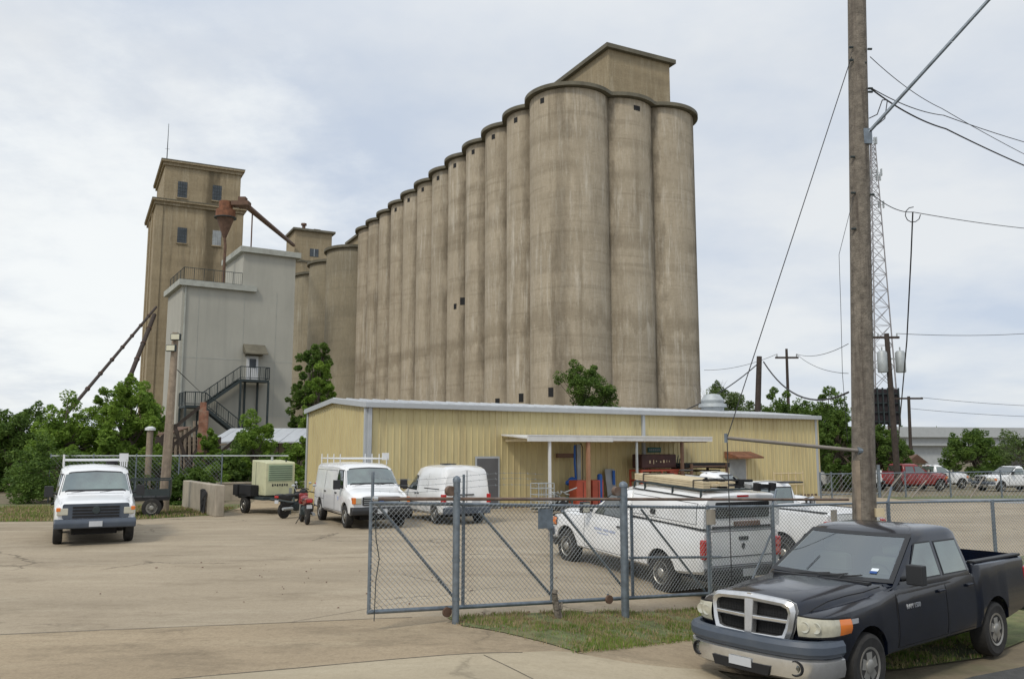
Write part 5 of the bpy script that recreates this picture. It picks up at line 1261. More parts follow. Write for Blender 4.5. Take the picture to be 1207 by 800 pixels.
    mb.face(reversed(range(n0))); mb.face(range((len(lv) - 1) * n0, len(lv) * n0))
    mb.build('cab', paint, root, smooth=35)
    def cw(z): t = (z - 1.30) / .5; return lerp(.945, .80, t)
    def cf(z, y): t = (z - 1.30) / .5; return lerp(1.08, .30, t) - lerp(.15, .16, t) * (y / cw(z)) ** 2
    # windscreen
    ws = MB(); nx = (.54, 0, .84)
    def gf(off, za, zb_, wk):
        def fn(u, v):
            z = lerp(za, zb_, v); y = (2 * u - 1) * (cw(z) - wk); x = cf(z, y); return (x + off * .54, y, z + off * .84)
        return fn
    sm_ = MB(); fo = gf(.007, 1.275, 1.835, .04); fi = gf(.009, 1.315, 1.79, .10); K = 12
    ring_ = [(k / K, 0) for k in range(K)] + [(1, k / K) for k in range(K)] + [(1 - k / K, 1) for k in range(K)] + [(0, 1 - k / K) for k in range(K)]
    sm_.v = [fo(u, v) for u, v in ring_] + [fi(u, v) for u, v in ring_]; q4 = 4 * K
    for k in range(q4): k2 = (k + 1) % q4; sm_.face((k, k2, q4 + k2, q4 + k))
    sm_.build('screen_seal', 'blackplastic', root, smooth=60, fixn=False)
    MB().box(.55, 1.02, -.80, .80, 1.19, 1.285).build('dashboard', 'dash', root, bevel=.03)
    for sg in (-1, 1):
        MB().box(.02, .20, sg * .45 - .27, sg * .45 + .27, .9, 1.50).build('seat_back', 'seat', root, bevel=.05); MB().box(.03, .13, sg * .45 - .13, sg * .45 + .13, 1.53, 1.70).build('head_rest', 'seat', root, bevel=.04)
    MB().path([(.50 - .05 * math.cos(k * .5236) * .6, .45 + .19 * math.sin(k * .5236), 1.27 + .17 * math.cos(k * .5236)) for k in range(13)], .014, 6).tube((.7, .45, 1.2), (.5, .45, 1.27), .03).build('steering_wheel', 'interior', root)

    g_ = MB().grid(gf(.006, 1.29, 1.82, .07), 10, 6).build('windscreen', 'screen', root, smooth=60, fixn=False)
    # side glass
    def sideglass(xa0, xa1, xr0, xr1, z0, z1, nm='side_window'):
        for sg in (-1, 1):
            m = MB()
            for off, gr, mi in ((.004, .02, 1), (.008, 0, 0)):
                m.mi = mi
                def fn(u, v):
                    z = lerp(z0 - gr, z1 + gr, v); x = lerp(lerp(xa0 + gr, xa1 + gr, v), lerp(xr0 - gr, xr1 - gr, v), u); return (x, sg * (cw(z) + off), z)
                m.grid(fn, 4, 4)
            m.build(nm, [glass, 'blackplastic'], root, smooth=60, fixn=False)
    if quad: sideglass(.66, .20, -.22, -.22, 1.30, 1.72); sideglass(-.34, -.34, -1.02, -.96, 1.30, 1.71)
    else: sideglass(.66, .20, -.42, -.38, 1.30, 1.72)
    # rear window
    rw = MB(); 
    def fr(off, za, zb_, w):
        return lambda u, v: (lerp(xb, xb + .10, (lerp(za, zb_, v) - 1.3) / .5) - off, (2 * u - 1) * w, lerp(za, zb_, v))
    rw.mi = 1; rw.grid(fr(.004, 1.36, 1.79, .72), 2, 2); rw.mi = 0; rw.grid(fr(.008, 1.39, 1.76, .69), 2, 2); rw.build('rear_window', [glass, 'blackplastic'], root, fixn=False)
    MB().box(xb + .08, xb + .12, -.13, .13, 1.815, 1.85).build('brake_light', 'redlens', root)
    # doors: thin dark joint lines and skins
    def door(xa, xr):
        for sg in (-1, 1):
            m = MB(); m.mi = 1; B.side(m, [(xa + .012, .50), (xr - .012, .50), (xr - .012, 1.235), (xa + .012, 1.235)], sg, .003, 6)
            m.mi = 0; B.side(m, [(xa, .512), (xr, .512), (xr, 1.225), (xa, 1.225)], sg, .009, 6); d_ = m.build('door', [paint, 'interior'], root, smooth=60, fixn=False)
            y = B.y(xr + .14, 1.10) + .01; h = MB().box(xr + .06, xr + .24, sg * y, sg * (y + .035), 1.075, 1.115).build('handle', paint if paint == 'blackpaint' else 'blackplastic', d_, bevel=.008)
    xd = -.30 if quad else -.50
    door(1.02, xd)
    if quad: door(xd - .02, -1.16)
    for sg in (-1, 1):
        pts = []
        for k in range(13): x = 1.12 + (2.50 - 1.12) * k / 12; y = lerp(.80, .66, k / 12); pts.append((x, sg * y, B.z(x, y) + .002))
        MB().path(pts, .006, 5).build('bonnet_gap', 'interior', root)
        pts = [(1.04, sg * (B.y(1.04, z) + .001), z) for z in (.50, .65, .80, .95, 1.08, 1.16)]; MB().path(pts, .005, 5).build('wing_gap', 'interior', root)
    # mirrors
    for sg in ((1,) if paint == 'blackpaint' else (-1, 1)):
        mr = MB().tube((.78, sg * .93, 1.32), (.80, sg * 1.05, 1.36), .035, n=8).box(.74, .86, sg * 1.02, sg * 1.24, 1.27, 1.52).build('wing_mirror', 'blackplastic', root, bevel=.03)
        MB().box(.732, .738, sg * 1.045, sg * 1.215, 1.295, 1.495).build('mirror_glass', 'reflector', mr)
    # tail
    tg = MB(); tg.mi = 1; tg.box(-3.028, -3.022, -.80, .80, .70, 1.345); tg.mi = 0; tg.box(-3.055, -3.03, -.785, .785, .715, 1.335)
    tgo = tg.build('tailgate', [paint, 'interior'], root); MB().box(-3.064, -3.056, -.76, .76, .86, .875).build('crease', 'interior', tgo)
    MB().box(-3.075, -3.057, -.12, .12, 1.17, 1.24).build('handle', 'blackplastic', tgo, bevel=.01); MB().prism([(-.035, 1.03), (0, .99), (.035, 1.03), (.05, 1.09), (0, 1.12), (-.05, 1.09)], -3.064, -3.057, 'x').build('badge', 'blackplastic', tgo)
    for sg in (-1, 1):
        y0, y1 = sg * .80, sg * .985
        tl = MB().box(-3.075, -2.93, min(y0, y1), max(y0, y1), .83, 1.20).build('tail_light', 'redlens', root, bevel=.03)
        MB().tube((-3.08, sg * .885, 1.09), (-3.07, sg * .885, 1.09), .05, n=12).tube((-3.08, sg * .885, .95), (-3.07, sg * .885, .95), .05, n=12).build('bulb', 'lamped', tl)
    rbm = MB().box(-3.22, -3.03, -.96, .96, .50, .68).build('rear_bumper', 'blackplastic' if not paint == 'blackpaint' else 'chrome', root, bevel=.03)
    MB().box(-3.232, -3.222, -.16, .16, .52, .66).build('number_plate', 'plate', root)
    # bed rail caps
    MB().box(-2.94, xb - .10, .83, .945, 1.362, 1.392).build('bed_rail', 'blackplastic', root, bevel=.008); MB().box(-2.94, xb - .10, -.945, -.83, 1.362, 1.392).build('bed_rail', 'blackplastic', root, bevel=.01)
    # wheels
    for x in (1.785, -1.785):
        for sg in (-1, 1): wheel(root, x, sg * .88, .39, .26, style, .225)
    # nose
    if nose:
        bk = MB().prism(rrect(.54, .235, .06, 4, 0, .955), 2.60, 2.685, 'x').build('grille', 'interior', root)
        mesh_ = MB()
        for i in range(26): y = -.50 + i * .04; mesh_.tube((2.69, y, .74), (2.688, y, 1.165), .003, n=4, cap=False)
        for i in range(13): z = .75 + i * .034; mesh_.tube((2.692, -.52, z), (2.692, .52, z), .003, n=4, cap=False)
        mesh_.build('grille_mesh', 'interior', bk, fixn=False)
        def gx(y, z): return 2.80 - .06 * (y / .6) ** 2 - (z - .72) * .10
        outer = [(-.575, .86), (-.53, .72), (-.44, .695), (0, .685), (.44, .695), (.53, .72), (.575, .86), (.61, 1.08), (.585, 1.16), (.50, 1.195), (.20, 1.215), (0, 1.225), (-.20, 1.215), (-.50, 1.195), (-.585, 1.16), (-.61, 1.08)]
        ctr = (0, .955); inner = [(ctr[0] + (y - ctr[0]) * (.86 if abs(y) > .3 else .86), ctr[1] + (z - ctr[1]) * .70) for y, z in outer]
        m = MB(); k = len(outer)
        for off, lst in ((.01, outer), (.045, [((a[0] + b[0]) / 2, (a[1] + b[1]) / 2) for a, b in zip(outer, inner)]), (0.02, inner), (-.04, inner), (-.05, outer)):
            m.v += [(gx(y, z) + off, y, z) for y, z in lst]
        for j in range(4):
            for i in range(k): i2 = (i + 1) % k; m.face((j * k + i, j * k + i2, (j + 1) * k + i2, (j + 1) * k + i))
        m.build('grille_surround', 'chrome', bk, smooth=50)
        m = MB()
        m.hexa([(gx(0, .72) - .06, -.065, .72), (gx(0, .72) + .03, -.05, .72), (gx(0, .72) + .03, .05, .72), (gx(0, .72) - .06, .065, .72), (gx(0, 1.18) - .06, -.085, 1.18), (gx(0, 1.18) + .03, -.065, 1.18), (gx(0, 1.18) + .03, .065, 1.18), (gx(0, 1.18) - .06, .085, 1.18)])
        for sg in (-1, 1):
            m.hexa([(gx(0, .95) - .05, sg * .052, .925), (gx(.5, .95) - .05, sg * .52, .925), (gx(.5, .95) + .022, sg * .52, .925), (gx(0, .95) + .026, sg * .052, .925), (gx(0, .95) - .05, sg * .052, .975), (gx(.5, .95) - .05, sg * .52, .975), (gx(.5, .95) + .022, sg * .52, .975), (gx(0, .95) + .026, sg * .052, .975)])
        m.build('grille_bar', 'chrome', bk, bevel=.012)
        MB().box(gx(0, 1.2) + .0, gx(0, 1.2) + .02, -.03, .03, 1.20, 1.235).build('emblem', 'chrome', bk, bevel=.006)
        for sg in (-1, 1):
            # lamp: wraps from the grille round the corner of the wing
            pts = [(.625, 2.70), (.76, 2.685), (.88, 2.62), (.965, 2.50), (.998, 2.34), (1.012, 2.20)]
            def lf(u, v):
                t = u * (len(pts) - 1); i = min(len(pts) - 2, int(t)); q = t - i; y = lerp(pts[i][0], pts[i + 1][0], q); x = lerp(pts[i][1], pts[i + 1][1], q)
                zt_ = lerp(1.025, 1.00, u); zb_ = lerp(.80, .835, u); b = math.sin(v * math.pi) * .022
                return (x + b * (1 - u), sg * (y + b * u), lerp(zb_, zt_, v))
            m = MB(); m.grid(lambda u, v: lf(u * .72, v), 12, 6); hl = m.build('headlight', 'lamplens', root, smooth=60, fixn=False)
            m = MB(); m.grid(lambda u, v: lf(.722 + u * .278, v), 6, 6); m.build('indicator_lens', 'amber', hl, smooth=60, fixn=False)
            m = MB()
            for y, x in ((.715, 2.706), (.835, 2.665)):
                m.lathe([(.001, -.008), (.04, .0), (.062, .006), (.066, -.002)], 16, (x, sg * y, .915), 'x', cap=False)
            m.build('reflector_bowl', 'reflector', hl, smooth=60, fixn=False)
            m = MB().grid(lambda u, v: (lambda p: (p[0] - .004, p[1] - sg * .003, p[2] + (v - .5) * .035))(lf(u, v)), 14, 2); m.build('lamp_gasket', 'interior', hl, fixn=False)
        # bumper: painted/plastic pad above chrome bar
        cur = [(0, 2.98), (.35, 2.97), (.62, 2.93), (.82, 2.85), (.95, 2.72), (1.0, 2.55), (1.015, 2.36)]
        def bum(y_, dx): return dx
        def bumper_strip(prof, nm, mt):
            """prof: list of (offset outward, z)"""
            full = [(-y, x) for y, x in reversed(cur[1:])] + cur; m = MB(); k = len(prof)
            for i, (y, x) in enumerate(full):
                a = full[max(0, i - 1)]; b = full[min(len(full) - 1, i + 1)]; tx, ty = b[1] - a[1], b[0] - a[0]; l = math.hypot(tx, ty); nx_, ny = ty / l, -tx / l
                m.v += [(x + nx_ * o_, y + ny * o_, z) for o_, z in prof]
            for i in range(len(full) - 1):
                for j in range(k): j2 = (j + 1) % k; m.face((i * k + j, i * k + j2, (i + 1) * k + j2, (i + 1) * k + j))
            m.face(range(k)); m.face(reversed(range((len(full) - 1) * k, len(full) * k))); return m.build(nm, mt, root, smooth=30)
        cut_ = bumper_strip([(-.16, .70), (-.10, .775), (-.02, .77), (.012, .72), (.012, .64), (-.03, .59), (-.16, .60)], 'bumper_pad', bulk)
        ch_ = bumper_strip([(-.16, .588), (-.04, .582), (-.005, .56), (.004, .45), (-.02, .36), (-.07, .33), (-.16, .34)], 'front_bumper', 'chrome')
        for sg in (-1, 1):
            fo = MB().lathe([(.088, -.05), (.088, .012), (.075, .014), (.07, -.02), (.01, -.02)], 24, (2.895, sg * .70, .475), 'x').build('fog_light_recess', 'interior', ch_, smooth=40)
            MB().lathe([(.05, -.015), (.045, -.005), (.01, .003)], 20, (2.895, sg * .70, .475), 'x').build('fog_lamp', 'glass', fo, smooth=40)
        MB().prism([(-.42, .46), (.42, .46), (.38, .35), (-.38, .35)], 2.945, 2.988, 'x').build('air_intake', 'interior', ch_)
        MB().box(2.99, 3.0, -.16, .16, .40, .50).build('number_plate', 'plate', ch_)
        for sg in (-1, 1):
            wp = MB(); z0 = 1.30; wp.path([(1.14, sg * .1 - .15, 1.305), (1.10, sg * .1 + .30, 1.33), (1.06, sg * .1 + .44, 1.35)], .010, 6).path([(1.16, sg * .35 - .1, 1.285), (1.10, sg * .1 + .2, 1.338)], .012, 6); wp.build('wiper', 'blackplastic', root)
        MB().box(1.16, 1.24, -.72, .72, 1.262, 1.288).build('cowl_grille', 'blackplastic', root)
    return root, B

# the black pickup in front
BT = (5.09, 12.54)
bt, BB = pickup('black four door pickup at the kerb with faded chrome crosshair grille and amber lamp corners', 'blackpaint', True, 'spoke', (BT[0], BT[1], -.537), R(218.7), glass='glassgreen', name='pickup_truck')
mx = Matrix.Translation((.98, .992 + .012, .93)) @ Matrix.Rotation(R(90), 4, 'X') @ Matrix.Rotation(R(180), 4, 'Y')
y_ = BB.y(.55, .98) + .012
text('door_lettering', 'RAM 1500', .085, 'silverletters', bt, Matrix.Translation((.62, y_, .98)) @ Matrix.Rotation(R(180), 4, 'Z') @ Matrix.Rotation(R(90), 4, 'X'), .004)
y_ = BB.y(2.08, .98) + .004
MB().box(2.02, 2.16, y_ - .01, y_ + .006, .93, .985).build('wing_badge', 'silverletters', bt)
# sticker inside the windscreen corner
def screen_pt(z, y): t = (z - 1.30) / .5; w = lerp(.945, .80, t); return Vector((lerp(1.08, .30, t) - lerp(.15, .16, t) * (y / w) ** 2 + .015 * .54, y, z + .015 * .84))
for z0, z1_, mt, nm in ((1.385, 1.415, 'paperwhite', 'inspection_sticker'), (1.36, 1.385, 'bluepaper', 'registration_sticker')):
    a, b, c, d = screen_pt(z0, .66), screen_pt(z0, .57), screen_pt(z1_, .565), screen_pt(z1_, .655); MB().quad(a, b, c, d).build(nm, mt, bt, fixn=False)
a, b, c, d = screen_pt(1.70, .25), screen_pt(1.70, -.02), screen_pt(1.76, -.02), screen_pt(1.76, .25)
MB().path([screen_pt(1.33, -.30) , screen_pt(1.50, -.25)], .004, 4).build('reflected_line', 'blackplastic', bt)  # dark line laid on the glass, standing for a reflection

# white pickup with utility cap
gd = 116.0
def place(wx, wy, lx, ly, deg):  # origin such that local (lx,ly) lands on world (wx,wy)
    a = R(deg); return (wx - (math.cos(a) * lx - math.sin(a) * ly), wy - (math.sin(a) * lx + math.cos(a) * ly))
gd = 118.1; PW = (2.99, 19.45)
pw, BW = pickup('white pickup with a utility cap, ladder rack and lumber parked behind the gate', 'whitepaint', False, 'steel', (PW[0], PW[1], -.21), R(gd))
from mathutils import Euler
def settle(root, xa, xb_):
    """stand a vehicle on the sloping ground with both axles"""
    a = root.rotation_euler.z; c, s = math.cos(a), math.sin(a); l = root.location
    za, zb_ = zg(l.x + c * xa, l.y + s * xa), zg(l.x + c * xb_, l.y + s * xb_)
    root.rotation_euler = (0, -math.atan2(za - zb_, xa - xb_), a); l.z = zb_ + (za - zb_) * (0 - xb_) / (xa - xb_) + .005
settle(pw, 1.785, -1.785); settle(bt, 1.785, -1.785)
def capbuild(root, xb):
    # cap shell over the bed
    def sec(w, z0, zt, wt): return [(0, z0), (w, z0), (w, z0 + .04), (w - .01, lerp(z0, zt, .55)), (wt + .05, zt - .10), (wt, zt - .03), (wt - .08, zt), (0, zt + .02)]
    x0 = xb - .06; st = [(-3.03, sec(.97, 1.41, 2.00, .84)), (-2.99, sec(.985, 1.408, 2.04, .86)), (-1.5, sec(.985, 1.408, 2.05, .86)), (x0 - .1, sec(.98, 1.408, 2.04, .86)), (x0, sec(.95, 1.41, 1.99, .82))]
    Bc = Body(st); cp = Bc.mesh().build('utility_cap', 'whitepaint', root, smooth=35)
    for sg in (-1, 1):
        m = MB(); m.mi = 1; Bc.side(m, [(x0 - .12, 1.46), (-2.85, 1.46), (-2.85, 1.86), (x0 - .12, 1.86)], sg, .003); m.mi = 0; Bc.side(m, [(x0 - .13, 1.47), (-2.84, 1.47), (-2.84, 1.85), (x0 - .13, 1.85)], sg, .008)
        d = m.build('side_hatch', ['whitepaint', 'interior'], cp, smooth=60, fixn=False); y = Bc.y(-1.5, 1.55) + .01
        MB().box(-1.6, -1.45, sg * y, sg * (y + .02), 1.52, 1.62).build('handle', 'blackplastic', d)
        MB().box(-2.98, x0 - .05, sg * .90, sg * .93, 1.955, 1.975).build('seam', 'blackplastic', cp)
    m = MB(); m.prism(rrect(.68, .15, .03, 4, 0, 1.74), -3.048, -3.032, 'x').build('rear_hatch', 'blackplastic', cp)
    MB().prism(rrect(.64, .06, .02, 4, 0, 1.67), -3.056, -3.049, 'x').build('rear_glass', 'glass', cp); 
    m = MB()
    for i in range(24): y = -.64 + i * .056; m.box(-3.06, -3.052, y, y + .02, 1.76, 1.86)
    m.build('louvre', 'interior', cp)
    MB().box(-3.055, -3.032, -.76, .76, 1.405, 1.44).build('hatch_seal', 'interior', cp); MB().box(-3.10, -3.056, -.40, .25, 1.44, 1.53).build('latch_box', 'rustbrown', cp, bevel=.01)
    MB().box(-3.05, -3.02, -.14, .14, 1.985, 2.02).build('cap_brake_light', 'redlens', cp)
    # rack
    rk = MB()
    for x in (-2.85, -2.0, -1.1):
        rk.path([(x, -.88, 1.96), (x, -.88, 2.11), (x, .88, 2.11), (x, .88, 1.96)], .022, 6)
    for y in (-.86, .86): rk.tube((-2.95, y, 2.11), (-.75, y, 2.11), .02, n=6)
    for y in (-.88, .88): rk.path([(-.75, y, 2.11), (-.72, y, 1.98)], .02, 6)
    rk.build('ladder_rack', 'darksteel', cp)
    return cp
cap_ = capbuild(pw, -.62)
def on(root, lx, ly, lz):
    return root.location + root.rotation_euler.to_matrix() @ Vector((lx, ly, lz))
a_ = pw.rotation_euler.z
lad = thing('lumber_bundle', 'bundle of pale lumber boards lying on the rack of the white pickup', 'lumber', on(pw, -1.75, .42, 2.132), 0)
mb = MB(); rr = random.Random(8)
for i in range(4):
    for k in range(3): x0 = -1.1 + rr.uniform(-.05, .15); mb.box(x0, x0 + 2.2, -.38 + i * .19, -.205 + i * .19, k * .045, k * .045 + .038)
mb.build('board', 'lumber', lad); MB().box(.6, .8, -.402, -.392, .02, .12).build('label', 'paperwhite', lad)
mb = MB()
for x in (-.8, .8): MB().path([(x, -.41, -.01), (x, -.41, .14), (x, .40, .14), (x, .40, -.01)], .012, 5).build('strap', 'blackplastic', lad)
ld = thing('ladder', 'aluminium ladder with black feet lying on the white pickup rack', 'ladder', on(pw, -1.75, -.45, 2.132), 0)
mb = MB()
for y in (-.2, .2): mb.box(-1.25, 1.2, y - .015, y + .015, 0, .08)
mb.build('rail', 'aluminium', ld); mb = MB()
for i in range(9): mb.tube((-1.15 + i * .28, -.19, .04), (-1.2 + i * .29, .19, .04), .018, n=6)
mb.build('rung', 'aluminium', ld); MB().box(-1.48, -1.35, -.24, -.16, -.03, .12).box(-1.48, -1.35, .16, .24, -.03, .12).box(-1.40, -1.36, -.16, .16, .02, .09).build('foot', 'interior', ld)
tb = thing('tool_clutter', 'dark heap of roof tools and clamps on the back of the pickup rack', 'tools', on(pw, -2.72, .05, 2.132), 0)
mb = MB(); mb.box(-.12, .12, -.32, .35, .0, .04).box(-.1, .1, -.3, -.2, .04, .16).box(-.1, .12, .2, .32, .04, .17).tube((-.05, -.55, .13), (.05, .62, .15), .028).tube((.0, -.35, .04), (.0, -.1, .20), .02).tube((.0, .5, .0), (.0, .6, .20), .03); mb.build('clamp_frame', 'interior', tb)
MB().box(.13, .2, -.28, .3, .02, .13).build('lock_bar', 'aluminium', tb)
for o_ in (lad, ld, tb): o_.rotation_euler = pw.rotation_euler.copy()
# lettering on the door
y_ = BW.y(.3, .9) + .012; fb_ = MB()
for i, (x, w, z, h) in enumerate(((.62, .30, .93, .05), (.26, .20, .93, .05), (.02, .22, .93, .05), (.50, .45, .86, .025))): fb_.box(x - w, x, y_, y_ + .002, z, z + h)
fb_.build('door_lettering', 'faintblue', pw)
# second white pickup alongside
a2_ = R(gd); e_ = Vector((math.sin(a2_), -math.cos(a2_))); c2 = Vector(PW) + e_ * 2.85 + Vector((math.cos(a2_), math.sin(a2_))) * -.15
p2_, B2 = pickup('plain white pickup with open bed parked right of the capped one', 'whitepaint', False, 'steel', (6.22, 22.1, -.20), R(120), glass='glassgreen')
settle(p2_, 1.785, -1.785)
lb3 = MB().box(-1.3, -1.0, -.3, .3, 1.925, 1.96).build('light_bar', 'blackplastic', p2_, bevel=.01)
# third white pickup near the shed, mostly hidden behind the lumber
p3_ = copy_tree(p2_); pos = at(850, 560, 27.5); p3_.location = (pos.x, 27.5, 0); p3_.rotation_euler = (0, 0, R(-28)); settle(p3_, 1.785, -1.785); p3_['label'] = 'white pickup facing right under the canopy, only its roof showing above the lumber'
# red and other far vehicles
rp, _ = pickup('red pickup with maroon bed on the street beyond the far fence', 'redpaint', True, 'steel', (at(1072, 565, 62).x, 62, zg(at(1072, 565, 62).x, 62)), R(14), nose=True, glass='glass')
for u, Y, rz, lab, src in ((982, 58, 190, 'white pickup half hidden by dark trees beyond the shed corner', p2_), (1101, 70, 12, 'white pickup farther off behind the red pickup', p2_), (1190, 66, 195, 'white pickup on the street at the far right margin', p2_)):
    c = copy_tree(src); x = at(u, 560, Y).x; c.location = (x, Y, zg(x, Y)); c.rotation_euler = (0, 0, R(rz)); c['label'] = lab

# ---- vans
def van(label, root_loc, rz, kind='full', front='grey', rack=True):
    root = thing('van', label, 'van', root_loc, rz)
    if kind == 'full':
        def s(w, zb, zs, ws, zr, wr, zc): return [(0, zb), (w - .08, zb), (w - .01, zb + .08), (w, .75), (w - .005, zs - .1), (ws, zs), (ws - .01, zs + .02), (lerp(ws, wr, .5) + .01, lerp(zs, zr, .5)), (wr + .02, zr - .08), (wr - .06, zr - .01), (wr - .2, zr + .03), (0, zc)]
        st = [(-2.62, s(.93, .50, 1.20, .90, 1.92, .78, 1.97)), (-2.55, s(.98, .44, 1.22, .955, 2.0, .83, 2.06)), (-1.2, s(1.0, .40, 1.22, .98, 2.01, .85, 2.08)), (.55, s(1.0, .40, 1.22, .98, 2.0, .84, 2.07)), (1.02, s(1.0, .40, 1.22, .97, 1.92, .82, 1.99)),
              (1.12, s(1.0, .40, 1.22, .965, 1.86, .81, 1.92)), (1.66, s(1.0, .40, 1.20, .95, 1.32, .90, 1.35)), (1.78, s(1.0, .40, 1.17, .94, 1.235, .86, 1.27)), (2.3, s(.985, .42, 1.07, .92, 1.13, .84, 1.18)), (2.58, s(.95, .46, 1.0, .88, 1.06, .78, 1.12)), (2.66, s(.90, .50, .95, .84, 1.01, .72, 1.06))]
        wb0, wb1, wr_, zr = 1.82, -1.68, .37, 2.08; arch = .45
    else:
        def s(w, zb, zs, ws, zr, wr, zc): return [(0, zb), (w - .07, zb), (w - .01, zb + .07), (w, .65), (w - .005, zs - .1), (ws, zs), (ws - .01, zs + .02), (lerp(ws, wr, .5) + .015, lerp(zs, zr, .5)), (wr + .03, zr - .12), (wr - .04, zr - .02), (wr - .2, zr + .02), (0, zc)]
        st = [(-2.26, s(.86, .42, 1.05, .83, 1.70, .70, 1.84)), (-2.18, s(.89, .36, 1.06, .865, 1.86, .73, 1.94)), (-1.9, s(.90, .33, 1.06, .875, 1.93, .74, 1.985)), (-.2, s(.90, .33, 1.06, .875, 1.93, .73, 1.99)), (.35, s(.90, .33, 1.06, .87, 1.86, .70, 1.92)), (.62, s(.90, .33, 1.06, .865, 1.72, .68, 1.78)),
              (1.30, s(.895, .33, 1.05, .85, 1.16, .78, 1.19)), (1.42, s(.89, .33, 1.03, .84, 1.09, .74, 1.12)), (1.85, s(.86, .36, .92, .80, .96, .70, 1.0)), (2.08, s(.80, .42, .82, .74, .85, .62, .88))]
        wb0, wb1, wr_, zr = 1.38, -1.50, .32, 1.99; arch = .385
    Bv = Body(st); o = Bv.mesh(((wb0, arch, wr_ + .01), (wb1, arch, wr_ + .01))).build('body', ['whitepaint', 'interior'], root)
    me = o.data; me.polygons.foreach_set('use_smooth', [True] * len(me.polygons)); me.set_sharp_from_angle(angle=R(30))
    yw = (.87 if kind == 'full' else .78)
    for x in (wb0, wb1):
        for sg in (-1, 1): wheel(root, x, sg * yw, wr_, .23, 'steel', .21)
    MB().box(wb1 - .5, wb0 + .4, -.55, .55, .26, .78 if kind == 'full' else .68).build('chassis', 'interior', root)
    if kind == 'full':
        m = MB(); m.mi = 1; Bv.top(m, 1.64, 1.12, .90, .79, .006); m.mi = 0; Bv.top(m, 1.60, 1.16, .845, .755, .012); m.build('windscreen', ['glassgreen', 'blackplastic'], root, smooth=60, fixn=False)
        for sg in (-1, 1):
            m = MB(); m.mi = 1; Bv.side(m, [(1.50, 1.24), (.62, 1.24), (.62, 1.84), (1.08, 1.84)], sg, .004); m.mi = 0; Bv.side(m, [(1.44, 1.27), (.65, 1.27), (.65, 1.81), (1.05, 1.81)], sg, .010); m.build('side_window', ['glass', 'blackplastic'], root, smooth=60, fixn=False)
            for xa, xr, z0, z1 in ((1.45, .56, .50, 1.20), (.50, -.95, .50, 1.80), (-1.0, -2.45, .80, 1.80)):
                m = MB()
                for x in (xa, xr): Bv.side(m, [(x, z0), (x - .012, z0), (x - .012, z1), (x, z1)], sg, .004, 4)
                for z in (z0, z1): Bv.side(m, [(xa, z), (xr, z), (xr, z + .012), (xa, z + .012)], sg, .004, 4)
                m.build('door_seam', 'interior', root, fixn=False)
            y = Bv.y(.7, 1.08); MB().box(.62, .80, sg * y, sg * (y + .03), 1.06, 1.10).box(-.9, -.72, sg * y, sg * (y + .03), 1.06, 1.10).build('handle', 'blackplastic', root)
            MB().tube((1.42, sg * .93, 1.30), (1.42, sg * 1.08, 1.34), .03).box(1.36, 1.48, sg * 1.04, sg * 1.26, 1.22, 1.52).build('wing_mirror', 'blackplastic', root, bevel=.03)
            MB().box(2.58, 2.705, min(sg * .66, sg * .93), max(sg * .66, sg * .93), .80, .99).build('headlight', 'reflector', root, bevel=.02)
            MB().box(2.50, 2.712, min(sg * .84, sg * .945), max(sg * .84, sg * .945), .90 if front == 'grey' else .80, 1.0).build('indicator_lens', 'amber', root, bevel=.015)
            MB().box(-2.66, -2.58, min(sg * .86, sg * .96), max(sg * .86, sg * .96), .9, 1.3).build('tail_light', 'redlens', root, bevel=.015)
        if front == 'grey':
            gr = MB().prism(rrect(.80, .19, .05, 4, 0, .90), 2.62, 2.70, 'x').build('grille', 'greyplastic', root); m = MB()
            for z in (.76, .84, .92, 1.0): m.box(2.702, 2.712, -.56, .56, z - .03, z + .022)
            m.build('grille_slot', 'interior', gr); MB().lathe([(.10, 0), (.09, .012), (.01, .014)], 20, (2.714, 0, .92), 'x').build('emblem', 'darksteel', gr)
        else:
            gr = MB().prism(rrect(.62, .13, .03, 4, 0, .88), 2.62, 2.695, 'x').build('grille', 'blackplastic', root); m = MB()
            for z in (.80, .86, .92, .98): m.box(2.697, 2.703, -.58, .58, z - .008, z + .008)
            m.build('grille_bar', 'galvgrey', gr); MB().lathe([(.08, 0), (.07, .012), (.01, .014)], 20, (2.704, 0, .90), 'x').build('emblem', 'bluepaper', gr)
        MB().prism([(2.5, .44), (2.78, .46), (2.80, .60), (2.74, .70), (2.5, .70)], -.98, .98, 'y').build('front_bumper', 'blackplastic' if front != 'grey' else 'greyplastic', root, bevel=.03)
        MB().box(2.805, 2.815, -.16, .16, .50, .64).build('number_plate', 'plate', root); MB().box(-2.78, -2.6, -.95, .95, .45, .62).build('rear_bumper', 'blackplastic', root, bevel=.02)
        MB().box(1.66, 1.72, -.7, .7, 1.29, 1.315).path([(1.67, -.6, 1.335), (1.60, .0, 1.40)], .012).path([(1.67, .1, 1.335), (1.60, .7, 1.40)], .012).build('wiper', 'blackplastic', root)
        if rack:
            rk = MB()
            for x in (-2.2, -1.3, -.4, .5):
                rk.path([(x, -.82, 2.0), (x, -.82, 2.20), (x, .82, 2.20), (x, .82, 2.0)], .022, 6)
                for y in (-.82, .82): rk.tube((x, y, 2.2), (x, y, 2.36), .02, n=6)
            for y in (-.80, .80): rk.tube((-2.4, y, 2.20), (.7, y, 2.20), .022, n=6)
            rk.build('roof_rack', 'white', root); MB().box(.66, .70, .60, .84, 2.16, 2.40).build('rack_hook', 'white', root)
    else:
        m = MB(); m.mi = 1; Bv.top(m, 1.28, .60, .80, .66, .006); m.mi = 0; Bv.top(m, 1.24, .64, .75, .62, .012); m.build('windscreen', ['glass', 'blackplastic'], root, smooth=60, fixn=False)
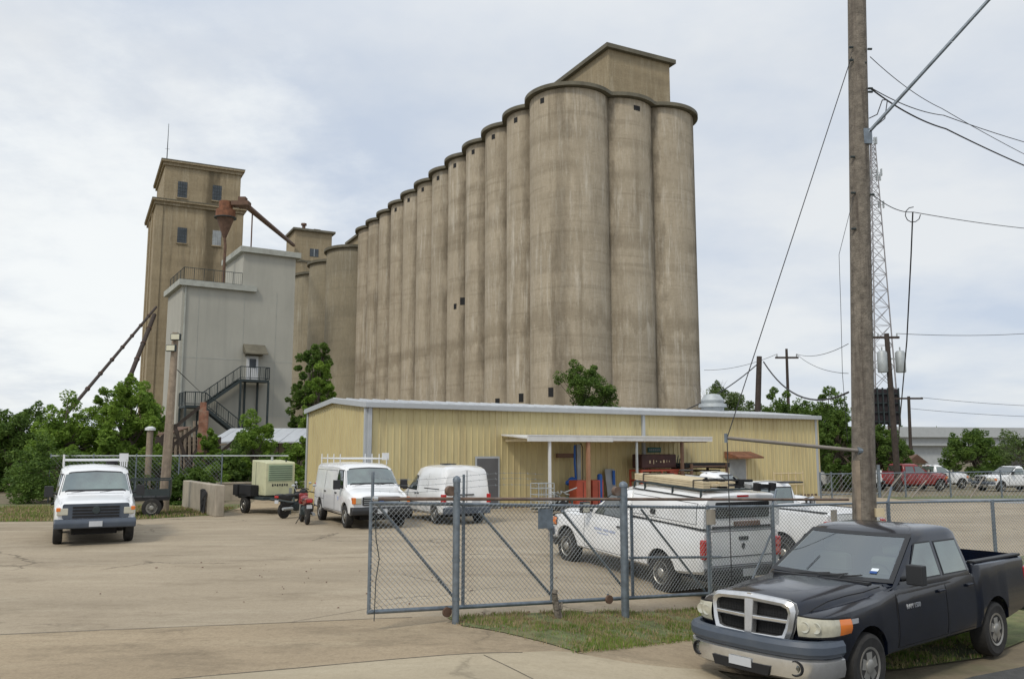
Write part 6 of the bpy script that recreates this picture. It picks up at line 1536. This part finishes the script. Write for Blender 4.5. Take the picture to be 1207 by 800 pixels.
        for sg in (-1, 1):
            m = MB(); m.mi = 1; Bv.side(m, [(1.16, 1.09), (.22, 1.07), (.20, 1.60), (.66, 1.60)], sg, .004); m.mi = 0; Bv.side(m, [(1.08, 1.12), (.25, 1.10), (.23, 1.57), (.64, 1.57)], sg, .010); m.build('side_window', ['glass', 'blackplastic'], root, smooth=60, fixn=False)
            for xa, xr, z0, z1 in ((1.1, .16, .42, 1.04), (.10, -.85, .42, 1.70)):
                m = MB()
                for x in (xa, xr): Bv.side(m, [(x, z0), (x - .012, z0), (x - .012, z1), (x, z1)], sg, .004, 4)
                m.build('door_seam', 'interior', root, fixn=False)
            y = Bv.y(.3, .98); MB().box(.20, .36, sg * y, sg * (y + .03), .96, 1.0).box(-.05, .09, sg * y, sg * (y + .03), .96, 1.0).build('handle', 'blackplastic', root)
            m = MB(); Bv.side(m, [(1.0, .60), (-1.05, .60), (-1.05, .67), (1.0, .67)], sg, .012, 8); m.build('side_moulding', 'blackplastic', root, fixn=False)
            m = MB(); Bv.side(m, [(-.5, 1.16), (-1.9, 1.16), (-1.9, 1.19), (-.5, 1.19)], sg, .006, 8); m.build('door_track', 'blackplastic', root, fixn=False)
            MB().tube((1.02, sg * .86, 1.12), (1.02, sg * .96, 1.15), .03).box(.97, 1.07, sg * .94, sg * 1.10, 1.08, 1.28).build('wing_mirror', 'blackplastic', root, bevel=.03)
            MB().box(-2.275, -2.10, min(sg * .74, sg * .895), max(sg * .74, sg * .895), .72, 1.02).build('tail_light', 'redlens', root, bevel=.02)
        MB().box(-2.275, -2.262, -.006, .006, .62, 1.80).box(-2.276, -2.263, -.70, .70, .60, .612).build('rear_door_seam', 'interior', root)
        MB().box(-2.36, -2.20, -.86, .86, .36, .58).build('rear_bumper', 'greyplastic', root, bevel=.03); MB().box(-2.30, -2.27, -.26, .26, .98, 1.02).build('handle', 'blackplastic', root)
        MB().box(-2.29, -2.276, -.50, -.20, .72, .84).build('number_plate', 'plate', root); MB().box(-.9, -.3, -.2, .2, 1.99, 2.02).build('roof_vent', 'blackplastic', root, bevel=.01)
        MB().box(2.0, 2.16, -.78, .78, .34, .6).build('front_bumper', 'greyplastic', root, bevel=.03)
    return root
f_, r_ = Vector(G(410, 623.5)), Vector(G(379.5, 612.3)); gv = math.degrees(math.atan2(f_.y - r_.y, f_.x - r_.x)); P = (-5.33, 30.0)
v1 = van('white full size van with roof rack facing the camera at the yellow shed corner', (P[0], P[1], 0), R(-64.4), 'full', 'black')
y_ = 1.02; m = MB().box(.95, 1.10, -1.012, -1.004, .86, .98); m.build('door_lettering', 'faintblue', v1)
f_, r_ = Vector(G(483, 610.5)), Vector(G(519.5, 619.3)); P = (-2.56, 31.2)
v2 = van('small white high roofed van seen from behind beside the grey shed door', (P[0], P[1], zg(P[0], P[1])), R(117), 'small')
f_ = Vector(G(150, 632)); P = (-12.3, 25.3)
v3 = van('white van with grey grille standing at the left edge of the yard', (P[0], P[1], 0), R(-62), 'full', 'grey')

# flatbed truck behind the left van
p = G(172, 609); fl = thing('flatbed_truck', 'dark flatbed utility trailer parked directly behind the left van', 'trailer', (p[0] - .9, p[1] + .4, 0), R(20))
MB().box(-2.2, 1.5, -1.0, 1.0, .62, .74).build('deck', 'interior', fl); mb = MB()
for i in range(9): x = -2.15 + i * .45; mb.box(x, x + .05, -1.02, -.98, .74, 1.35).box(x, x + .05, .98, 1.02, .74, 1.35)
mb.box(-2.2, 1.5, -1.03, -1.025, .80, 1.05).box(-2.2, 1.5, -1.03, -.98, 1.35, 1.4).box(-2.2, 1.5, .98, 1.03, 1.35, 1.4).box(1.48, 1.52, -1, 1, .74, 1.4).build('side_rail', 'darksteel', fl)
MB().box(-1.0, -.2, -.6, .2, .745, 1.5).build('motor_box', 'blackplastic', fl, bevel=.05); MB().tube((-.6, -.2, 1.5), (-.6, -.2, 1.95), .05).blob((-.6, -.2, 1.98), (.22, .2, .16)).build('seat', 'interior', fl)
for sg in (-1, 1): wheel(fl, .9, sg * .92, .35, .22, 'steel', .2)
MB().tube((-2.6, 0, .5), (-2.2, 0, .65), .05).build('tow_bar', 'interior', fl)
# compressor trailer
tf = Fr(*G(285, 607), 20); 
ca = R(-50); p = at(311, 590, 33.5)
tr_ = thing('compressor_trailer', 'cream box shaped air compressor on a black two wheeled trailer', 'compressor', (p.x, 34.6, 0), ca)
# local x towards the drawbar (right, nearer), y to the back
MB().box(-1.5, .95, -.78, .78, .56, .68).build('trailer_frame', 'darksteel', tr_)
bx = MB().prism([(-.60, .72), (.72, .72), (.72, 1.98), (.66, 2.02), (-.60, 2.10)], -.62, .62, 'y').build('housing', 'cream', tr_, bevel=.03)
MB().box(.722, .735, -.50, .50, 1.28, 1.92).build('louvre_panel', 'palegreen', bx); m = MB()
for i in range(7): z = 1.33 + i * .085; m.box(.736, .75, -.48, .48, z, z + .02)
m.build('louvre_slat', 'darksteel', bx)
m = MB()
for i in range(7): y = -.34 + i * .1; m.box(.722, .728, y, y + .06, 1.08 + .02 * (i % 2), 1.17)
m.build('faded_lettering', 'blackplastic', bx); MB().box(.722, .73, .38, .50, .80, 1.0).build('control_panel', 'board', bx)
MB().box(-.2, -.18, -.625, -.621, .8, 2.0).build('door_seam', 'interior', bx); MB().tube((-.1, 0, 2.0), (-.1, 0, 2.22), .05).build('exhaust', 'galvgrey', bx); MB().tube((.55, .3, 2.0), (.55, .3, 2.12), .03).build('lifting_eye', 'darksteel', bx)
for y0, y1, x0, x1 in ((-.98, -.64, -.95, .15), (.64, .98, -.95, .15), (-1.0, -.62, -1.55, -1.1)): MB().box(x0, x1, y0, y1, .68, 1.12).build('tool_box', 'interior', tr_, bevel=.02)
MB().box(-1.9, -1.2, -.75, .3, .60, 1.02).build('rear_box', 'interior', tr_, bevel=.02)
for sg in (-1, 1): wheel(tr_, -.55, sg * .86, .34, .2, 'steel', .19); MB().prism([(-.95, .66), (-.15, .66), (-.2, .76), (-.9, .76)], min(sg * .76, sg * .98), max(sg * .76, sg * .98), 'y').build('mudguard', 'interior', tr_)
MB().tube((.9, -.5, .6), (2.0, 0, .5), .05).tube((.9, .5, .6), (2.0, 0, .5), .05).tube((1.7, 0, .55), (1.7, 0, .05), .035).tube((1.9, 0, .5), (2.25, 0, .5), .04).build('drawbar', 'darksteel', tr_)
# motorcycles
def moto(label, loc, rz, paint, body=True):
    t = thing('motorcycle', label, 'motorcycle', loc, rz)
    for x in (.62, -.60):
        w = MB().lathe([(.20, -.05), (.27, -.06), (.30, -.02), (.30, .02), (.27, .06), (.20, .05)], 28, axis='y').build('wheel', 'rubber', t, smooth=40); w.location = (x, 0, .30)
        m = MB().lathe([(.205, -.03), (.19, -.03), (.19, .03), (.205, .03)], 24, axis='y', cap=False)
        for k in range(5): a = k * 1.2566; m.tube((0, 0, 0), (.195 * math.cos(a), 0, .195 * math.sin(a)), .014, n=5)
        m.tube((0, -.06, 0), (0, .06, 0), .04).build('rim', 'rim', w)
    MB().tube((.62, -.08, .30), (.38, -.08, .92), .025).tube((.62, .08, .30), (.38, .08, .92), .025).build('fork', 'aluminium', t)
    MB().path([(.38, 0, .86), (.05, 0, .55), (-.30, 0, .50), (-.6, 0, .32)], .04, 6).path([(.38, 0, .86), (-.1, 0, .80), (-.55, 0, .72), (-.85, 0, .80)], .03, 6).build('frame', 'interior', t)
    MB().blob((.02, 0, .42), (.22, .15, .19)).box(-.15, .15, -.14, .14, .30, .48).build('engine', 'darksteel', t)
    MB().blob((.14, 0, .82), (.26, .15, .13)).build('fuel_tank', paint, t, smooth=60)
    MB().blob((-.38, 0, .82), (.40, .14, .075)).build('seat', 'blackplastic', t, smooth=60)
    MB().prism([(-.30, .62), (-.95, .74), (-1.0, .88), (-.78, .90), (-.35, .80)], -.13, .13, 'y').build('tail_fairing', paint, t, bevel=.04)
    MB().prism([(.30, .62), (.50, .70), (.46, 1.02), (.30, 1.00)], -.15, .15, 'y').build('front_fairing', paint, t, bevel=.04)
    MB().box(-1.02, -.985, -.09, .09, .76, .84).build('tail_light', 'redlens', t, bevel=.01); MB().box(-1.0, -.985, -.09, .09, .56, .68).build('number_plate', 'plate', t); MB().tube((-.98, -.02, .76), (-.93, 0, .55), .015).build('plate_bracket', 'interior', t)
    MB().path([(.28, -.36, 1.02), (.33, -.2, 1.06), (.36, 0, 1.02), (.33, .2, 1.06), (.28, .36, 1.02)], .018, 6).build('handlebar', 'interior', t)
    for sg in (-1, 1): mr = MB().tube((.32, sg * .26, 1.06), (.34, sg * .34, 1.24), .008).blob((.34, sg * .36, 1.27), (.03, .075, .045)).build('mirror', 'galvgrey', t)
    MB().lathe([(.05, 0), (.055, .1), (.055, .45), (.04, .5)], 12, (-.85, -.18, .36), 'x').build('exhaust', 'galvgrey', t, smooth=40)
    MB().lathe([(.02, 0), (.09, .03), (.08, .04), (.01, .05)], 14, (.50, 0, .90), 'x').build('headlight', 'reflector', t, smooth=40)
    MB().tube((-.1, .1, .35), (-.2, .32, .02), .014).build('stand', 'interior', t)
    return t
p = G(358, 618); moto('red motorcycle seen from behind in front of the compressor trailer', (p[0] - .1, p[1] + .5, 0), R(112), 'redpaint')
p = G(345, 612); moto('dark motorcycle with blue tank behind the red one', (p[0] - .15, p[1] + 1.0, 0), R(60), 'blackplastic')
# gravel bank behind the trailer
def bank():
    a, b = G(262, 604), G(372, 598); rnd = random.Random(2); mb = MB()
    def fn(u, v):
        x = lerp(a[0], b[0], u); y = lerp(a[1] + 1.2, 42.3 + 1.5 * u, v); return (x - v * .8, y, .02 + .55 * sm(v) * sm(min(u, 1 - u) * 6) + .05 * MN.noise((x * 2, y * 2, 0)) * v)
    mb.grid(fn, 26, 12); o = mb.build('gravel_bank', 'apron', smooth=60, fixn=False); o['kind'] = 'structure'
bank()

# ------------------------------------------------------------------ trees and bushes
def leaves(mb_v, mb_f, c, r, n, s, rnd, flat=.8):
    for _ in range(n):
        while True:
            x, y, z = rnd.uniform(-1, 1), rnd.uniform(-1, 1), rnd.uniform(-1, 1); d = x * x + y * y + z * z
            if d < 1: break
        k = (d ** .5) ** -.35 if d > .02 else 1
        p = Vector((c[0] + x * k * r, c[1] + y * k * r, c[2] + z * k * r * flat))
        a = Vector((rnd.gauss(0, 1), rnd.gauss(0, 1), rnd.gauss(0, .6))); a.normalize(); b = a.cross(Vector((rnd.gauss(0, 1), rnd.gauss(0, 1), rnd.gauss(0, 1))));
        if b.length < .01: continue
        b.normalize(); ss = s * rnd.uniform(.6, 1.4); i = len(mb_v)
        mb_v += [tuple(p - a * ss), tuple(p + b * ss * .45), tuple(p + a * ss), tuple(p - b * ss * .45)]; mb_f.append((i, i + 1, i + 2, i + 3))
def tree(name, label, base, H, rx, rz, seed, leaf='leafB', ncl=45, per=170, s=.16, tr=.16, ztrunk=.35, group=None, ry=None, cat='tree', cl=.26, shape=None, lim=True):
    rnd = random.Random(seed); ry = ry or rx; t = thing(name, label, cat, base, 0, group)
    s *= .60; per = int(per * 1.25); ncl = int(ncl * 1.9); cl *= .80
    V, F = [], []; tk = MB(); zc = H - rz
    top = Vector((rnd.uniform(-.2, .2) * rx, 0, zc + rz * .3)); fork = Vector((rnd.uniform(-.1, .1) * rx, 0, H * ztrunk))
    if tr: tk.path([(0, 0, -.2), fork * .5 + Vector((rnd.uniform(-.1, .1), 0, 0)), fork, top], tr, 8, tr * .35)
    for i in range(ncl):
        th = rnd.uniform(0, 6.283); u = rnd.uniform(-.85, 1); rr_ = math.sqrt(max(0, 1 - u * u)); k = rnd.uniform(.45, 1.0) ** .6
        w = 1 + .22 * MN.noise((math.cos(th) * 1.5 + seed, math.sin(th) * 1.5, u * 1.6)) * 2
        c = Vector((rx * rr_ * math.cos(th) * k * w, ry * rr_ * math.sin(th) * k * w, zc + rz * u * k * w))
        if shape and not shape(c): continue
        c.z = max(c.z, .25 * cl * rx); r = cl * min(rx, rz * 1.3) * rnd.uniform(.6, 1.25)
        leaves(V, F, c, r, int(per * rnd.uniform(.6, 1.3)), s, rnd)
        if tr and lim and rnd.random() < .6: st_ = fork.lerp(top, rnd.uniform(0, .8)); tk.path([st_, st_.lerp(c, .5) + Vector((0, 0, .06 * rz)), c], tr * .32, 5, tr * .10)
        # loose sprays at the outline
        if rnd.random() < .5: leaves(V, F, c + c.normalized() * r * rnd.uniform(.5, 1.0), r * .5, int(per * .25), s, rnd)
    me = bpy.data.meshes.new('crown'); me.from_pydata(V, [], F); me.materials.append(M[leaf]); o = bpy.data.objects.new('crown', me); COL.objects.link(o); o.parent = t
    if tr: tk.build('trunk', 'bark', t, smooth=50)
    return t
def tuv(name, label, u, vb, vt, Y, wpx, **k):
    b = at(u, vb, Y); z0 = k.pop('z0', 0 if u < 900 else zg(b.x, b.y)); H = at(u, vt, Y).z - z0; rx = wpx / 2 * Y / FOC
    return tree(name, label, (b.x, Y, z0), H, rx, k.pop('rz', H * .42), **k)
tuv('tree', 'bright green leafy tree at the left edge beside the conveyor spouts', 146, 600, 446, 46, 78, rz=2.9, seed=1, leaf='leafA', ncl=62, per=170, s=.15, tr=.14)
tuv('tree', 'bright green tree further left beyond the white van', 70, 600, 480, 47, 84, rz=2.6, seed=21, leaf='leafA', ncl=70, per=170, s=.15, tr=.16)
tuv('tree', 'dark green tree at the far left margin behind the other trees', 18, 600, 484, 52, 90, rz=2.9, seed=22, leaf='leafB', ncl=70, per=170, s=.17, tr=.18)
tuv('tree', 'dark leafy tree between grey annex and round silos', 362, 600, 404, 68, 50, rz=5.4, seed=2, leaf='leafB', ncl=85, per=150, s=.17, tr=.2)
tuv('tree', 'lower bushy tree in the gap between annex and yellow shed', 374, 560, 428, 64, 40, rz=3.6, seed=12, leaf='leafA', ncl=36, per=160, s=.17, tr=.14)
tuv('tree', 'lopsided green tree growing against the foot of the front silo', 694, 560, 432, 62, 62, rz=2.3, seed=31, leaf='leafB', ncl=48, per=180, s=.13, tr=.12, cl=.30, shape=lambda c: c.z > 5.2 - c.x * .9)
tuv('shrub', 'small sprig of leaves showing over the shed roof right of the lopsided tree', 728, 540, 476, 58, 22, rz=.8, seed=32, leaf='leafB', ncl=10, per=80, s=.12, tr=.05, cat='shrub')
tuv('tree', 'feathery tree just right of the big silo block', 852, 570, 452, 66, 46, rz=3.0, seed=4, leaf='leafC', ncl=42, cl=.42, per=150, s=.13, tr=.14)
tuv('tree', 'low tree between the silo block and dark pole', 878, 570, 462, 68, 40, rz=3.0, seed=41, leaf='leafC', ncl=36, cl=.42, per=150, s=.13, tr=.14)
tuv('tree', 'wide dark tree behind the shed left of the slim far pole', 926, 580, 465, 72, 70, rz=3.8, seed=5, leaf='leafB', ncl=75, per=170, s=.16, tr=.2)
tuv('tree', 'big dark tree directly beyond the right corner of the yellow shed', 972, 585, 464, 62, 74, rz=4.0, seed=6, leaf='leafB', ncl=95, per=190, s=.16, tr=.22)
tuv('tree', 'dense tree right of the shed, hidden in part by the big pole', 992, 585, 488, 56, 50, rz=2.8, seed=7, leaf='leafB', ncl=60, per=170, s=.15, tr=.16)
tuv('tree', 'round green tree between the big pole and the overpass', 1043, 585, 500, 66, 54, rz=2.6, seed=8, leaf='leafB', ncl=60, per=170, s=.15, tr=.14)
tuv('tree', 'green tree beyond the right margin in front of the overpass', 1150, 585, 505, 76, 60, rz=2.6, seed=18, leaf='leafB', ncl=50, per=150, s=.17, tr=.14)
tuv('tree', 'low wide tree at the far right margin below the overpass', 1215, 585, 512, 84, 90, rz=2.8, seed=19, leaf='leafC', ncl=50, per=150, s=.18, tr=.14)
bs = 'bushes grown over the old wall behind the trailer'
for u, vb, vt, Y, w, sd, lf_, lab in (
    (298, 600, 482, 47, 50, 51, 'leafA', 'tallest light green bush directly behind the compressor trailer'),
    (268, 600, 528, 45, 46, 52, 'leafB', 'dark bush between the wall stub and compressor trailer'),
    (322, 600, 530, 46, 44, 53, 'leafB', 'dark low bush behind the right end of the compressor'),
    (349, 600, 520, 48, 42, 54, 'leafA', 'bright bush touching the left corner of the yellow shed'),
    (240, 600, 506, 49, 30, 55, 'leafA', 'vine mass climbing beside the brick pillar'),
    (212, 606, 560, 40, 40, 56, 'leafB', 'ivy covered low mound behind the floodlight pole'),
    (232, 604, 552, 41, 30, 57, 'leafB', 'ivy bush against the far end of the wall stub'),
    (186, 604, 530, 45, 44, 58, 'leafA', 'loose bush right of the squat capped post'),
    (140, 606, 535, 43, 60, 59, 'leafB', 'dark bush behind the white van at the left'),
    (206, 604, 545, 47, 34, 61, 'leafA', 'vines hanging over the timber trestle behind the floodlight pole'),
    (254, 602, 548, 44, 34, 62, 'leafA', 'low light green weeds above the wall stub'),
    (336, 600, 540, 45, 40, 63, 'leafA', 'low bright shrub between compressor and shed corner'),
    (290, 600, 512, 52, 60, 64, 'leafB', 'broad dark thicket in front of the low grey lean-to'),
    (60, 606, 520, 42, 90, 60, 'leafB', 'large dark bush at the left margin beyond the van')):
    tuv('bush', lab, u, vb, vt, Y, w, rz=(vb - vt) / 2 * Y / FOC * .98, seed=sd, leaf=lf_, ncl=44, per=130, s=.12, tr=.05, cat='bush', group=bs if 230 < u else None, cl=.30)
# bare twiggy sapling against the sky beside the silo
sb = at(842, 520, 70); sap = thing('bare_sapling', 'pale leafless twigs reaching above the feathery tree beside the silo', 'sapling', (sb.x, sb.y, 0))
mb = MB(); rr = random.Random(4); zt_ = at(842, 432, 70).z
def br_(p, d, l, r, k):
    q_ = p + d * l; mb.tube(p, q_, r, r * .6, n=4, cap=False)
    if k: 
        for _ in range(3): br_(p.lerp(q_, rr.uniform(.5, 1)), (d + Vector((rr.gauss(0, .35), rr.gauss(0, .35), .15))).normalized(), l * .62, r * .55, k - 1)
br_(Vector((0, 0, 0)), Vector((0, 0, 1)), zt_ * .5, .08, 4); mb.build('twigs', 'twig', sap, fixn=False)
# far treeline: one mass
rnd = random.Random(9); V, F = [], []
for i in range(230):
    a = R(rnd.uniform(-36, 36)); d = rnd.uniform(230, 300); x, y = d * math.sin(a), d * math.cos(a)
    leaves(V, F, (x, y, rnd.uniform(1, 5)), rnd.uniform(3, 5.5), 130, .9, rnd, .9)
me = bpy.data.meshes.new('treeline'); me.from_pydata(V, [], F); me.materials.append(M['leafC']); o = bpy.data.objects.new('treeline', me); COL.objects.link(o)
tag(o, 'distant dark treeline closing the horizon behind everything', 'treeline', kind='stuff')
